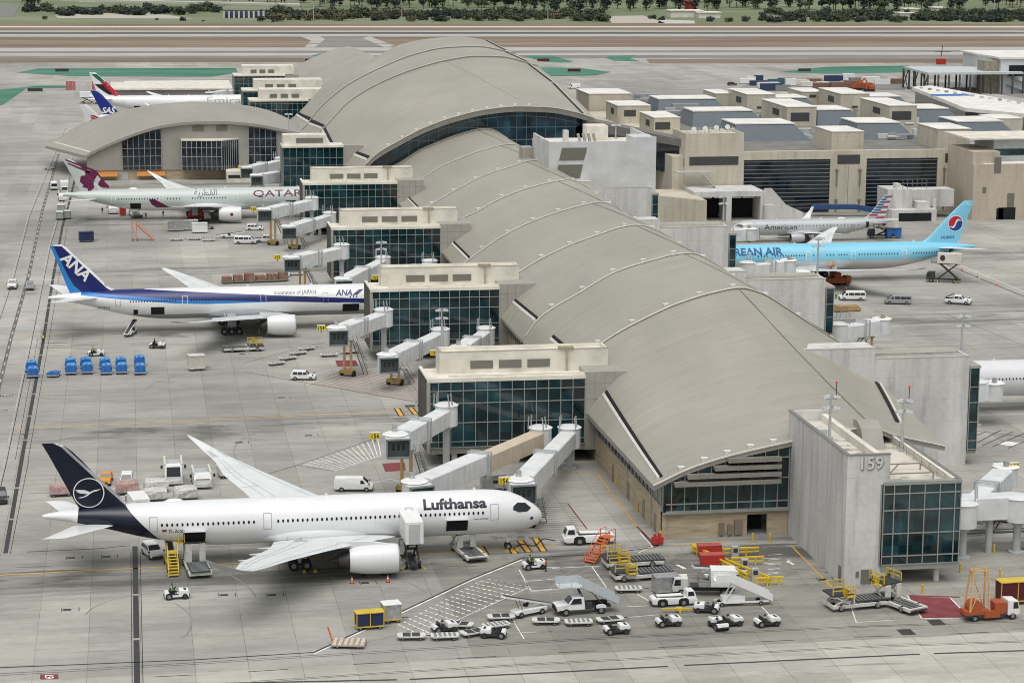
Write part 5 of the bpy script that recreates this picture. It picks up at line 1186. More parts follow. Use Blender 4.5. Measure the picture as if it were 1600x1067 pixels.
# --- pale grey jet with maroon emblem, fourth stand
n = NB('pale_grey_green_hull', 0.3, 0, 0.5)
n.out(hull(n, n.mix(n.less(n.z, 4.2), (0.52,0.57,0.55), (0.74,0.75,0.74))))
QM = mat('maroon_paint', (0.13,0.012,0.06), .4, var=.05); QG = mat('pale_grey_green_paint', (0.52,0.56,0.54), .4, var=.05)
s10 = 73.6/66.6
PQ = dict(P350); PQ.update(L=73.6, skin=n.m, finm=QG, belly=PW, wing=[(y, a-3.6, b-3.6, z, tt) for y, a, b, z, tt in A350W], hstab=[(y, a-7, b-7, z, tt) for y, a, b, z, tt in A350H], fin=[(z, a-7, b-7, h) for z, a, b, h in FIN350],
  fair=(-22,-47.5), eng=dict(x=(-25.4,-31.7), y=10.5, r=1.98, z=2.55, emblem=QM), maingear=dict(x=-38.0,y=5.3,n=6), windows=[(-6.6,-6.7),(-29.5,-38.5),(-42,-45.3),(-48,-58.5)], pitch=.7,
  doors=[(-18.6,6.2,1.1,2.0,WHITE),(-26.6,6.1,1.2,2.1,WHITE),(-47.0,6.1,1.2,2.1,WHITE),(-59.9,6.1,1.2,2.1,WHITE)], dw=1.6, cargo=[(-54,4.0,2.9,1.7,False),(-11.5,4.3,2.9,1.4,False)], domes=[(-54.5,2.6,.55)], tracks=[])
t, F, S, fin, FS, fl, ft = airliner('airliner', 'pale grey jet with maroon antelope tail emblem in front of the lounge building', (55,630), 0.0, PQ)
hull_text(S, 'QATAR', -21.8, -8.2, 6.9, QM, t, 1, bold=.01, h=2.0)
hull_text(S, '\ufe94\ufbff\ufead\ufec4\ufed8\ufedf\ufe8d'.replace('\ufbff','\ufef3'), -38.0, -31.8, 7.35, mat('grey_arabic_lettering', (0.10,0.11,0.12), .5), t, 1, name='arabic_lettering')
o = 7.0
decal([(-65.0,14.0),(-66.0,13.4),(-67.5,13.7),(-66.9,12.5),(-68.6,12.3),(-67.5,11.4),(-68.9,10.7),(-67.6,10.2),(-68.3,9.2),(-66.9,8.9),(-66.7,7.6),(-65.1,9.0),(-64.6,11.0),(-64.2,12.6),(-63.4,11.2),(-63.9,9.6),(-62.9,9.0),(-61.2,8.8),(-60.9,9.3),(-62.0,10.4),(-63.4,12.2),(-64.2,13.6)],
  [tuple(range(22))], FS, QM, fin, 'emblem_antelope', step=.6)
for q in (((-72.6,16.6),(-65.6,13.6),(-65.0,14.0),(-72.7,17.0)),((-71.9,15.6),(-66.4,13.0),(-65.9,13.5),(-72.1,16.0))): decal(list(q), [(0,1,2,3)], FS, QM, fin, 'emblem_horn', step=.6)
MB().add([(-45.4,-31.0,7.3),(-46.8,-31.9,8.4),(-49.2,-32.5,9.75),(-50.6,-32.5,9.6),(-49.8,-31.9,8.2),(-48.6,-31.0,7.3)],[(0,1,4,5),(1,2,3,4)]).build('winglet_paint', QM, t)
decal([(-64.1,12.4),(-64.9,11.2),(-65.2,9.8),(-64.5,8.6),(-64.1,9.9),(-63.6,10.8),(-63.2,11.3)], [tuple(range(7))], lambda x, z: FS(x, z)-.03, QG, fin, 'emblem_highlight', step=.4)

# --- sky blue jet on the east side
n = NB('sky_blue_over_silver_hull', 0.3, 0, 0.5)
c = n.mix(n.less(n.z, 5.15), (0.22,0.58,0.76), (0.55,0.56,0.56)); c = n.mix(n.less(n.z, 4.1), c, (0.50,0.49,0.46)); n.out(hull(n, c))
KEB = mat('sky_blue_paint', (0.22,0.58,0.76), .35, var=.04); KEN = mat('deep_royal_blue', (0.015,0.07,0.30), .4, var=.04)
PK = dict(P777); PK.update(near=1, skin=n.m, finm=KEB, belly=BELLYG, winz=6.55, windows=[(-20,-22),(-24,-31),(-33.2,-34.4),(-36.4,-38),(-39.3,-41.2),(-44.2,-53.5),(-57,-66)][:6]+[(-57.5,-66.0)], pitch=.62,
  doors=[(-17.7,6.4,1.2,2.0,PW),(-32,6.4,1.2,2.0,PW),(-42.8,6.4,1.2,2.0,PW),(-55.2,6.4,1.2,2.0,PW)], dw=1.6, cargo=[(-67.2,6.5,1.2,2.1,False)], blades=[-29,-58])
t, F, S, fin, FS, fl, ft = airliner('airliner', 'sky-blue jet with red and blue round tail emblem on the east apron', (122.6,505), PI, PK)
hull_text(S, 'KOREAN AIR', -10.4, -25.9, 7.55, mat('teal_blue_lettering', (0.01,0.10,0.27), .4), t, -1, bold=.035, h=1.65)
def taeguk(cx, cz, r, surf, parent):
    n_ = 40
    def P(a): return (cx+r*math.cos(a), cz+r*math.sin(a))
    decal(*oval(cx, cz, 2*r+.35, 2*r+.35, 36), surf, WHITE, parent, 'emblem_disc', step=.5)
    def S2(sg):
        pts = []
        a0 = math.radians(200) if sg > 0 else math.radians(20)
        for i in range(n_+1):
            a = a0-PI*.94*i/n_; pts.append(P(a))
        w = .16*r*sg
        for i in range(17):
            u = 1-2*i/16; xx = r*.93*u; zz = -sg*0+ .34*r*math.sin(PI*u); c_, s_ = math.cos(math.radians(20)), math.sin(math.radians(20))
            zz2 = zz+w*math.sqrt(max(0,1-u*u)); pts.append((cx+xx*c_-zz2*s_ if True else 0, cz+xx*s_+zz2*c_))
        if sg < 0: pts = pts[:n_+1]+list(reversed(pts[n_+1:]))
        return pts
    for sg, m in ((1, mat('emblem_red', (0.50,0.02,0.045), .4)), (-1, mat('emblem_blue', (0.015,0.06,0.27), .4))):
        p = S2(sg); decal([(2*cx-x, z) for x, z in p], [tuple(range(len(p)))], lambda x, z: surf(x, z)+.03, m, parent, 'emblem_half', step=.5)
taeguk(-68.4, 13.0, 1.75, FS, fin)
hull_text(FS, 'HL8009', -65.0, -68.2, 9.75, KEN, fin, -1, name='registration'); ring_decal(-71.5, 17.6, .42, .16, FS, WHITE, fin, 16, 'small_ring')

# --- silver narrow-body with striped tail
AAS = mat('silver_mica_hull', (0.47,0.49,0.50), .35, .15, var=.06)
kk = 2.02/3.0
A321W = [(1.6,-14.8,-23.6,2.5,1.1),(6.2,-18.2,-23.8,3.05,.75),(12,-22.0,-25.3,3.7,.45),(16.4,-24.8,-26.6,4.2,.28),(17.2,-25.6,-27.0,4.7,.2),(17.6,-26.6,-27.6,5.7,.12),(17.9,-27.3,-27.9,6.7,.06)]
PA = dict(L=44.3, R=2.02, zc=3.85, near=1, skin=AAS, belly=AAS, wing=A321W, wingm=WG, engm=AAS, hsm=AAS, finm=AAS, hstab=[(.5,-37.6,-41.6,4.5,.5),(6.2,-42.2,-43.9,5.1,.15)], fin=[(5.2,-35.0,-41.6,.3),(6.2,-36.8,-41.9,.28),(11.4,-41.3,-43.7,.14),(11.8,-41.8,-43.9,.08)],
  fair=(-13,-27), eng=dict(x=(-14.6,-18.2), y=5.75, r=1.15, z=1.75), nosegear=(-5.1,2.2), maingear=dict(x=-22,y=3.8,n=2), screen=SCREEN777, winz=4.35, pitch=.9, ws=.9, windows=[(-18,-34)], doors=[(-36,4.4,.8,1.7),(-6,4.4,.8,1.8)], blades=[-12,-24], domes=[(-30,2.4,.4)], cargo=[(-36.6,4.3,.9,1.5,False)])
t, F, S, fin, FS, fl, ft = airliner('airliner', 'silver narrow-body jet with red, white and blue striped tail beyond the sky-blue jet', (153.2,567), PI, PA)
hull_text(S, 'American', -8.6, -17.4, 4.15, mat('dark_grey_lettering', (0.035,0.04,0.05), .5), t, -1, h=1.35)
AAR, AAB = mat('flag_stripe_red', (0.48,0.02,0.05), .4), mat('flag_stripe_blue', (0.03,0.10,0.25), .4)
for i in range(9):
    z0 = 5.75+i*.68; z1 = z0+.36
    def xr(z, u): return fl(z)+(ft(z)-fl(z))*u
    if i > 0: decal([(xr(z0,.03), z0),(xr(z0,.52), z0-.06),(xr(z1,.52), z1-.06),(xr(z1,.03), z1)], [(0,1,2,3)], FS, AAB if i > 1 else AAR, fin, 'tail_stripe', step=.6)
    decal([(xr(z0,.54), z0-.02),(xr(z0,.99), z0+.02),(xr(z1,.99), z1+.02),(xr(z1,.54), z1-.02)], [(0,1,2,3)], FS, AAR if i % 2 == 0 else WHITE, fin, 'tail_stripe', step=.6)

# --- white wide-body at the right edge
PR = dict(P777); PR.update(near=1, skin=mat('plain_white_grey_hull', (0.66,0.67,0.69), .35, var=.05), finm=PW, winz=6.2, pitch=.62, windows=[(-8.6,-30)], doors=[(-6.5,6.2,1.1,2.0)], cargo=[], blades=[-12], panel=False)
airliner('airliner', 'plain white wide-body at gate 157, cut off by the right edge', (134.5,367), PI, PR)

# --- three tails behind the lounge
PE = dict(P777); PE.update(skin=PW, finm=WHITE, belly=PW, winz=None, panel=False, cargo=[(-54,4.2,2.6,1.4,False)], doors=[(-59.7,6.4,1.05,1.9)])
t, F, S, fin, FS, fl, ft = airliner('airliner', 'white jet with green, red and black swoosh tail far beyond the lounge', (57.2,935), 0, PE)
hull_text(S, 'Emirates', -26, -5, 6.9, mat('pale_gold_lettering', (0.42,0.40,0.36), .5), t, 1, h=2.6)
def band(a, b, m, z0, z1, n=6):
    vs = []; 
    for i in range(n+1): z = z0+(z1-z0)*i/n; u = i/n; vs.append((fl(z)+(ft(z)-fl(z))*(a[0]+(a[1]-a[0])*u), z))
    for i in range(n, -1, -1): z = z0+(z1-z0)*i/n; u = i/n; vs.append((fl(z)+(ft(z)-fl(z))*(b[0]+(b[1]-b[0])*u), z))
    decal(vs, [(i, i+1, 2*n-i, 2*n+1-i) for i in range(n)], FS, m, fin, 'tail_swoosh', step=.7)
band((-.02,-.05),(.25,.42), mat('swoosh_red', (0.52,0.02,0.045), .4), 7.9, 14.5); band((.28,.2),(.45,.95), mat('swoosh_black', (0.012,0.012,0.012), .4), 9.2, 13.5); band((.05,.05),(.35,.8), mat('swoosh_green', (0.01,0.13,0.07), .4), 14.2, 17.6)
PSA = dict(P350); PSA.update(skin=PW, winz=None, finm=mat('cobalt_tail_paint', (0.012,0.025,0.24), .35, var=.04), panel=False, cargo=[], doors=[], tracks=[])
t, F, S, fin, FS, fl, ft = airliner('airliner', 'white jet with cobalt blue tail and white tail lettering behind the lounge', (52.2,861), 0, PSA)
hull_text(FS, 'SAS', -62.4, -57.3, 9.6, WHITE, fin, 1, bold=.03, shear=.3, h=2.3)
PC = dict(P777); PC.update(skin=PW, winz=None, finm=PW, belly=PW, panel=False, cargo=[], doors=[])
t, F, S, fin, FS, fl, ft = airliner('airliner', 'white jet with red curled-bird tail emblem just behind the lounge roof', (56.0,787), 0, PC)
for r, w, a0, a1 in ((2.7,.55,.15,1.75),(1.9,.5,.0,1.8),(1.1,.45,-.2,2.6)):
    n_ = 14; vs = [(-68.6+q*math.cos(a0+(a1-a0)*i/n_), 12.0+q*math.sin(a0+(a1-a0)*i/n_)*.95) for q in (r, r-w) for i in range(n_+1)]
    decal(vs, [(i, i+1, n_+2+i, n_+1+i) for i in range(n_)], FS, mat('emblem_crimson', (0.50,0.02,0.04), .4), fin, 'tail_emblem', step=.6)
# ------------------------------------------------------------------ ground vehicles and equipment (local frame: front at +x)
def wheels(t, xs, hw, r, w=.25, name='wheel', m=None, rim=None):
    for x in xs:
        for s in (-1, 1):
            o = MB().tube((x,s*(hw-w),r),(x,s*hw,r),r,n=14).build(name, m or BLACK, t, smooth=True, angle=.6)
            MB().tube((x,s*(hw-.02),r),(x,s*(hw+.02),r),r*.55,n=10).build('rim', rim or GREYM, o)
def place(t, px, py, rz): p = at(px, py); t.location = (p.x, p.y, 0); t.rotation_euler = (0, 0, math.radians(rz)); return t
def lights(t, x, hw, z, front=True, tail=None):
    for s in (-1, 1): MB().box(x-.03,x+.03,s*hw-.16,s*hw+.16,z-.1,z+.1).build('headlight', mat('headlight_glass', (0.6,0.62,0.62), .15), t)
    if tail is not None:
        for s in (-1, 1): MB().box(tail-.03,tail+.03,s*hw-.1,s*hw+.1,z-.15,z+.2).build('tail_light', mat('tail_light_red', (0.35,0.02,0.02), .3), t)
def car_like(name, cat, label, px, py, rz, prof, L, hw, paint, glass_sides, screen, rear, wx, wr, roofw=None, zs=1.0, group=None):
    """prof: side profile; glass_sides: list of (x0,x1,z0,z1, x0top, x1top)"""
    t = thing(name, label, cat, group=group); zm = max(z for x, z in prof); roofw = roofw or hw*.84
    MB().prism_y(prof, -hw, hw, (zs, roofw)).build('body', paint, t, bevel=.05, smooth=True, angle=.7)
    def sy(z): return hw if z <= zs else hw+(roofw-hw)*(z-zs)/(zm-zs)
    for s in (-1, 1):
        for x0, x1, z0, z1, xa, xb in glass_sides:
            e = .015; P = [(x0,s*(sy(z0)+e),z0),(x1,s*(sy(z0)+e),z0),(xb,s*(sy(z1)+e),z1),(xa,s*(sy(z1)+e),z1)]
            MB().quad(*P).build('side_window', GLASSD, t)
        MB().box(prof[0][0]*0+wx[0]+.3,wx[0]+.5,s*(hw+.02),s*(hw+.22),zs+.02,zs+.22).build('wing_mirror', BLACK, t)
    for nm, (x0, z0, x1, z1) in (('windscreen', screen), ('rear_window', rear)):
        if x0 is None: continue
        d = Vector((z1-z0, 0, -(x1-x0))).normalized()*(.02 if (z1-z0)*1 > 0 else -.02)
        if nm == 'rear_window': d = -d
        MB().quad((x0+d.x,-sy(z0)*.9,z0+d.z),(x0+d.x,sy(z0)*.9,z0+d.z),(x1+d.x,sy(z1)*.9,z1+d.z),(x1+d.x,-sy(z1)*.9,z1+d.z)).build(nm, GLASSD, t)
    MB().box(L/2-.04,L/2+.05,-hw*.85,hw*.85,.32,.55).box(-L/2-.05,-L/2+.04,-hw*.85,hw*.85,.35,.58).build('bumper', DARK, t)
    MB().box(L/2-.01,L/2+.03,-hw*.5,hw*.5,.6,.8).build('grille', BLACK, t)
    lights(t, L/2, hw*.78, .78, tail=-L/2); wheels(t, wx, hw, wr); return place(t, px, py, rz)
def suv(label, px, py, rz, paint=None, group=None):
    return car_like('suv', 'car', label, px, py, rz, [(-2.3,.35),(2.3,.35),(2.35,.85),(1.1,1.05),(.45,1.7),(-1.9,1.72),(-2.3,1.05)], 4.6, .93, paint or WHITE,
      [(.05,.95,1.1,1.55,.05,.52),(-.95,-.05,1.1,1.58,-.9,-.05),(-1.9,-1.05,1.1,1.58,-1.75,-1.0)], (1.05,1.08,.48,1.66), (-2.22,1.12,-1.93,1.62), (1.45,-1.4), .36, .76, 1.0, group)
def pickup(label, px, py, rz, paint=None, bed=None):
    t = car_like('pickup_truck', 'pickup', label, px, py, rz, [(-2.8,.5),(2.8,.5),(2.85,1.15),(1.3,1.25),(.7,1.95),(-.75,1.97),(-.95,1.2),(-2.8,1.2)], 5.6, 1.0, paint or WHITE,
      [(.35,1.1,1.3,1.8,.35,.72),(-.75,.2,1.3,1.82,-.68,.2)], (1.25,1.28,.74,1.9), (-.92,1.3,-.77,1.88), (1.85,-1.75), .42, .84, 1.15)
    MB().box(-2.7,-1.05,-.85,.85,1.19,1.22).build('load_bed', DARK, t)
    if bed: MB().bar((-2.9,0,1.3),(-1,0,2.3),1.7,.08).build('bed_cover', DARK, t)
    return t
def van(label, px, py, rz, paint=None, windows=True, high=False, group=None):
    H = 2.5 if high else 2.1
    prof = [(-2.9,.42),(2.75,.42),(2.85,.95),(2.2,1.25),(1.35,H-.08),(1.0,H),(-2.75,H),(-2.9,H-.3)]
    g = [(1.0,1.75,1.25,H-.35,1.0,1.38)]
    if windows: g += [(-.35,.85,1.28,H-.3,-.35,.85),(-1.6,-.45,1.28,H-.3,-1.6,-.45),(-2.7,-1.7,1.28,H-.3,-2.65,-1.7)]
    return car_like('van', 'van', label, px, py, rz, prof, 5.7, 1.0, paint or WHITE, g, (2.15,1.28,1.4,H-.12), (-2.9,1.25,-2.88,H-.4), (1.9,-1.8), .38, .86, 1.2, group)
def tug(label, px, py, rz, paint=None, driver=None, group=None):
    t = thing('baggage_tractor', label, 'baggage tractor', group=group); p = paint or WHITE
    MB().prism_y([(-1.5,.34),(1.5,.34),(1.52,.62),(-1.5,.64)],-.74,.74).build('chassis', paint or DARK, t, bevel=.04)
    MB().prism_y([(.22,.62),(1.5,.60),(1.55,.82),(1.45,1.14),(.30,1.20)],-.70,.70).build('bonnet', p, t, bevel=.06, smooth=True, angle=.7)
    MB().prism_y([(-1.55,.55),(-.95,.64),(-.98,.92),(-1.45,.95)],-.74,.74).build('rear_body', p, t, bevel=.05)
    MB().box(-.9,.2,-.74,-.52,.64,.72).box(-.9,.2,.52,.74,.64,.72).build('foot_step', BLACK, t)
    MB().box(-.75,-.2,-.5,.5,.62,.8).box(-.85,-.7,-.5,.5,.8,1.25).build('seat', BLACK, t)
    MB().bar((.15,.25,1.1),(-.15,.25,1.3),.05).tube((-.16,.25,1.27),(-.20,.25,1.31),.2,n=12).build('steering_wheel', BLACK, t)
    MB().box(1.5,1.62,-.6,.6,.35,.6).box(-1.65,-1.48,-.2,.2,.4,.6).build('bumper', DARK, t); lights(t, 1.56, .5, .9)
    MB().box(.5,1.2,-.5,.5,1.13,1.17).build('bonnet_vent', DARK, t)
    wheels(t, (1.0,), .8, .36, .28, rim=DARK); wheels(t, (-1.0,), .82, .44, .3, rim=GREYM); return place(t, px, py, rz)
def person(label, px, py, rz, vest, z=0, sit=False, off=(0,0)):
    t = thing('person', label, 'person')
    if sit: J = [(0,0,.85),(0,0,1.15),(0,0,1.42),(.02,0,1.62),(.02,0,1.75),(0,.2,1.38),(.16,.26,1.12),(.4,.2,1.15),(0,-.2,1.38),(.16,-.26,1.12),(.4,-.2,1.15),(.05,.1,.83),(.48,.12,.86),(.52,.12,.42),(.66,.12,.40),(.05,-.1,.83),(.48,-.12,.86),(.52,-.12,.42),(.66,-.12,.40)]
    else: J = [(0,0,.95),(0,0,1.2),(0,0,1.46),(.01,0,1.62),(.02,0,1.76),(0,.2,1.42),(.04,.26,1.14),(.14,.25,.92),(0,-.2,1.42),(.04,-.26,1.14),(.14,-.25,.92),(0,.1,.92),(.03,.11,.5),(-.04,.12,.09),(.12,.13,.05),(0,-.1,.92),(.06,-.11,.5),(.02,-.12,.09),(.18,-.13,.05)]
    E = [(0,1),(1,2),(2,3),(3,4),(2,5),(5,6),(6,7),(2,8),(8,9),(9,10),(0,11),(11,12),(12,13),(13,14),(0,15),(15,16),(16,17),(17,18)]
    R = [.14,.14,.13,.06,.1,.065,.05,.04,.065,.05,.04,.09,.065,.05,.05,.09,.065,.05,.05]
    me = bpy.data.meshes.new('body'); me.from_pydata(J, E, []); me.materials.append(CLOTH); o = bpy.data.objects.new('body', me); COL.objects.link(o); o.parent = t
    md = o.modifiers.new('skin', 'SKIN'); sv = me.skin_vertices[0].data
    for i, r in enumerate(R): sv[i].radius = (r, r)
    sv[0].use_root = True; o.modifiers.new('sub', 'SUBSURF').render_levels = 1
    zc = J[2][2]
    MB().loft([[(J[0][0]+a*.15*math.cos(2*PI*i/10)*k, .20*k*math.sin(2*PI*i/10)*a, z_) for i in range(10)] for z_, k, a in ((zc-.45,.95,1),(zc-.2,1.0,1),(zc,1.05,1),(zc+.08,.6,1))]).build('vest', vest, t, smooth=True)
    h = J[4]; MB().loft([[(h[0]+r*math.cos(2*PI*i/10), r*math.sin(2*PI*i/10), h[2]+z_) for i in range(10)] for z_, r in ((-.13,.06),(-.06,.095),(.0,.105))], cap=True).build('face', SKIN, t, smooth=True)
    MB().loft([[(h[0]+r*math.cos(2*PI*i/10), r*math.sin(2*PI*i/10), h[2]+z_) for i in range(10)] for z_, r in ((-.01,.12),(.06,.11),(.11,.06),(.12,.01))]).build('hair', CLOTH, t, smooth=True)
    p = at(px, py); a = math.radians(rz); t.location = (p.x+off[0]*math.cos(a)-off[1]*math.sin(a), p.y+off[0]*math.sin(a)+off[1]*math.cos(a), z); t.rotation_euler = (0,0,a); return t
def dolly(label, px, py, rz, kind='stripe', group=None):
    t = thing('cargo_dolly', label, 'dolly', group=group)
    MB().prism([(-1.7,-.55),(-1.4,-.85),(1.4,-.85),(1.7,-.55),(1.7,.55),(1.4,.85),(-1.4,.85),(-1.7,.55)],.42,.58).build('deck', OFFWHITE, t)
    if kind == 'stripe':
        for x in (-1.05,.05): 
            MB().box(x,x+.95,-.7,.7,.58,.61).build('roller_bed', DARK, t)
    else:
        for k in range(5): MB().box(-1.3+k*.58,-1.0+k*.58,-.7,.7,.58,.62).build('roller', GREYM, t)
    MB().bar((1.7,0,.5),(2.7,0,.35),.08).build('tow_bar', DARK, t); wheels(t, (-1.05,1.05), .75, .2, .14); return place(t, px, py, rz)
def belt_loader(label, px, py, rz, tilt=.28, paint=None, group=None):
    t = thing('belt_loader', label, 'belt loader', group=group); p = paint or WHITE
    MB().prism_y([(-2.3,.4),(2.3,.4),(2.4,.8),(1.4,.95),(-2.3,.9)],-.75,.75).build('chassis', p, t, bevel=.05)
    a, b = (-3.6,0,.75), (3.8,0,.75+7.4*tilt); MB().bar(a, b, 1.0, .22).build('boom', p, t)
    MB().bar((a[0]+.1,0,a[2]+.13),(b[0]-.1,0,b[2]+.13),.72,.06).build('belt', DARK, t)
    MB().bar((1.2,.45,.9),(1.8,.45,.75+5.3*tilt),.1).bar((1.2,-.45,.9),(1.8,-.45,.75+5.3*tilt),.1).build('lift_strut', GREYM, t)
    MB().box(-.3,.25,-.95,-.5,.9,1.25).box(-.4,-.3,-.95,-.5,1.25,1.65).build('seat', BLACK, t); lights(t, 2.38, .5, .7); wheels(t, (-1.5,1.6), .82, .38); return place(t, px, py, rz)
def railing(mb, pts, z, h=1.1, r=.055, step=1.0):
    for a, b in zip(pts, pts[1:]):
        A, B = Vector((*a, z)), Vector((*b, z)); n = max(1, int((B-A).length/step))
        for i in range(n+1): q = A.lerp(B, i/n); mb.bar(q, q+Vector((0,0,h)), r*2)
        for k in (.5, 1): mb.bar(A+Vector((0,0,h*k)), B+Vector((0,0,h*k)), r*2)
    return mb
def cargo_loader(label, px, py, rz, zb=2.2, zm=.7, deck=None, rails=None, paint=None, cab=True, group=None):
    t = thing('cargo_loader', label, 'cargo loader', group=group); p = paint or OFFWHITE
    MB().box(-4.2,3.6,-1.5,-1.15,.45,.85).box(-4.2,3.6,1.15,1.5,.45,.85).box(-4.2,-3.9,-1.15,1.15,.45,.85).box(3.3,3.6,-1.15,1.15,.45,.85).build('chassis', p, t)
    MB().box(-4.4,.2,-1.3,1.3,zm,zm+.16).build('main_platform', deck or DARK, t)
    mb = MB()
    for k in range(9): mb.box(-4.2+k*.5,-4.05+k*.5,-1.15,1.15,zm+.16,zm+.2)
    mb.build('roller_bed', GREYM, t)
    br = MB().box(.7,3.7,-1.45,1.45,zb,zb+.2).build('bridge_platform', deck or DARK, t)
    MB().bar((1,-1.3,.8),(3.3,-1.3,zb),.16).bar((3.3,-1.3,.8),(1,-1.3,zb),.16).bar((1,1.3,.8),(3.3,1.3,zb),.16).bar((3.3,1.3,.8),(1,1.3,zb),.16).box(.5,.7,-1.3,-.5,.85,zb).box(.5,.7,.5,1.3,.85,zb).build('scissor_lift', p, t)
    railing(MB(), [(3.6,-1.4),(.8,-1.4)], zb+.2).build('guard_rail', rails or YELLOW, br); railing(MB(), [(3.6,1.4),(.8,1.4)], zb+.2).build('guard_rail', rails or YELLOW, br)
    if cab: railing(MB().box(.9,2.1,1.5,2.2,zb,zb+.1).box(1.9,2.1,1.55,1.95,zb+.1,zb+1.1), [(.9,2.2),(2.1,2.2),(2.1,1.5)], zb+.1, 1.1).build('operator_station', rails or YELLOW, t)
    wheels(t, (-2.6,2.4), 1.5, .45, .3); return place(t, px, py, rz)
def container_cart(label, px, py, rz, body, frame, L=3.0, W=1.6, H=1.75, z0=.55, group=None, roof=None, name='baggage_cart', split=True):
    t = thing(name, label, 'cart', group=group)
    MB().box(-L/2,L/2,-W/2,W/2,z0-.14,z0).build('bed', frame, t)
    MB().box(-L/2+.08,L/2-.08,-W/2+.08,W/2-.08,z0,z0+H-.1).build('curtain', body, t)
    fr = MB()
    for x in (-L/2,L/2-.1):
        for y in (-W/2,W/2-.1): fr.box(x,x+.1,y,y+.1,z0,z0+H-.1)
    if split: fr.box(-.05,.05,-W/2-.01,-W/2+.1,z0,z0+H-.1).box(-.05,.05,W/2-.1,W/2+.01,z0,z0+H-.1)
    fr.build('frame', frame, t); MB().box(-L/2-.05,L/2+.05,-W/2-.05,W/2+.05,z0+H-.1,z0+H).build('roof', roof or frame, t)
    MB().bar((L/2,0,z0-.1),(L/2+1.1,0,.35),.08).build('tow_bar', DARK, t); wheels(t, (-L/2+.5,L/2-.5), W/2-.02, .22, .16); return place(t, px, py, rz)
def tarp_cart(label, px, py, rz, full=True, group=None):
    t = thing('covered_cart', label, 'cart', group=group)
    MB().box(-1.5,1.5,-1.05,1.05,.38,.52).build('bed', OFFWHITE, t)
    rnd = random.Random(int(px*7))
    H = 1.75 if full else 1.0
    rg = [[(x, y*k, z+rnd.uniform(-.07,.07)) for y, z in ((-1.0,.52),(-1.02,.9),(-.97,H*.78),(-.6,H+.05),(0,H+.12),(.6,H+.0),(.97,H*.8),(1.02,.9),(1.0,.52))] for x, k in ((-1.48,.97),(-1.42,1),(-.5,1),(.4,1),(.5,.98),(1.42,1),(1.48,.96))]
    if not full:
        for r in rg[3:]:
            for i, q in enumerate(r): r[i] = (q[0], q[1], .52+(q[2]-.52)*.55)
    MB().loft(rg).build('tarpaulin', BLUE, t)
    MB().loft([[(x, -1.06, .75),(x+.02, -1.05, H*.8),(x,-.7,H+.13),(x,.62,H+.06)] for x in (-1.3,-.2,.3,1.3)], closed=False).build('loose_sheet', BLUEL, t) if full else None
    MB().bar((-1.5,0,.42),(-2.3,0,.3),.07).build('tow_bar', DARK, t); wheels(t, (-1.05,1.05), .95, .2, .14)
    for k in (-.7,.5): MB().box(k-.35,k+.35,-1.08,-1.05,.36,.5).build('reflector_plate', WHITE, t)
    return place(t, px, py, rz)
def pushback(label, px, py, rz, flip=False):
    t = thing('pushback_tractor', label, 'pushback tractor')
    MB().prism_y([(-3.9,.55),(-3.0,.4),(3.4,.4),(3.9,.6),(3.95,1.15),(3.6,1.35),(-3.7,1.6),(-3.95,1.3)],-1.25,1.25).build('body', WHITE, t, bevel=.08, smooth=True, angle=.7)
    MB().box(-3.2,1.6,-.75,.75,1.58,1.66).build('deck_plate', DARK, t); MB().box(-3.0,1.4,-.6,.6,1.66,1.8).build('deck_hatch', WHITE, t)
    c = MB().prism_y([(2.0,1.35),(3.75,1.25),(3.65,1.9),(3.35,2.55),(2.1,2.6)],-1.15,1.15,(1.8,1.0)).build('cab', WHITE, t, bevel=.06)
    MB().quad((3.74,-.95,1.75),(3.74,.95,1.75),(3.42,.85,2.48),(3.42,-.85,2.48)).build('windscreen', GLASSD, c)
    for s in (-1,1): MB().quad((2.25,s*1.165,1.75),(3.4,s*1.165,1.75),(3.2,s*1.05,2.42),(2.3,s*1.05,2.42)).build('side_window', GLASSD, c)
    for x in (-2.2,1.5):
        for s in (-1,1):
            MB().prism_y([(x-.95,.4),(x+.95,.4),(x+.85,1.15),(x+.45,1.45),(x-.45,1.45),(x-.85,1.15)],s*1.26-.012,s*1.26+.012).build('wheel_arch', BLACK, t)
    wheels(t, (-2.2,1.5), 1.32, .62, .45); lights(t, 3.95, .85, .95)
    MB().box(-4.15,-3.9,-.5,.5,.5,.8).build('tow_hitch', DARK, t); return place(t, px, py, rz)
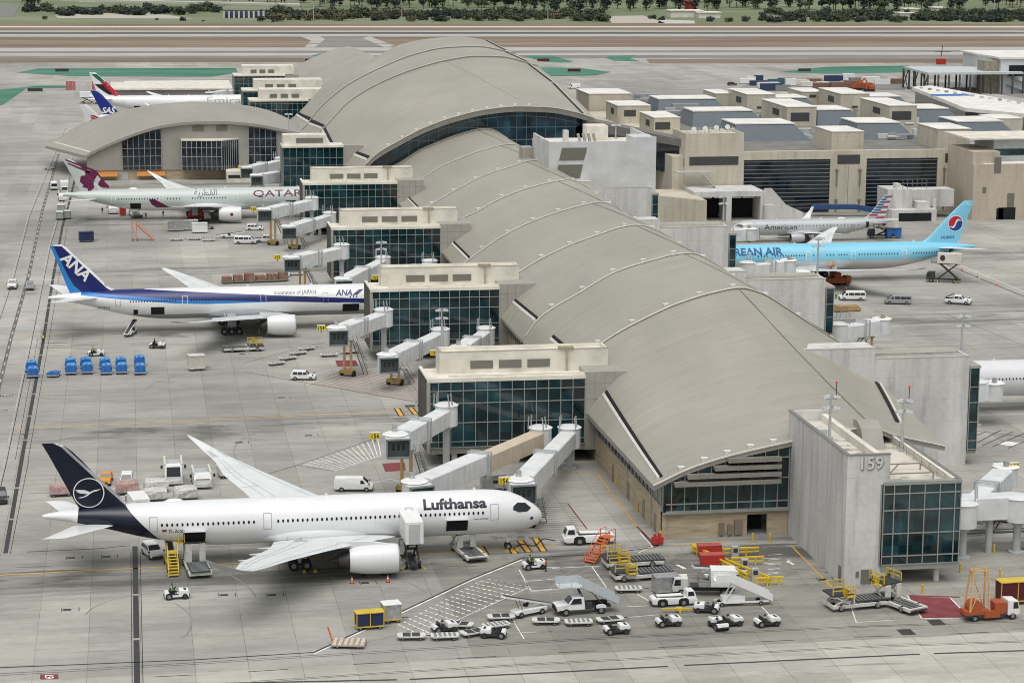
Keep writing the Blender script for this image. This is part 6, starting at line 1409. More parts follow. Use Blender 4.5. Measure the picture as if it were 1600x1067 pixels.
def hilift(label, px, py, rz, zbox, boxL=6.0, boxH=2.3, dark=False, logo=False, rear=False, group=None):
    t = thing('catering_truck', label, 'catering truck', group=group); cabm = OFFWHITE if not dark else DARK
    MB().box(-4,3.4,-.45,.45,.6,.9).build('chassis', DARK, t)
    c = MB().prism_y([(2.0,.6),(3.9,.6),(3.95,1.4),(3.7,2.35),(2.0,2.4)],-1.05,1.05).build('cab', cabm, t, bevel=.06)
    MB().quad((3.99,-.9,1.45),(3.99,.9,1.45),(3.76,.85,2.25),(3.76,-.85,2.25)).build('windscreen', GLASSD, c)
    for s in (-1,1): MB().quad((2.9,s*1.06,1.45),(3.75,s*1.06,1.45),(3.6,s*1.06,2.2),(2.9,s*1.06,2.2)).build('side_window', GLASSD, c)
    sc = MB()
    if zbox > 1.6:
        for s in (-1,1): sc.bar((-3.3,s*.75,.9),(1.2,s*.75,zbox),.2).bar((1.2,s*.6,.9),(-3.3,s*.6,zbox),.2)
        sc.tube((-1.05,-.8,(zbox+.9)/2),(-1.05,.8,(zbox+.9)/2),.16)
    sc.box(-3.8,1.6,-.9,.9,zbox-.2,zbox).build('scissor_lift', DARK if not dark else mat('oily_black_steel', (0.02,0.02,0.022), .5), t)
    b = MB().box(-4.1,-4.1+boxL,-1.2,1.2,zbox,zbox+boxH).build('box_body', WHITE if not logo else mat('cream_box_panel', (0.66,0.63,0.55), .5), t, bevel=.04)
    MB().box(-4.15,-4.1,-.75,.75,zbox+.15,zbox+boxH-.3).build('rear_door', mat('pale_grey_door', (0.50,0.51,0.51), .5), b)
    pl = MB().box(-4.1+boxL,-4.1+boxL+1.5,-1.1,1.1,zbox-.05,zbox+.08); railing(pl, [(-4.1+boxL,-1.05),(-4.1+boxL+1.5,-1.05)], zbox+.08); railing(pl, [(-4.1+boxL,1.05),(-4.1+boxL+1.5,1.05)], zbox+.08).build('front_platform', GREYM, t)
    if logo:
        for s in (-1,1):
            x0 = -4.1+boxL-1.2; vs, fs = oval(x0, zbox+boxH*.55, 1.2, 1.4, 14); MB().add([(x, s*1.215, z) for x, z in vs], fs).build('emblem', mat('dark_plum', (0.06,0.03,0.06), .5), b)
            flat_text('Sky Chefs' if False else 'Flying Food', .55, ENGRAVE, b, (x0-2.4,s*1.22,zbox+.75), (-s*-1,0,0) if s < 0 else (-1,0,0), (0,0,1), 'lettering', fit=2.3) if False else None
    mb = MB()
    for x in (-3,1.2):
        for s in (-1,1): mb.bar((x,s*1.0,.55),(x,s*1.5,.08),.12).box(x-.2,x+.2,s*1.5-.2,s*1.5+.2,0,.08)
    mb.build('outrigger', YELLOW, t); lights(t, 3.97, .75, .95); wheels(t, (-2.6,2.8), 1.05, .48, .3); return place(t, px, py, rz)
def stair_truck(label, px, py, rz):
    t = thing('stair_truck', label, 'stair truck')
    MB().prism_y([(-.25,.75),(3.0,.75),(3.3,.7),(3.4,1.35),(1.9,1.5),(1.3,2.25),(-.1,2.3),(-.2,1.3)],-1.05,1.05,(1.4,.92)).build('body', WHITE, t, bevel=.05)
    MB().box(-3.7,-.2,-.42,.42,.65,.95).box(-3.5,-.4,-.8,-.5,.7,1.35).box(-1.2,-.3,.3,.9,.7,1.5).build('chassis', DARK, t)
    for s in (-1,1): MB().prism_y([(-2.95,.8),(-1.65,.8),(-1.7,1.1),(-2.0,1.25),(-2.6,1.25),(-2.9,1.1)],s*.98-.12,s*.98+.12).build('mudguard', WHITE, t)
    MB().quad((1.93,-.9,1.55),(1.93,.9,1.55),(1.36,.84,2.2),(1.36,-.84,2.2)).build('windscreen', GLASSD, t)
    for s in (-1,1): MB().quad((.2,s*1.05,1.5),(1.65,s*1.05,1.5),(1.25,s*.95,2.15),(.25,s*.95,2.15)).build('side_window', GLASSD, t)
    MB().box(3.38,3.5,-.9,.9,.65,1.2).build('bull_bar', BLACK, t); lights(t, 3.42, .8, 1.15)
    sg = mat('grey_stair_panel', (0.50,0.54,0.56), .5)
    st = MB().prism_y([(-4.6,1.1),(-4.6,2.1),(.2,4.5),(.2,3.6)],-1.0,-.93).prism_y([(-4.6,1.1),(-4.6,2.1),(.2,4.5),(.2,3.6)],.93,1.0).box(.2,3.1,-1.0,1.0,3.5,3.62).box(.2,3.1,-1.0,-.95,3.62,4.6).build('stair_flight', sg, t)
    mb = MB()
    for k in range(12): mb.box(-4.6+k*.4,-4.1+k*.4,-.93,.93,1.15+k*.2,1.2+k*.2)
    mb.build('steps', sg, st); MB().bar((1.5,.98,3.6),(3.1,.98,3.6),.06).bar((1.5,.98,4.6),(3.1,.98,4.6),.06).bar((3.1,.98,3.6),(3.1,.98,4.6),.06).bar((1.5,.98,3.6),(1.5,.98,4.6),.06).build('hand_rail', LGREY, st)
    MB().bar((-2.6,-.7,1.1),(-.8,-.7,3.2),.14).bar((-2.6,.7,1.1),(-.8,.7,3.2),.14).bar((-.5,-.7,1.2),(.6,-.7,3.5),.14).bar((-.5,.7,1.2),(.6,.7,3.5),.14).build('lift_frame', DARK, t)
    wheels(t, (-2.3,2.2), 1.05, .48, .3); return place(t, px, py, rz)
def tow_stairs(label, px, py, rz):
    t = thing('passenger_stairs', label, 'boarding stairs')
    MB().box(-4.6,3.4,-1.0,-.8,.5,.75).box(-4.6,3.4,.8,1.0,.5,.75).box(-1,2.5,-.7,.7,.6,1.5).build('chassis', WHITE, t)
    st = MB().prism_y([(-5.2,.6),(-5.2,1.7),(1.5,4.9),(1.5,3.8)],-1.05,-.95).prism_y([(-5.2,.6),(-5.2,1.7),(1.5,4.9),(1.5,3.8)],.95,1.05).box(1.5,3.6,-1.0,1.0,3.75,3.9).box(1.5,3.6,.95,1.0,3.9,4.9).box(1.5,3.6,-1,-.95,3.9,4.9).build('stair_flight', WHITE, t)
    mb = MB()
    for k in range(16): mb.box(-5.1+k*.42,-4.7+k*.42,-.95,.95,.7+k*.2,.75+k*.2)
    mb.build('steps', ALU, st); 
    mb = MB()
    for k in (.3,.6): mb.bar((-5.1,-1.06,.7+k),(1.5,-1.06,3.9+k),.05)
    mb.build('hand_rail', BLACK, st)
    MB().bar((2.2,-.8,.7),(.4,-.8,3.6),.16).bar((2.2,.8,.7),(.4,.8,3.6),.16).build('lift_strut', WHITE, t); wheels(t, (-3.4,2.6), 1.0, .36); return place(t, px, py, rz)
def cone(label, px, py, group=None):
    t = thing('traffic_cone', label, 'cone', group=group); MB().box(-.26,.26,-.26,.26,0,.06).build('base', BLACK, t)
    MB().tube((0,0,.06),(0,0,.95),.2,.03,n=12).build('cone_body', OVIS, t); MB().tube((0,0,.5),(0,0,.65),.125,.095,n=12).build('reflective_band', WHITE, t); return place(t, px, py, 0)
def mast(label, px, py, z0, h, heads=2, red=False, group=None):
    p = at(px, py, z0); t = thing('floodlight_mast', label, 'floodlight', (p.x,p.y,z0), 0, group)
    MB().tube((0,0,0),(0,0,h),.22,.14,n=10).tube((0,0,0),(0,0,.3),.45,n=10).build('pole', LGREY, t)
    for k in range(heads):
        for s in (-1,1):
            z = h-.25-1.5*k; a = MB().loft([[(s*.25,-.5,z),(s*.25,.3,z),(s*.25,.3,z+.3),(s*.25,-.5,z+.45)],[(s*1.15,-.65,z-.1),(s*1.15,.2,z-.1),(s*1.15,.2,z+.15),(s*1.15,-.65,z+.3)]]).build('lamp_head', LAMP, t)
    MB().box(-.7,.7,-.08,.08,h-.5,h-.35).build('cross_arm', LGREY, t)
    if red: 
        MB().bar((.75,0,h-.6),(.75,0,h+1.6),.09).build('beacon_pole', DARK, t); MB().tube((.75,0,h+1.6),(.75,0,h+1.9),.16,n=8).build('red_beacon', mat('red_beacon_glass', (0.8,0.10,0.08), .3), t)
    return t
# ---- boarding bridges
def bridge(label, rot, cab, zr=4.6, zc=4.3, num=None, cabdir=None, tan=False, sign=(-1,.5), low=False, drive=True, hoops=True, stairs=False, rr=1.75, world=False, group='boarding bridges'):
    """rot, cab: photograph points of the roof centre of the rotunda and of the cab (roof heights zr+3.0 and zc+3.1)"""
    A, B = (Vector((*rot,0)), Vector((*cab,0))) if world else (at(*rot, zr+3.0), at(*cab, zc+3.1)); A = Vector((A.x,A.y,0)); B = Vector((B.x,B.y,0)); d = (B-A); L = d.length; u = d.normalized(); th = math.atan2(u.y, u.x)
    t = thing('boarding_bridge', label, 'boarding bridge', (A.x,A.y,0), th, group)
    z = lambda s: zr+(zc-zr)*s/L
    MB().tube((0,0,zr-.2),(0,0,zr+3.0),rr,n=24).tube((0,0,zr+3.0),(0,0,zr+3.25),rr+.15,rr*.8,n=24).build('rotunda', BRIDGE, t, smooth=True, angle=.6)
    MB().tube((0,0,0),(0,0,zr-.2),.55,n=14).tube((0,0,0),(0,0,.25),1.1,n=16).tube((0,0,zr-.9),(0,0,zr-.2),.7,1.2,n=16).build('rotunda_column', LGREY, t, smooth=True, angle=.6)
    s0, s1, s2 = rr*.7, L*.50, L-2.2
    def tunnel(a, b, w, h, m, nm):
        o = MB().loft([[(x,-w/2,z(x)),(x,w/2,z(x)),(x,w/2,z(x)+h-.15),(x,w/2-.18,z(x)+h),(x,-w/2+.18,z(x)+h),(x,-w/2,z(x)+h-.15)] for x in (a,b)]).build(nm, m, t)
        mb = MB(); n = int((b-a)/1.6)
        for k in range(1, n): x = a+(b-a)*k/n; mb.box(x-.03,x+.03,-w/2-.015,w/2+.015,z(x)+.1,z(x)+h-.2)
        if n > 1: mb.build('panel_rib', mat('bridge_rib_grey', (0.46,0.48,0.48), .6), o)
        return o
    tunnel(s0, s1+1.5, 2.5, 2.55, BRIDGET if tan else BRIDGE, 'inner_tunnel'); tunnel(s1, s2, 3.0, 2.95, BRIDGE, 'outer_tunnel')
    mb = MB()
    for x in ((s1, s1+1.0) if hoops else ()): mb.box(x-.12,x+.12,-1.7,-1.55,z(x)-.4,z(x)+3.1).box(x-.12,x+.12,1.55,1.7,z(x)-.4,z(x)+3.1).box(x-.12,x+.12,-1.7,1.7,z(x)+3.1,z(x)+3.25).box(x-.12,x+.12,-1.7,1.7,z(x)-.55,z(x)-.4)
    if hoops: mb.build('tunnel_hoop', LGREY, t)
    if drive:
        x = L-3.6; zz = z(x)-.35
        for s in (-1,1): MB().tube((x,s*.75,1.0),(x,s*.75,zz),.26,n=10).build('lift_column', TAN, t, smooth=True)
        bg = MB().box(x-.7,x+.7,-1.3,1.3,.55,1.1).box(x-.35,x+.35,-1.1,1.1,zz-.1,zz+.4).build('wheel_bogie', mat('greasy_yellow', (0.42,0.30,0.07), .6, var=.4, scale=3), t)
        for s in (-1,1): MB().tube((x,s*1.3-.22,.55),(x,s*1.3+.22,.55),.55,n=14).build('wheel', BLACK, bg)
    # cab
    ph = (math.radians(cabdir)-th) if cabdir is not None else -PI/2
    c = bpy.data.objects.new('cab', MB().tube((0,0,0),(0,0,2.9),1.75,n=20).box(.2,2.5,-1.75,1.75,0,2.75).build('tmp', BRIDGE).data); COL.objects.link(c); bpy.data.objects.remove(bpy.data.objects['tmp'])
    c.parent = t; c.location = (L,0,zc); c.rotation_euler = (0,0,ph); c.data.name = 'cab'
    MB().tube((0,0,2.9),(0,0,3.08),1.95,1.6,n=24).build('cab_roof', WHITE, c); MB().tube((-.9,0,3.0),(-.9,0,3.9),.42,n=12).build('roof_unit', ALU, c)
    MB().box(2.5,2.62,-1.6,1.6,.15,2.45).build('cab_opening', mat('bridge_cab_interior', (0.055,0.068,0.072), .6), c)
    mb = MB()
    for y in (-.75,.0,.75): mb.box(2.62,2.66,y-.22,y+.22,1.1,2.0)
    mb.build('cab_window', GLASSD, c); MB().box(2.45,3.1,-1.75,-1.6,.1,2.7).box(2.45,3.1,1.6,1.75,.1,2.7).box(2.45,3.1,-1.75,1.75,2.6,2.78).box(2.5,3.15,-1.7,1.7,-.1,.12).build('bellows_canopy', mat('grey_bellows', (0.20,0.23,0.235), .8), c)
    if stairs or drive:
        mb = MB(); sx = L-2.6; y0 = 1.7; zz = zc
        for k in range(14): mb.box(sx-.35-k*.27,sx-.1-k*.27,y0,y0+.9,zz-.2-k*.3,zz-.14-k*.3)
        for y in (y0,y0+.9): mb.bar((sx,y,zz),(sx-3.9,y,.1),.09,.22).bar((sx,y,zz+1),(sx-3.9,y,1.1),.05)
        mb.box(sx-.2,sx+1.0,y0,y0+.95,zz-.25,zz-.15); mb.build('service_stair', GREYM, t)
    if num:
        sx, sy = sign; s = bpy.data.objects.new('gate_sign', MB().box(-.72,.72,-.3,.3,0,.92).build('tmp', YSIGN).data); COL.objects.link(s); bpy.data.objects.remove(bpy.data.objects['tmp']); s.data.name = 'gate_sign'
        s.parent = t; q = Matrix.Rotation(-th, 3, 'Z') @ Vector((sx, sy, 0)); s.location = (L+q.x, q.y, zc+2.45); s.rotation_euler = (0,0,-th+.12)
        flat_text(num, .95, ENGRAVE, s, (0,-.312,.46), (1,0,0), (0,0,1), 'numerals', fit=1.15, bold=.02)
        MB().box(-.75,.75,-.32,.32,.92,.97).build('sign_cap', TRIMW, s); MB().tube((0,0,-.5),(0,0,0),.08,n=6).build('sign_post', DARK, s)
    for k, (x, y) in enumerate(((.6,1.2),(.6,-1.2),(1.6,1.2),(1.6,-1.2))):
        if hoops: MB().bar((x*rr*.6,y*1.1,zr+2.9),(x*rr*.6+.25,y*.95,zr+5.0),.16).build('cable_strut', mat('galvanised_steel', (0.38,0.40,0.40), .5), t)
    return t
def bollard(label, px, py, group=None):
    t = thing('bollard', label, 'bollard', group=group); MB().tube((0,0,0),(0,0,1.25),.14,n=10).tube((0,0,1.25),(0,0,1.33),.14,.05,n=10).build('post', YELLOW, t); return place(t, px, py, 0)
# ------------------------------------------------------------------ far side: construction, golf course, trees
LEAFA = flatmat('dark_tree_foliage', (0.036,0.054,0.046), (0.078,0.102,0.080), .35)
LEAFB = flatmat('grey_green_foliage', (0.055,0.075,0.045), (0.12,0.14,0.085), .35)
LEAFC = flatmat('dry_brush_foliage', (0.10,0.095,0.06), (0.19,0.165,0.11), .3)
TRUNK = mat('tree_bark', (0.13,0.10,0.075), .9)
def crown_mesh(name, kind, seed, n=520):
    r = random.Random(seed); mb = MB(); lumps = []
    for _ in range(9 if kind != 'tall' else 12):
        a = r.uniform(0, 2*PI); q = r.uniform(.1, .75)
        lumps.append((math.cos(a)*q*(1 if kind != 'tall' else .55), math.sin(a)*q*(1 if kind != 'tall' else .55), r.uniform(.35,.8) if kind != 'tall' else r.uniform(.25,1.5), r.uniform(.28,.48)))
    for i in range(n):
        cx, cy, cz, cr = r.choice(lumps); d = Vector((r.gauss(0,1), r.gauss(0,1), r.gauss(0,.85))).normalized()*cr*r.uniform(.55,1.05)
        p = Vector((cx, cy, cz))+d; s = r.uniform(.06,.13); nrm = (d.normalized()+Vector((r.uniform(-.6,.6), r.uniform(-.6,.6), r.uniform(-.2,.8)))).normalized()
        u = nrm.orthogonal().normalized(); v = nrm.cross(u); mb.quad(p+u*s, p+v*s*.8, p-u*s, p-v*s*.8)
    return mb
def proto_tree(kind, leaf, seed, label, group):
    t = thing('tree' if kind != 'bush' else 'bush', label, 'tree' if kind != 'bush' else 'bush', (0,0,0), 0, group)
    crown_mesh('crown', kind, seed).build('crown', leaf, t)
    if kind != 'bush':
        mb = MB().tube((0,0,-.55 if kind == 'round' else -.3),(0,0,.45),.05,.03,n=7)
        for k in range(4): a = k*1.7; mb.tube((0,0,.1),(math.cos(a)*.4,math.sin(a)*.4,.5),.025,.012,n=5)
        mb.build('trunk', TRUNK, t)
    return t
kinds = {'round': (proto_tree('round', LEAFA, 1, 'dark round-crowned tree on the golf course beyond the runway', 'round trees along the golf course'), proto_tree('round', LEAFB, 2, 'grey-green round-crowned tree on the golf course beyond the runway', 'grey-green trees along the golf course')),
         'tall': (proto_tree('tall', LEAFA, 3, 'tall dark tree in the clumps along the golf course', 'tall trees along the golf course'), proto_tree('tall', LEAFB, 4, 'tall grey-green tree in the clumps along the golf course', 'tall grey-green trees along the golf course')),
         'bush': (proto_tree('bush', LEAFB, 5, 'grey-green bush on the bank beyond the runway', 'bushes on the bank beyond the runway'), proto_tree('bush', LEAFC, 6, 'dry brown bush on the bank beyond the runway', 'dry bushes on the bank beyond the runway'), proto_tree('bush', LEAFA, 7, 'dark green bush on the bank beyond the runway', 'dark bushes on the bank beyond the runway'))}
used = set(); rt = random.Random(11)
def plant(kind, v, px, py, w, zbase=None):
    """px, py: foot of the plant; w: crown width in photograph pixels"""
    p = at(px, py); sc = w*(p-CAM).length/FPX/2; src = kinds[kind][v]; lift = {'round': .55, 'tall': .3, 'bush': -.12}[kind]
    s = (sc, sc, sc*rt.uniform(.8,1.1)); loc = (p.x, p.y, lift*s[2]); rz = rt.uniform(0, 6.28)
    if (kind, v) not in used: used.add((kind, v)); src.location = loc; src.rotation_euler = (0,0,rz); src.scale = s
    else: dup(src, loc, rz, scale=s)
# clear single trees seen in the photograph
for x, y, w in ((548,12,20),(580,17,20),(617,16,18),(640,13,22),(662,15,18),(685,13,17),(708,12,20),(731,14,18),(752,16,19),(790,22,30),(775,12,18),(1284,18,20),(1302,16,22),(1316,17,20),(1336,17,30),(1360,17,28),(1378,15,26),(1398,15,18),(1419,15,20),(1450,21,16),(1495,14,24),(1560,16,24),(1582,13,22),(235,2,16),(300,5,14),(350,9,18),(360,8,16),(395,9,14),(445,10,22),(470,12,26),(500,11,30),(520,10,24),(600,5,20),(430,8,24)):
    plant('round', rt.choice((0,0,1)), x, y, w*1.35)
for x, y, w in ((820,20,26),(835,16,22),(850,20,30),(868,25,26),(890,18,26),(905,24,30),(925,17,26),(945,20,30),(965,15,24),(985,18,28),(1010,17,26),(1030,14,22),(1060,17,26),(1085,18,22),(1105,19,22),(1120,17,20),(1140,12,26),(1160,10,26),(1180,15,20),(1205,19,26),(1232,12,24),(1250,16,30),(1265,15,22),(45,14,22),(52,12,18),(35,4,22),(60,8,14),(1540,10,20),(1572,8,24),(1595,11,20),(990,4,30),(880,4,30),(1100,3,26),(830,3,28),(930,5,26),(1380,9,30),(1330,7,20),(560,3,22),(640,2,20),(490,2,22)):
    plant('tall', rt.choice((0,0,1)), x, y, w*1.35)
for k in range(62):
    plant('bush', rt.choice((0,2,2)), 1195+k*6.7+rt.uniform(-4,4), 24.5+rt.uniform(-3,2.5), rt.uniform(16,26))
for k in range(46):
    plant('bush', rt.choice((0,2,2)), 410+k*9.6+rt.uniform(-4,4), 27+rt.uniform(-4,4), rt.uniform(20,32))
for k in range(120):
    x = rt.choice((rt.uniform(400,820), rt.uniform(800,1240), rt.uniform(1230,1600))); plant(rt.choice(('round','tall')), rt.choice((0,0,1)), x, rt.uniform(-2,15) if not 1240 < x < 1500 else rt.uniform(10,19), rt.uniform(22,38))
for k in range(66):
    x = 420+k*8.6+rt.uniform(-4,4)
    if x < 955: plant('bush', rt.choice((0,0,1,1,2)), x, 33.5+rt.uniform(-9.5,1.0)*(1 if x > 470 else .6), rt.uniform(20,34))
for k in range(30): plant('bush', rt.choice((0,2,2)), 48+k*10+rt.uniform(-5,5), 24+rt.uniform(-6,2)-(2 if k > 20 else 0), rt.uniform(20,32))
for k in range(40): plant('bush', rt.choice((0,2,2)), 1195+k*10.4+rt.uniform(-4,4), 35.0+rt.uniform(-4,.5), rt.uniform(18,30))
for x, y, w in ((70,31,12),(145,24,12),(200,24,9),(245,32,8),(285,33,14),(318,34,7),(408,34,18),(427,35,8),(920,33,26),(935,34,24),(1020,30,18),(1035,32,16),(1110,34,20),(1140,35,18),(1165,34,20)): plant('bush', rt.choice((0,2)), x, y, w)
# roads, banks and small buildings beyond the runway
p = lambda x, y, z=0: at(x, y, z)
t = thing('road_viaduct', 'pale road viaduct with dark blue underpass beyond the runway, left', 'viaduct'); a, b = p(95,12), p(470,20); d = (b-a)
MB().loft([[(q.x,q.y,5),(q.x,q.y+14,5),(q.x,q.y+14,6.6),(q.x,q.y,6.6)] for q in (a, a.lerp(b,.5), b)]).build('deck', mat('pale_viaduct_concrete', (0.50,0.49,0.46), .8), t)
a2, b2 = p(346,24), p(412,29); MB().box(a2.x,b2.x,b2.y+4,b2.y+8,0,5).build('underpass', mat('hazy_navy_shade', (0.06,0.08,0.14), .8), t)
for k in range(9): q = a2.lerp(b2, k/8); MB().box(q.x-.7,q.x+.7,b2.y+1,b2.y+3,0,5.2).build('pier', CONC, t)
gpoly('bank_path', [(85,24),(210,20),(262,24),(300,30),(90,29)], mat('pale_sandy_path', (0.44,0.41,0.35), .9), .1)
gpoly('bank_path', [(950,26),(1005,25),(1040,36.8),(955,36.8)], mat('pale_sandy_path', (0.44,0.41,0.35), .9), .1); gpoly('bank_path', [(1205,26),(1400,27),(1400,30.5),(1205,29)], mat('grey_road', (0.24,0.24,0.235), .9), .1)
gpoly('bank_path', [(-40,5),(32,6),(20,27),(-40,26)], mat('grey_slope', (0.20,0.205,0.19), .9), .1); gpoly('bank_path', [(1030,31),(1085,33),(1086,37.5),(1028,37.5)], mat('pale_rubble', (0.50,0.49,0.45), .9), .1)
for lb, x0, x1, y, h, m in (('low cream building below the red hut beyond the runway', 1048, 1098, 28, 5, CREAMW), ('red hut among the far trees', 1076, 1085, 17, 7, RED), ('small white shed right of the red hut', 1092, 1126, 29, 4, ROOFWHITE), ('pale clubhouse on the golf course', 1415, 1436, 25, 5, CREAMW), ('pale flat building right of the clubhouse', 1461, 1480, 23, 5, CREAMW), ('long low white roof beside the pale clubhouse', 1407, 1430, 26.5, 2.5, ROOFWHITE), ('white house at the top left edge', 124, 166, 4, 5, ROOFWHITE)):
    a, b = p(x0, y), p(x1, y); t = thing('far_building', lb, 'building'); MB().box(a.x,b.x,a.y,a.y+14,0,h).build('wall', m, t); MB().box(a.x-1,b.x+1,a.y-1,a.y+15,h,h+.6).build('roof', ROOFWHITE if m is not RED else RED, t)
for lb, x, y, h in (('thin pole beyond the runway, left of centre', 628, 36, 14), ('thin pole beyond the runway at the bank', 490, 34, 14), ('thin tall lamp pole on the golf course, right', 1553, 22, 16), ('thin pole beyond the runway near the trees', 856, 34, 14)):
    q = p(x, y); t = thing('lamp_pole', lb, 'lamp pole', (q.x,q.y,0)); MB().tube((0,0,0),(0,0,h),.3,.2,n=6).box(-1,1,-.2,.2,h,h+.3).build('pole', LGREY, t)
# construction yard
random.seed(5)
t0 = thing('steel_canopy', 'unfinished dark steel frame carrying a pale flat canopy deck', 'steel frame'); 
a = p(1412,128); zt = 9.2; A = at(1412,104,zt+1); B = at(1552,104,zt+1); Cc = at(1450,114,zt+1)
pts = [(A.x,A.y),(B.x+2,A.y-6),(B.x,Cc.y),(Cc.x,Cc.y)]; MB().prism(pts, zt, zt+1.0).build('deck', mat('pale_blue_grey_deck', (0.52,0.56,0.57), .6), t0)
for i in range(4):
    u = Vector(pts[i]); v = Vector(pts[(i+1) % 4]); n_ = 4 if i % 2 else 9
    for k in range(n_): q = u.lerp(v, k/n_); MB().box(q.x-.35,q.x+.35,q.y-.35,q.y+.35,0,zt).build('column', STEEL, t0)
mb = MB()
for k in (0,2,4): q = Vector(pts[3]).lerp(Vector(pts[0]), k/5); r_ = Vector(pts[3]).lerp(Vector(pts[0]), (k+1)/5); mb.bar((q.x,q.y,0),(r_.x,r_.y,zt),.4).bar((r_.x,r_.y,0),(q.x,q.y,zt),.4)
mb.build('cross_brace', STEEL, t0)
q = at(1470,102,zt+1); t = thing('mobile_lift', 'red lifting machine standing on the pale canopy deck', 'lift', (q.x,q.y,zt+1)); MB().box(-2,2,-1.5,1.5,.3,3.0).build('body', RED, t); MB().tube((0,0,3.8),(.5,0,9.5),.18).bar((-3.5,0,6.4),(5,0,6.4),.2).build('mast', DARK, t)
t = thing('hangar_building', 'white-walled tall building with outside stairs at the upper right edge', 'building'); a = p(1562,146); zt2 = 16
MB().box(a.x,a.x+60,a.y,a.y+50,0,zt2).build('wall', mat('white_cladding', (0.62,0.63,0.65), .6, var=.06), t); MB().box(a.x-1,a.x+61,a.y-1,a.y+51,zt2,zt2+.8).build('roof', ROOFWHITE, t); MB().box(a.x-7,a.x,a.y+2,a.y+12,0,zt2-1).build('scaffold_tower', mat('weathered_scaffold', (0.30,0.28,0.22), .8, var=.4), t)
for x0, z0, w_, h_ in ((4,8,8,5),(24,8,5,4),(14,1,10,4),(30,1,10,5)): MB().box(a.x+x0,a.x+x0+w_,a.y-.2,a.y,z0,z0+h_).build('opening', DARKHOLE, t)
mb = MB()
for i in range(2):
    for k in range(10): mb.box(a.x+3+k*1.1,a.x+4.4+k*1.1,a.y-2,a.y-.2,7.5-3.8*i-k*.38,7.8-3.8*i-k*.38)
mb.build('stair_flight', LGREY, t)
t = thing('long_white_roof', 'long white-roofed gallery running diagonally at the upper right', 'building'); q = [at(1425,136,8), at(1455,134,8), at(1640,168,8), at(1600,178,8), at(1508,169,8)]; MB().prism([(v.x,v.y) for v in q], 6.6, 8.0).build('roof', ROOFWHITE, t); c_ = sum(((v.x, v.y) for v in q), ()) and None
cx = sum(v.x for v in q)/5; cy = sum(v.y for v in q)/5; MB().prism([(cx+(v.x-cx)*.94, cy+(v.y-cy)*.94) for v in q], 0, 6.6).build('wall', GLAZK, t)
for k in range(16): u = q[0].lerp(q[2], k/16+.03); MB().box(u.x-.6,u.x+.6,u.y-8-k*.4,u.y-6.5-k*.4,8,8.8).build('roof_unit', random.choice((OFFWHITE, GREYM, LGREY)), t)
w_ = at(1486,149,8); MB().box(w_.x-8,w_.x+8,w_.y-4,w_.y+4,8,8.15).build('blue_sheet', BLUE, t)
cols_ = ((WHITE,'white'),(mat('dark_blue_container', (0.03,0.05,0.11), .6),'dark blue'),(mat('brown_container', (0.20,0.12,0.09), .7),'brown'),(CREAMW,'cream'),(mat('teal_container', (0.05,0.13,0.15), .6),'teal'),(GREYM,'grey'),(mat('rust_container', (0.28,0.10,0.06), .7),'rust red'))
k = 0
for x, y, L, c in ((1167,131,10,0),(1176,127,8,0),(1186,134,12,1),(1200,138,14,0),(1214,133,12,4),(1226,130,9,1),(1235,134,7,0),(1250,133,12,3),(1262,136,10,3),(1272,131,9,2),(1282,136,10,3),(1300,127,10,1),(1312,126,9,1),(1325,126,8,0),(1343,129,14,5),(1360,131,12,0),(1378,133,10,0),(1393,130,7,3),(1402,131,8,2),(1290,139,16,2),(1315,140,14,2),(1205,142,14,1),(1222,142,10,5),(1185,127,6,1),(1350,139,10,6),(1330,134,9,2)):
    q = p(x, y); m, nm = cols_[c]; t = thing('storage_container', nm + ' storage container in the construction yard behind the landside terminal', 'container', (q.x,q.y,0), random.uniform(-.15,.15), nm + ' storage containers in the yard')
    L *= .75; MB().box(-L/2,L/2,-1.5,1.5,.2,random.choice((2.4,2.8,3.4))).build('box_body', m, t); MB().box(-L/2-.05,L/2+.05,-1.55,1.55,0,.2).build('skid', DARK, t)
for lb, x, y, rz in (('rust-red excavator with raised arm in the construction yard, left', 1338, 141, 20), ('rust-red excavator in the construction yard, right', 1358, 143, 170)):
    q = p(x, y); t = thing('excavator', lb, 'excavator', (q.x,q.y,0), math.radians(rz)); MB().box(-2.5,2.5,-1.8,-1,0,1).box(-2.5,2.5,1,1.8,0,1).build('track', BLACK, t); MB().box(-2.6,1.2,-1.4,1.4,1.1,2.8).box(.2,1.8,.3,1.4,1.1,3.6).build('body', RORANGE, t); MB().bar((1.2,-.3,2),(4.5,-.3,5.5),.5).bar((4.5,-.3,5.5),(7,-.3,2.2),.4).build('digger_arm', RORANGE, t)
van('white van on the taxiway beside the great hall roof', 897, 139, 175, WHITE, False, True); suv('dark car on the far apron behind the landside terminal', 1144, 134, 0, DARK)
for lb, x, y in (('small dark sign board by the left green island', 97, 113), ('small dark sign board by the green corner', 55, 144), ('small dark red sign board near the far runway exit', 849, 96.8), ('small brown sign board on the right green island', 897, 113), ('dark sign board on the far right green island', 1257, 112.5), ('red sign board in front of the dry infield strip', 486, 97)):
    q = p(x, y); t = thing('taxiway_sign', lb, 'sign', (q.x,q.y,0)); MB().box(-3.4,3.4,-.2,.2,.3,1.7).build('panel', DARK if 'dark sign' in lb else MAROON, t); MB().box(-3,-2.8,-.1,.1,0,.3).box(2.8,3,-.1,.1,0,.3).build('leg', GREYM, t)
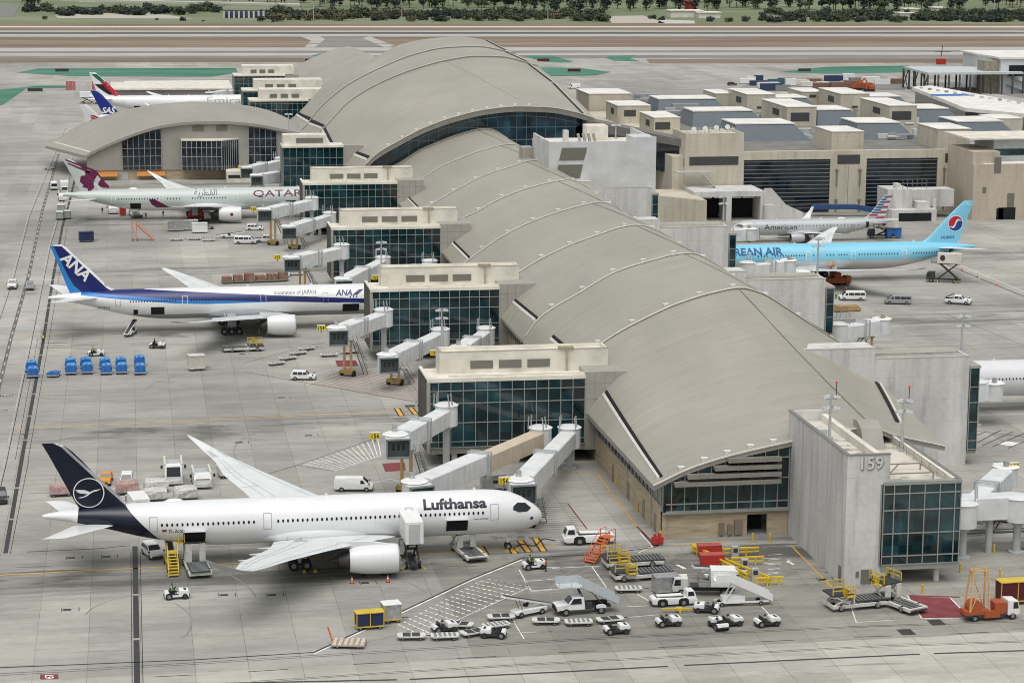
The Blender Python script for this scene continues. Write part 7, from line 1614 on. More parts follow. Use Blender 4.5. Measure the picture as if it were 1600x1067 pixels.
# ------------------------------------------------------------------ boarding bridges
bridge('white boarding bridge with left 156 sign at the west corner of the nearest pier', (46.9,337.6), (37.3,322.6), 7.6, 6.9, '156', -88, sign=(-3.1,-.6), world=True)
bridge('boarding bridge with tan inner tunnel reaching the front door of the nearest jet', (61.6,337.4), (37.6,302.6), 3.6, 4.9, None, -75, tan=True, world=True, drive=False)
bridge('white boarding bridge with right 156 sign standing beside the nose of the nearest jet', (66.1,337), (52.2,301.5), 3.6, 4.9, '156', -88, sign=(-2.3,-.4), world=True)
bridge('white boarding bridge with 154 sign left of the second pier', (46.6,421.8), (36.5,409), 7.6, 6.9, '154', -88, sign=(-2.9,-.4), world=True)
bridge('white boarding bridge with a 154 sign seen beside the cream plant room', (57.4,421.6), (44.7,399.5), 3.6, 3.5, '154', -88, sign=(8.6,0), world=True)
bridge('short white boarding bridge rising behind the nearest cream plant room', (66.2,421.6), (58.5,404), 3.6, 3.6, None, -88, drive=False, world=True)
bridge('white boarding bridge with 152 sign left of the third pier', (46.4,505.8), (34.2,494.5), 7.6, 6.9, '152', -88, sign=(-3.0,-.4), world=True)
bridge('white boarding bridge meeting the front door of the blue-tailed jet', (55.7,505.6), (44.0,478), 4.6, 4.6, '152', -88, sign=(7.0,-.2), drive=False, world=True)
bridge('stub of a white boarding bridge behind the second cream plant room', (66.4,505.6), (60,492), 3.6, 3.6, None, -88, drive=False, world=True)
bridge('white boarding bridge with 150 sign under the nose of the maroon-lettered jet', (46.4,589.6), (33.0,575), 7.6, 6.9, '150', -88, sign=(-2.6,-.6), world=True)
bridge('grey boarding bridge lower right of the maroon-lettered jet', (51.0,589.4), (38.6,567), 3.6, 3.5, None, -88, world=True)
bridge('white boarding bridge with 148 sign beside the lounge building', (438,247), (384,260), 6.6, 5.6, '148', -88, sign=(-1.6,-.4))
bridge('pale boarding bridge behind the nose of the maroon-lettered jet', (470,262), (400,272), 4.6, 4.2, None, -88, drive=False)
bridge('far grey boarding bridge next to the swoosh-tailed jet', (376,137), (327,144), 4.8, 4.4, None, -100)
bridge('white boarding bridge at the front of the sky-blue jet', (1168,410), (1232,405), 4.6, 4.4, '155', 80, sign=(.6,0), drive=False)
bridge('white boarding bridge with yellow sign beside the second fin pier', (1310,506), (1378,496), 4.6, 4.3, '155', 80, sign=(.3,.4))
bridge('pale boarding bridge touching the nose of the silver narrow-body', (1098,358), (1172,356), 4.2, 3.6, '153', 60, sign=(0,1.0), drive=False)
bridge('white boarding bridge with 157 sign at the right-edge wide-body', (1527,596), (1552,596), 4.6, 4.4, '157', 80, sign=(-1.8,.2), drive=False, hoops=False)
bridge('white boarding bridge behind the green glass bay, pointing up right', (1507,786), (1572,726), 4.6, 4.4, '159', 70, sign=(1.2,0))
bridge('large white boarding bridge leaving the right edge beside the green glass bay', (1592,776), (1660,770), 4.8, 4.6, None, 80, rr=2.0, drive=False, hoops=False)
b = thing('bridge_link', 'white fixed link corridor from the green glass bay to the right edge', 'boarding bridge')
p = at(1505,772,8.0); q = at(1592,772,8.0); MB().box(104.8,q.x,q.y-1.5,q.y+1.5,4.9,8.0).build('tunnel', BRIDGE, b, bevel=.1); MB().tube((q.x-4,q.y,0),(q.x-4,q.y,4.9),.5,n=14).tube((q.x+2,q.y,0),(q.x+2,q.y,4.9),.75,n=14).build('support_column', LGREY, b)
MB().bar((q.x-12,q.y+4,1.6),(q.x+12,q.y+4,1.6),.25).bar((q.x-12,q.y+4,2.0),(q.x+12,q.y+4,2.0),.18).bar((q.x-8,q.y+3,4.4),(q.x+10,q.y+3,4.4),.3).build('service_pipe', GREYM, b)
b = thing('steel_ladder', 'dark steel service ladder under the bridges at the right edge', 'ladder'); mb = MB()
for k in range(10): mb.bar((k*.32,0,k*.42),(k*.32,.9,k*.42),.06)
mb.bar((0,0,0),(3.2,0,4.2),.1,.2).bar((0,.9,0),(3.2,.9,4.2),.1,.2).build('treads', DARK, b); place(b, 1550, 834, 15)

# ------------------------------------------------------------------ floodlight masts
mast('twin-headed floodlight mast rising in front of the second pier glass', 690, 596, 0, 13.5, 2)
mast('floodlight mast in front of the third pier, above the 152 bridge', 596, 470, 0, 13.2, 2)
mast('floodlight mast by the fourth pier glass above the maroon-lettered jet', 529, 360, 0, 13.0, 1)
mast('floodlight mast beside the lounge roof, right end', 451, 205, 18.9, 5.2, 1); mast('small floodlight mast in front of the short louvred pier', 487, 268, 0, 12.5, 1)
mast('tall thin floodlight mast against the big hall eave', 476, 198, 0, 9, 1)
mast('floodlight mast with red beacon on the left of the numbered end block roof', 1296, 686, 16, 6.0, 2, True); mast('floodlight mast with red beacon on the right of the numbered end block roof', 1409, 704, 12.8, 7.2, 2, True)
mast('floodlight mast on the fin pier beside gate 157', 1502, 551, 17, 6.0, 2); mast('floodlight mast in front of the sky-blue jet fuselage', 1277, 432, 16.5, 7.5, 2)
mast('floodlight mast on the roof edge below the garage', 1130, 352, 16.5, 6.5, 2); mast('floodlight mast on the corner of the white louvred block', 1010, 289, 16.5, 6.5, 1)
mast('beacon mast with red lamp on the white block terrace', 962, 217, 28, 3.6, 1, True)

# ------------------------------------------------------------------ around the nearest jet
van('white panel van behind the nearest jet, below the left 156 bridge', 553, 766, -8, WHITE, False)
suv('silver white SUV parked under the tail of the nearest jet', 238, 868, -72, WHITE); suv('white SUV facing the camera behind the navy tail', 198, 757, -92, WHITE)
pickup('orange pickup partly behind the navy tail', 166, 754, -95, mat('bright_orange_paint', (0.72,0.30,0.03), .5)).scale = (.85,)*3
def gse(label, px, py, rz, tall=True):
    t = thing('service_truck', label, 'service truck'); H = 3.4 if tall else 2.5
    MB().box(-3,2.2,-1.4,1.4,.5,1.6).build('body', OFFWHITE, t, bevel=.06); MB().box(-2.8,1.4,-1.25,1.25,1.6,H-.6).build('rear_unit', LGREY, t)
    MB().prism_y([(1.4,1.6),(2.9,.6),(3.0,1.5),(2.6,H-.3),(1.4,H-.2)],-1.3,1.3).build('cab', WHITE, t, bevel=.05)
    MB().quad((3.02,-1.05,1.5),(3.02,1.05,1.5),(2.66,1.0,H-.5),(2.66,-1.0,H-.5)).build('windscreen', GLASSD, t)
    MB().box(-2.8,2.5,-1.4,-1.1,H-.3,H).box(-2.8,2.5,1.1,1.4,H-.3,H).build('roof_frame', OFFWHITE, t)
    for s in (-1,1): MB().box(2.5,2.7,s*1.75-.15,s*1.75+.15,H-.7,H-.2).build('wing_mirror', BLACK, t)
    MB().box(2.95,3.2,-1.4,1.4,.4,.9).build('bumper', OFFWHITE, t); lights(t, 3.2, 1.0, 1.0); wheels(t, (-2,1.8), 1.4, .5, .35); return place(t, px, py, rz)
gse('tall white cargo transporter facing the camera, left of a second one', 271, 752, -90); gse('lower white transporter with dark windscreen behind the nearest jet', 315, 757, -88, False)
def freight(label, px, py, rz, m, L=3.0, W=2.2, H=1.5, grp=None):
    t = thing('freight_pallet', label, 'freight', group=grp); r = random.Random(int(px+py))
    MB().box(-L/2,L/2,-W/2,W/2,.42,.52).build('pallet', GREYM, t); MB().box(-L/2+.05,L/2-.05,-W/2+.05,W/2-.05,.3,.42).build('dolly_frame', DARK, t); wheels(t, (-L/2+.5,L/2-.5), W/2-.05, .2, .14)
    c = MB()
    n = 8; rg = []
    for z, k in ((.52,.98),(.52+H*.5,1.0),(.52+H*.85,.97),(.52+H,.82)): rg.append([(L/2*k*sx+r.uniform(-.08,.08), W/2*k*sy+r.uniform(-.08,.08), z+r.uniform(-.06,.06)) for sx, sy in ((-1,-1),(-.3,-1),(.3,-1),(1,-1),(1,0),(1,1),(.3,1),(-.3,1),(-1,1),(-1,0))])
    c.loft(rg).build('wrapped_load', m, t); return place(t, px, py, rz)
freight('pink wrapped freight pallet left of the navy tail', 95, 774, 4, WRAPP, 3.2, 2.0, 1.2)
freight('pinkish wrapped freight pallet right behind the navy tail', 199, 771, 4, WRAPP, 3.4, 2.2, 1.4); freight('white wrapped freight pallet in front of the tall transporter', 244, 768, 3, WRAP, 3.6, 2.2, 1.4)
freight('white bulging wrapped pallet above the rear fuselage', 242, 782, 4, WRAP, 3.5, 2.2, 1.3); freight('white wrapped pallet standing alone above the rear fuselage', 290, 780, 3, WRAP, 3.4, 2.2, 1.4)
freight('stack of white empty pallets under the far wing of the nearest jet', 356, 745, 10, OFFWHITE, 2.8, 2.2, 1.6)
hilift('white box truck right behind the rear fuselage of the nearest jet', 214, 806, 100, 1.3, 5.0, 2.2)
belt_loader('yellow belt loader with steps under the rear hold of the nearest jet', 268, 884, 96, .30, YELLOW)
def steps_(label, px, py, rz, m, n=8, h=2.6, w=1.3, L=2.6):
    t = thing('service_steps', label, 'service steps'); mb = MB()
    for k in range(n): mb.box(-L+L*k/n,-L+L*(k+1)/n+.1,-w/2,w/2,h*(k+1)/n-.06,h*(k+1)/n)
    mb.box(0,1.2,-w/2,w/2,h-.06,h); mb.build('treads', m, t); mb = MB()
    for s in (-1,1):
        y = s*w/2; mb.bar((-L,y,.1),(0,y,h-.05),.08,.2).bar((-L,y,1.0),(0,y,h+1),.06).bar((0,y,h+1),(1.2,y,h+1),.06).bar((0,y,0),(0,y,h+1),.08).bar((1.2,y,0),(1.2,y,h+1),.08).bar((-L,y,0),(-L,y,1),.06).bar((0,y,0),(1.2,y,h),.05)
    mb.build('frame', m, t); wheels(t, (-.2,1.0), w/2+.1, .16, .1); return place(t, px, py, rz)
steps_('yellow maintenance steps beside the rear hold of the nearest jet', 270, 893, 92, YELLOW)
cargo_loader('dark green cargo loader with yellow rails at the rear hold of the nearest jet', 307, 890, 96, 3.4, .9, mat('dark_green_deck', (0.045,0.06,0.055), .6), YELLOW)
tug('white baggage tractor driven below the rear fuselage of the nearest jet', 276, 934, 4, WHITE); person('driver in lime vest on the tractor nearest the bottom left', 276, 934, 4, LIME, .12, True, (-.55,0))
hilift('white catering truck with raised box at the second door of the nearest jet', 641, 879, 91, 3.7, 6.0, 3.0)
cargo_loader('white cargo loader with yellow rails below the forward hold of the nearest jet', 731, 866, 100, 2.6, .5, DARK, YELLOW)
tug('white baggage tractor with a worker standing at its nose', 834, 888, 8, WHITE); person('driver in lime vest sitting on the tractor below the nose wheel', 834, 888, 8, LIME, .12, True, (-.55,0)); person('worker in orange vest standing at the front of a white tractor', 853, 893, 180, OVIS)
pushback('large white pushback tractor in front of the nearest jet nose', 919, 848, 178).scale = (0.9,)*3
steps_('bright orange mobile steps leaning by the white pushback tractor', 945, 872, 40, ORANGE, 9, 3.0, 1.6, 3.4)
cone('orange cone below the near engine, the taller one', 550, 911); cone('small orange cone right of the hydrant marking', 606, 909)
MB_ = None
t = thing('fire_bottle_cart', 'red extinguisher cart at the corner of the masonry wall', 'extinguisher'); MB().box(-.7,.7,-.5,.5,.2,1.1).tube((-.4,0,1.1),(-.4,0,1.6),.22).tube((.3,0,1.1),(.3,0,1.6),.22).build('cabinet', RED, t); wheels(t, (0,), .55, .22, .12); place(t, 1027, 851, 20)
# staging area, bottom centre
cargo_loader('long dark-decked cargo loader with yellow rails, upper one of two side by side', 985, 884, 184, 1.3, .9, DARK, YELLOW); cargo_loader('long dark-decked cargo loader, lower one with white front', 998, 903, 184, 1.2, .9, DARK, YELLOW)
for lb, x, y in (('red skip container at the back beside the yellow rails', 1108, 869), ('red skip container in front, next to the belt loader', 1112, 884)):
    t = thing('skip_container', lb, 'skip'); MB().prism_y([(-2.0,.25),(1.9,.25),(2.2,2.1),(-2.2,2.3)],-1.1,1.1).build('bin', RED, t, bevel=.04); MB().box(-2.2,2.15,-1.05,1.05,2.22,2.34).build('lid', mat('faded_red_lid', (0.42,0.10,0.08), .6), t); wheels(t, (-1.4,1.4), 1.0, .14, .1); place(t, x, y, -4); t.scale = (.74,)*3
belt_loader('white belt loader parked in front of the red skips', 1125, 902, 186, .14)
def rail_block(label, px, py, rz, L):
    t = thing('barrier_rail', label, 'barrier', group='yellow barrier rails'); mb = MB()
    for k in range(int(L/1.6)+1): mb.bar((k*1.6,0,0),(k*1.6,0,1.15),.16)
    mb.bar((-.2,0,1.1),(L+.2,0,1.1),.22).bar((-.2,0,.6),(L+.2,0,.6),.16).build('rail', mat('bright_yellow_rail', (0.75,0.52,0.02), .5), t); return place(t, px, py, rz)
rail_block('yellow barrier rail right beside the red skips, running away from camera', 1166, 909, 104, 15); rail_block('yellow barrier rail on the right of the enclosure, running away from camera', 1204, 915, 112, 17)
rail_block('short yellow barrier rail closing the near end of the enclosure', 1180, 916, 2, 3.6); rail_block('yellow barrier rail across the middle of the enclosure', 1144, 884, 2, 4.2); rail_block('yellow barrier rail at the far end of the enclosure', 1130, 870, 2, 4.8)
for lb, x, y in (('grey fuel pump box inside the yellow rails, nearest', 1179, 907), ('grey fuel pump box inside the yellow rails, middle', 1163, 892), ('grey fuel pump box inside the yellow rails, farthest', 1148, 872)):
    t = thing('pump_cabinet', lb, 'cabinet'); MB().box(-.45,.45,-.35,.35,0,1.7).build('cabinet', LGREY, t); MB().box(-.3,.3,-.37,-.35,.9,1.5).build('panel', DARK, t); place(t, x, y, 0)
stair_truck('white pickup-based stair truck with grey stairs in the staging area', 908, 957, 184)
belt_loader('belt loader with black belt pointing up right beside the stair truck', 826, 960, 205, .30)
pushback('white pushback tractor with an orange tow bar beside it', 1052, 944, 2).scale = (0.74,)*3
t = thing('tow_bar', 'orange yellow tow bar lying in front of the white pushback tractor', 'tow bar'); MB().bar((-2.5,0,.5),(2.4,0,.45),.22).box(-.5,.4,-.35,.35,.3,.65).tube((0,-.5,.2),(0,.5,.2),.2).build('bar', YELLOW, t); place(t, 1062, 956, -4); t.scale = (.9,)*3
container_cart('grey metal air-freight container behind the white pushback tractor', 1040, 926, 5, ALU, ALU, 3.2, 2.0, 1.9, .5, None, ALU, 'freight_container', False)
hilift('white lift truck with folded panels behind the towable stairs', 1098, 928, 170, 1.3, 3.2, 2.2)
tow_stairs('white towable passenger stairs descending to the right', 1152, 944, 180).scale = (0.84,)*3
tug('white tractor coupled to the towable stairs', 1104, 956, 160)
G = 'white open baggage tractors lined up at the bottom'
for lb, x, y, r in (('white baggage tractor parked at the left end of the dolly train', 694, 986, 12), ('white baggage tractor with its nose to the dolly train, below the striped dollies', 771, 995, 165), ('white baggage tractor below the stair truck', 963, 989, 5),
   ('white baggage tractor standing alone below the orange tow bar', 1044, 977, 5), ('left one of two white tractors parked as a pair', 1122, 981, 100), ('right one of two white tractors parked as a pair', 1140, 977, 12), ('white baggage tractor at the right end of the tractor line', 1198, 977, 8)): tug(lb, x, y, r, group=G)
G = 'empty cargo dollies in the staging area'
for lb, x, y, r, k in (('striped dolly at the left end of the bottom train', 643, 998, -6, 'stripe'), ('pale roller dolly second in the bottom train', 695, 998, -2, 'roll'), ('striped dolly right of the leftmost tractor', 718, 980, 158, 'stripe'), ('striped dolly leading to the lower tractor', 740, 992, 20, 'stripe'),
   ('pale roller dolly behind the lower tractor', 775, 981, 15, 'roll'), ('striped dolly above the pale roller dolly, alone', 783, 968, -2, 'stripe'), ('striped dolly left in the row under the stair truck', 853, 974, -8, 'stripe'), ('pale roller dolly in the middle under the stair truck', 904, 976, -4, 'roll'),
   ('striped dolly under the rear of the stair truck', 953, 972, 8, 'stripe'), ('pale roller dolly above the stairs of the stair truck', 982, 924, -4, 'roll')): dolly(lb, x, y, r, k, G)
container_cart('yellow framed cart with two dark blue panels', 577, 981, 5, NAVY, YELLOW, 3.4, 1.6, 1.7, .5); container_cart('silver air-freight box on a yellow dolly', 611, 970, 8, ALU, YELLOW, 2.2, 1.9, 1.9, .5, None, WHITE, 'freight_container', False)
t = thing('wooden_pallet_dolly', 'low dolly of worn wooden rollers with raised orange tow bar', 'dolly'); MB().box(-2,2,-1.4,1.4,.3,.42).build('frame', mat('weathered_frame', (0.36,0.30,0.24), .7), t)
for k in range(6): MB().box(-1.8+k*.66,-1.4+k*.66,-1.3,1.3,.42,.52).build('wooden_roller', mat('weathered_wood', (0.58,0.53,0.43), .8, var=.4, scale=3), t)
MB().bar((-2,.4,.4),(-2.6,.9,2.0),.14).build('tow_bar', ORANGE, t); wheels(t, (-1.2,1.2), 1.3, .2, .14); place(t, 545, 1008, -12)
# by the numbered block
cargo_loader('white cargo loader with lattice deck at the foot of the numbered block', 1334, 948, 188, 2.0, 1.0, DARK, YELLOW); cargo_loader('cargo loader with yellow rails and dark ramp facing the camera beside the red box', 1400, 946, 112, 2.6, .5, DARK, YELLOW)
t = thing('gantry_truck', 'white cab truck carrying rust-orange machinery and tan lattice masts', 'truck'); MB().box(-4.2,2.0,-1.1,1.1,.7,1.0).build('chassis', DARK, t)
c = MB().prism_y([(2.2,.7),(4.0,.7),(4.05,1.6),(3.7,2.8),(2.2,2.9)],-1.1,1.1).build('cab', WHITE, t, bevel=.06); MB().quad((4.09,-.95,1.65),(4.09,.95,1.65),(3.78,.9,2.7),(3.78,-.9,2.7)).build('windscreen', GLASSD, c)
for s in (-1,1): MB().quad((3.0,s*1.115,1.65),(3.85,s*1.115,1.65),(3.65,s*1.115,2.6),(3.0,s*1.115,2.6)).build('side_window', GLASSD, c)
MB().tube((-2.6,-.8,2.0),(-2.6,.8,2.0),1.05,n=18).box(-4.3,-.6,-1.0,1.0,1.0,1.6).box(.2,2.0,-1.0,1.0,1.0,2.6).box(-1.4,1.0,-1.15,-.6,.5,1.5).build('hose_reel', RORANGE, t)
for x, y in ((-3.6,-1.0),(-3.6,1.0),(-.6,-1.0),(-.6,1.0)): MB().bar((x,y,1.4),(x*.75-.4,y*.55,7.4),.2).build('lattice_mast', TAN, t)
MB().bar((-3.2,-.6,7.4),(-.8,-.6,7.4),.18).bar((-3.2,.6,7.4),(-.8,.6,7.4),.18).bar((-3.1,-.6,7.3),(-3.1,.6,7.3),.18).bar((-.9,-.6,7.3),(-.9,.6,7.3),.18).bar((-3.5,-1,1.6),(-1,-.7,7.2),.12).bar((-.7,1,1.6),(-3,.7,7.2),.12).build('mast_brace', TAN, t)
wheels(t, (-2.8,3.0), 1.1, .5, .3); place(t, 1547, 966, 3); t.scale = (.86,)*3
container_cart('maroon and yellow cart parked behind the rust-orange truck', 1585, 942, 3, MAROON, YELLOW, 4.6, 1.9, 2.5, .6)
G = 'yellow bollards along the terminal wall'
for lb, x, y in (('yellow bollard by the loading door, left', 1176, 847), ('yellow bollard by the loading door, right', 1203, 848), ('yellow bollard at the masonry corner', 1032, 843), ('yellow bollard along the side wall, near door', 996, 799), ('yellow bollard at the far end of the side wall', 963, 759), ('yellow bollard behind the red box', 1441, 927), ('yellow bollard under the right bridges, left', 1500, 894), ('yellow bollard under the right bridges, right', 1562, 902), ('yellow bollard near the ladder', 1553, 864)): bollard(lb, x, y, G)
G = 'small concrete posts'
t = thing('ground_power_unit', 'grey ground power cabinet left of the right 156 bridge', 'power unit'); MB().box(-2,2,-.9,.9,.4,2.0).build('housing', ALU, t, bevel=.05); MB().box(-.4,.5,-.92,-.9,1.2,1.7).build('panel', DARK, t); wheels(t, (-1.2,1.2), .85, .28); place(t, 772, 765, 3)

# ------------------------------------------------------------------ second stand
suv('white SUV on the empty stand left of the nearest pier', 474, 593, -12, WHITE)
G = 'blue covered carts in a row'
for lb, x, y, r, f in (('blue covered cart at the far left of the row, over the drain line', 51, 589, 90, True), ('low blue half-empty cart second in the row', 84, 588, 80, False), ('blue covered cart third in the row', 111, 584, 90, True), ('blue covered cart fourth in the row, touching the third', 136, 583, 90, True), ('blue covered cart fifth in the row', 166, 584, 90, True), ('blue covered cart sixth in the row', 190, 583, 90, True), ('tall blue covered cart at the right end of the row, with pale base', 219, 584, 90, True)):
    p = at(x, y); tarp_cart(lb, x, y, r, f, G)
    q = at(x, y); 
for lb, x, y in (('blue covered cart behind the far left one', 49, 579), ('blue covered cart behind the third', 110, 575), ('blue covered cart behind the fourth', 134, 574), ('blue covered cart behind the fifth', 164, 575), ('blue covered cart behind the sixth', 189, 574), ('blue covered cart behind the right end one', 218, 571)): tarp_cart(lb, x, y, 90, True, 'blue covered carts in the back row')
tug('white tractor with lime-vested driver above the blue carts', 150, 556, 2, WHITE); person('driver in lime vest on the tractor above the blue carts', 150, 556, 2, LIME, .12, True, (-.55,0)); tug('white tractor with dark seat right of the driven one', 246, 544, -14); person('driver in dark clothes on the right-hand tractor', 246, 544, -14, CLOTH, .12, True, (-.55,0))
belt_loader('belt loader with black belt under the blue-tailed jet', 204, 523, 75, .22); cargo_loader('yellow and grey cargo loader below the engine of the blue-tailed jet', 382, 548, 5, .95, .7, mat('dark_green_deck', (0.045,0.06,0.055), .6), YELLOW)
container_cart('small cream cart with dark opening standing alone', 307, 578, 8, mat('cream_cart_panel', (0.58,0.56,0.48), .6), OFFWHITE, 3.0, 2.2, 2.4, .55)
person('worker in lime vest walking beside the drain line', 67.5, 536, 90, LIME)
G = 'flat dollies parked diagonally'
for lb, x, y, r in (('flat dolly nearest in the diagonal line', 432, 570, 28), ('flat dolly second in the diagonal line', 450, 562, 28), ('flat dolly third in the diagonal line', 466, 554, 28), ('flat dolly farthest in the diagonal line', 479, 547, 28), ('flat dolly beside the 154 bridge', 514, 557, 8), ('flat dolly behind the 154 bridge column', 547, 552, 20)): dolly(lb, x, y, r, 'roll', G)
pickup('white pickup with light bar on the service road', 20, 450, -92, WHITE); suv('silver grey SUV on the service road, right lane', 47, 452, -88, SILVER); suv('black SUV cut off by the left edge', 1, 783, -85, DARK)
t = thing('freight_stack', 'row of brown wrapped freight pallets on dollies above the blue-tailed jet', 'freight')
for k in range(6): MB().box(-7.5+k*2.6,-5.4+k*2.6,-1.1,1.1,.5,1.6+.3*(k % 3)).build('brown_load', mat('brown_cartons', (0.26,0.16,0.11), .8, var=.4, scale=1.5), t); MB().box(-7.7+k*2.6,-5.2+k*2.6,-1.2,1.2,.3,.5).build('dolly_deck', GREYM, t)
place(t, 398, 441, 6)
for lb, x, y in (('flat dolly right of the brown freight, first', 441, 433), ('flat dolly right of the brown freight, second', 462, 430)): dolly(lb, x, y, 4, 'roll', 'flat dollies beside the brown freight')
# ------------------------------------------------------------------ fourth stand
van('white passenger van in front of the maroon-lettered jet', 384, 381, -12, WHITE, True); pickup('white pickup right of the white passenger van', 416, 379, -8, WHITE); suv('silver white SUV above the passenger van', 398, 360, -5, WHITE)
t = thing('fuel_truck', 'red hydrant truck with white cab under the wing of the pale grey jet', 'truck'); MB().box(-3,1.2,-1.1,1.1,.7,2.2).box(-2.6,.8,-.8,.8,2.2,2.9).build('pump_unit', RED, t); c = MB().prism_y([(1.3,.6),(3,.6),(3.05,1.5),(2.8,2.4),(1.3,2.4)],-1.1,1.1).build('cab', WHITE, t, bevel=.05); MB().quad((3.09,-.9,1.5),(3.09,.9,1.5),(2.87,.85,2.3),(2.87,-.85,2.3)).build('windscreen', GLASSD, c); wheels(t, (-2,2.2), 1.1, .45); place(t, 312, 345, -6)
for lb, x, y, m in (('silver mesh container cart, left of a pair', 274, 361, ALU), ('silver mesh container cart, right of a pair', 297, 360, ALU)): container_cart(lb, x, y, 2, m, OFFWHITE, 4.2, 2.0, 2.3, .5, 'silver container carts', None, 'freight_container')
container_cart('plain white box cart below the silver containers', 312, 364, 4, WHITE, WHITE, 4.0, 2.0, 2.2, .5, None, WHITE, 'freight_container', False); tug('dark tractor behind the white box cart', 325, 358, 0, SILVER)
container_cart('navy blue cart standing alone on the stand', 135, 378, 12, NAVY, mat('dark_blue_frame', (0.04,0.06,0.14), .5), 3.6, 1.8, 2.2, .5); steps_('orange red triangular service stairs on the empty apron', 214, 376, 178, mat('salmon_orange_steps', (0.60,0.20,0.12), .6), 9, 4.2, 1.5, 4.2)
gse('white tow truck facing the camera under the tail of the pale grey jet', 177, 333, -88, False); cargo_loader('cargo loader under the rear hold of the pale grey jet', 212, 338, 98, 2.8, .6, DARK, OFFWHITE)
t = thing('dark_tow_cart', 'red lift unit beside the cargo loader of the pale grey jet', 'lift unit'); MB().box(-.9,.9,-.8,.8,.3,2.4).build('housing', RED, t); wheels(t, (0,), .8, .3); place(t, 192, 337, 0)
person('worker in red vest standing right of the loader', 228, 342, -90, mat('red_hi_vis', (0.75,0.06,0.03), .6)); person('worker in dark clothes left of the tow truck', 160, 334, -90, CLOTH); person('worker in dark clothes alone under the wing of the pale grey jet', 255, 339, -90, CLOTH)
for lb, x, y, r in (('white truck cab at the tail of the pale grey jet', 99, 313, -86),): gse(lb, x, y, r, False)
van('white van at the very left beside the service road', 84, 296, 95, WHITE, False, True); hilift('white box truck beside the tailcone of the pale grey jet', 101, 302, -88, 1.2, 5.0, 2.3)
for lb, x, y in (('grey container dolly behind the white truck, first', 96, 332), ('grey container dolly behind the white truck, second', 94, 343), ('grey container dolly behind the white truck, third right', 105, 342)): container_cart(lb, x, y, 88, mat('grey_green_container', (0.36,0.39,0.37), .6), GREYM, 3.0, 2.0, 1.8, .5, 'grey container dollies', OFFWHITE, 'freight_container', False)
dolly('flat equipment trailer far left on the apron', 77, 265, 8, 'roll')
for lb, x, y in (('low trailer on the apron, left', 276, 376), ('low trailer on the apron, middle', 304, 375), ('low trailer on the apron, right', 326, 377)): dolly(lb, x, y, 0, 'roll', 'low trailers below the fourth stand')
belt_loader('white belt loader near the passenger van', 358, 372, 5, .10)
t = thing('blast_fence', 'red and white striped blast fence near the far taxiway', 'fence')
a = at(103, 141); 
for k in range(18): MB().loft([[(k*1.5,0,0),(k*1.5+1.35,0,0),(k*1.5+1.35,.3,0),(k*1.5,.3,0)],[(k*1.5,1.2,4.0),(k*1.5+1.35,1.2,4.0),(k*1.5+1.35,1.4,4.0),(k*1.5,1.4,4.0)]]).build('fence_panel', mat('faded_red_panel', (0.34,0.10,0.09), .6) if k in (0,1,2,8,9,10,11) else mat('grey_white_panel', (0.42,0.42,0.42), .6), t)
t.location = (a.x, a.y, 0)
hilift('white maintenance lift truck behind the tails', 140, 163, 0, 3.0, 6, 2.4)
# long pale apron wall / building behind the far jets
t = thing('long_shed', 'long low white-roofed building behind the far jets', 'shed'); p0 = at(176, 150); p1 = at(365, 150); MB().box(p0.x,p1.x,p0.y,p0.y+6,0,2.5).build('wall', mat('grey_brown_wall', (0.27,0.25,0.24), .8), t); MB().box(p0.x-1,p1.x,p0.y-1,p0.y+45,2.5,3.2).build('roof', CREAMW, t)

# ------------------------------------------------------------------ east apron
van('white passenger van nearest the fin pier on the east apron', 1331, 469, 172, WHITE, True); van('silver passenger van on the east apron', 1403, 475, 165, SILVER, True); pickup('white pickup with raised bed cover on the east apron', 1497, 475, -30, WHITE, True)
hilift('dark catering truck lifting a cream box to the rear door of the sky-blue jet', 1474, 441, 155, 4.6, 5.6, 2.3, True, True)
hilift('catering truck with cream box at the rear of the silver narrow-body', 1378, 372, 168, 2.9, 5.0, 2.2, True, True)
t = thing('fuel_dispenser', 'rust-red hydrant truck with raised platform under the sky-blue wing', 'truck'); MB().box(-3,1.6,-1.1,1.1,.7,1.9).box(-1,.6,-.9,.9,1.9,3.0).bar((-1.2,.6,1.9),(-1.6,.3,4.6),.25).box(-2.3,-1.0,-.5,.7,4.5,4.7).build('pump_unit', RORANGE, t); MB().box(1.7,3.1,-1.05,1.05,.6,2.2).build('cab', RORANGE, t, bevel=.06); railing(MB(), [(-2.3,-.5),(-1,-.5),(-1,.7),(-2.3,.7)], 4.7, 1.0).build('platform_rail', TAN, t); wheels(t, (-2,2.2), 1.1, .45); place(t, 1308, 446, 5)
for lb, x, y in (('cone beside the rust-red truck', 1322, 453), ('cone beside the silver van', 1423, 470), ('cone on the boundary line, first from the sky-blue tail', 1503, 423), ('cone on the boundary line, second', 1527, 433), ('cone on the boundary line, third', 1557, 446)): cone(lb, x, y, 'cones on the east apron')
person('worker in lime vest by the white van on the east apron', 1306, 467, -90, LIME); pickup('white pickup in front of the garage', 1115, 338, -60, WHITE)
t = thing('blue_conveyor', 'blue covered conveyor ramp behind the striped tail', 'conveyor'); p = at(1335, 338); MB().bar((-12,2,2.6),(0,0,2.7),2.2,1.3).bar((0,0,2.7),(12,-3,.8),2.2,1.3).build('ramp_cover', mat('dark_blue_cover', (0.025,0.07,0.19), .6), t); t.location = (p.x, p.y, 0)
container_cart('blue container beside the striped tail', 1395, 372, 2, BLUE, BLUE, 4.0, 2.0, 2.2, .5); container_cart('white container on a trailer near the garage', 1048, 330, 5, WHITE, GREYM, 4.5, 2.2, 2.0, .9)
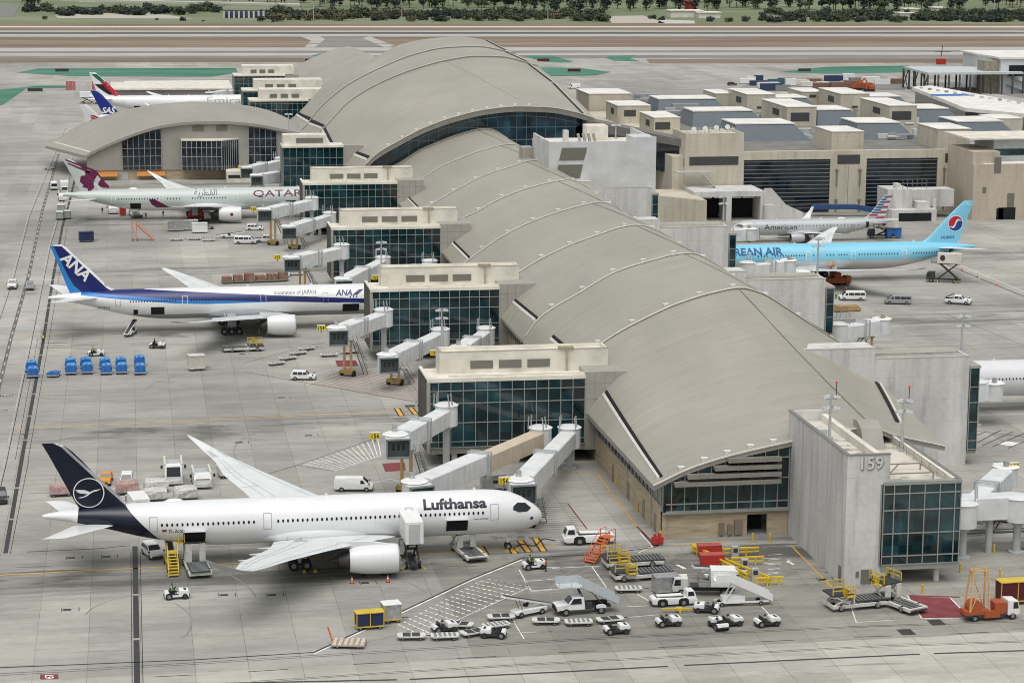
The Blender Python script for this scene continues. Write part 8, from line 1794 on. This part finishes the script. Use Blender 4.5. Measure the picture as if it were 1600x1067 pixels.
t = thing('sandbag_stack', 'brown wooden pallet stack beyond the bridge on the east apron', 'pallet stack'); MB().box(-3,3,-1.2,1.2,.2,.8).box(-2.4,2.6,-1,1,.8,1.2).build('planks', mat('raw_timber', (0.36,0.25,0.12), .8, var=.3), t); place(t, 1322, 486, 5)

for lb, x, y in (('thin lime marker post in front of the second jet engine, left', 405, 520), ('thin lime marker post in front of the second jet engine, middle', 417, 523), ('thin lime marker post in front of the second jet engine, right', 442, 522)):
    t = thing('marker_post', lb, 'marker post', group='lime marker posts by the engine'); MB().tube((0,0,0),(0,0,1.2),.1,n=8).tube((0,0,0),(0,0,.08),.3,n=10).build('post', LIME, t); place(t, x, y, 0)
for lb, x, y in (('pair of yellow wheel chocks at the near main gear of the nearest jet', 486, 893), ('pair of yellow wheel chocks at the nose gear of the nearest jet', 802, 859), ('pair of yellow wheel chocks at the near main gear of the blue-tailed jet', 378, 521)):
    t = thing('wheel_chock', lb, 'wheel chock')
    for k in (-1.1, .3): MB().prism_y([(k,0),(k+.5,0),(k+.25,.28)], -.5, .5).build('wedge', YELLOW, t)
    place(t, x, y, 0)
t = thing('power_cable', 'black power cable curling on the apron by the nose gear of the nearest jet', 'cable'); a = at(806,856); b = at(866,842)
P = [(a.lerp(b, i/14).x, a.lerp(b, i/14).y+1.1*math.sin(i*.75), .06) for i in range(15)]; MB().path(P, .07, 5).build('cable', BLACK, t)
t = thing('fuel_hose', 'dark hose lying on the apron below the engine of the nearest jet', 'hose'); a = at(566,900); b = at(636,892)
P = [(a.lerp(b, i/14).x, a.lerp(b, i/14).y+.8*math.sin(i*.6), .07) for i in range(15)]; MB().path(P, .08, 5).build('hose', BLACK, t)
# ------------------------------------------------------------------ camera, light, world
cd = bpy.data.cameras.new('camera'); cam = bpy.data.objects.new('camera', cd); COL.objects.link(cam)
cd.sensor_fit = 'HORIZONTAL'; cd.sensor_width = 36.0; cd.lens = FPX/W0*36.0; cd.clip_start = 1; cd.clip_end = 30000
M = Matrix((RT, UPV, -FWD)).transposed().to_4x4(); M.translation = CAM; cam.matrix_world = M
SC.camera = cam
SUN_EL, SUN_AZ = math.radians(70), math.radians(195)       # azimuth clockwise from north
w = bpy.data.worlds.new('World'); SC.world = w; w.use_nodes = True
nt = w.node_tree; bg = nt.nodes['Background']; sky = nt.nodes.new('ShaderNodeTexSky'); sky.sky_type = 'NISHITA'; sky.sun_disc = False
sky.sun_elevation = SUN_EL; sky.sun_rotation = SUN_AZ; sky.air_density = 1.0; sky.dust_density = 4.0; sky.ozone_density = 1.0
hsv = nt.nodes.new('ShaderNodeHueSaturation'); hsv.inputs['Saturation'].default_value = 0.12
nt.links.new(sky.outputs[0], hsv.inputs['Color']); nt.links.new(hsv.outputs[0], bg.inputs['Color']); bg.inputs['Strength'].default_value = 0.135
sd = bpy.data.lights.new('sun', 'SUN'); sd.energy = 1.35; sd.angle = math.radians(60); sd.color = (1.0, 0.965, 0.91)
so = bpy.data.objects.new('sun', sd); COL.objects.link(so); so.location = (0, 0, 200)
dirn = Vector((math.sin(SUN_AZ)*math.cos(SUN_EL), math.cos(SUN_AZ)*math.cos(SUN_EL), math.sin(SUN_EL)))
so.rotation_euler = (-dirn).to_track_quat('-Z', 'Y').to_euler()
SC.view_settings.view_transform = 'Standard'; SC.view_settings.look = 'None'; SC.view_settings.exposure = 0; SC.view_settings.gamma = 1
SC.render.engine = 'CYCLES'; SC.cycles.max_bounces = 5; SC.cycles.diffuse_bounces = 3; SC.cycles.glossy_bounces = 2; SC.cycles.use_denoising = True; SC.cycles.filter_width = 1.0
bpy.context.view_layer.update()
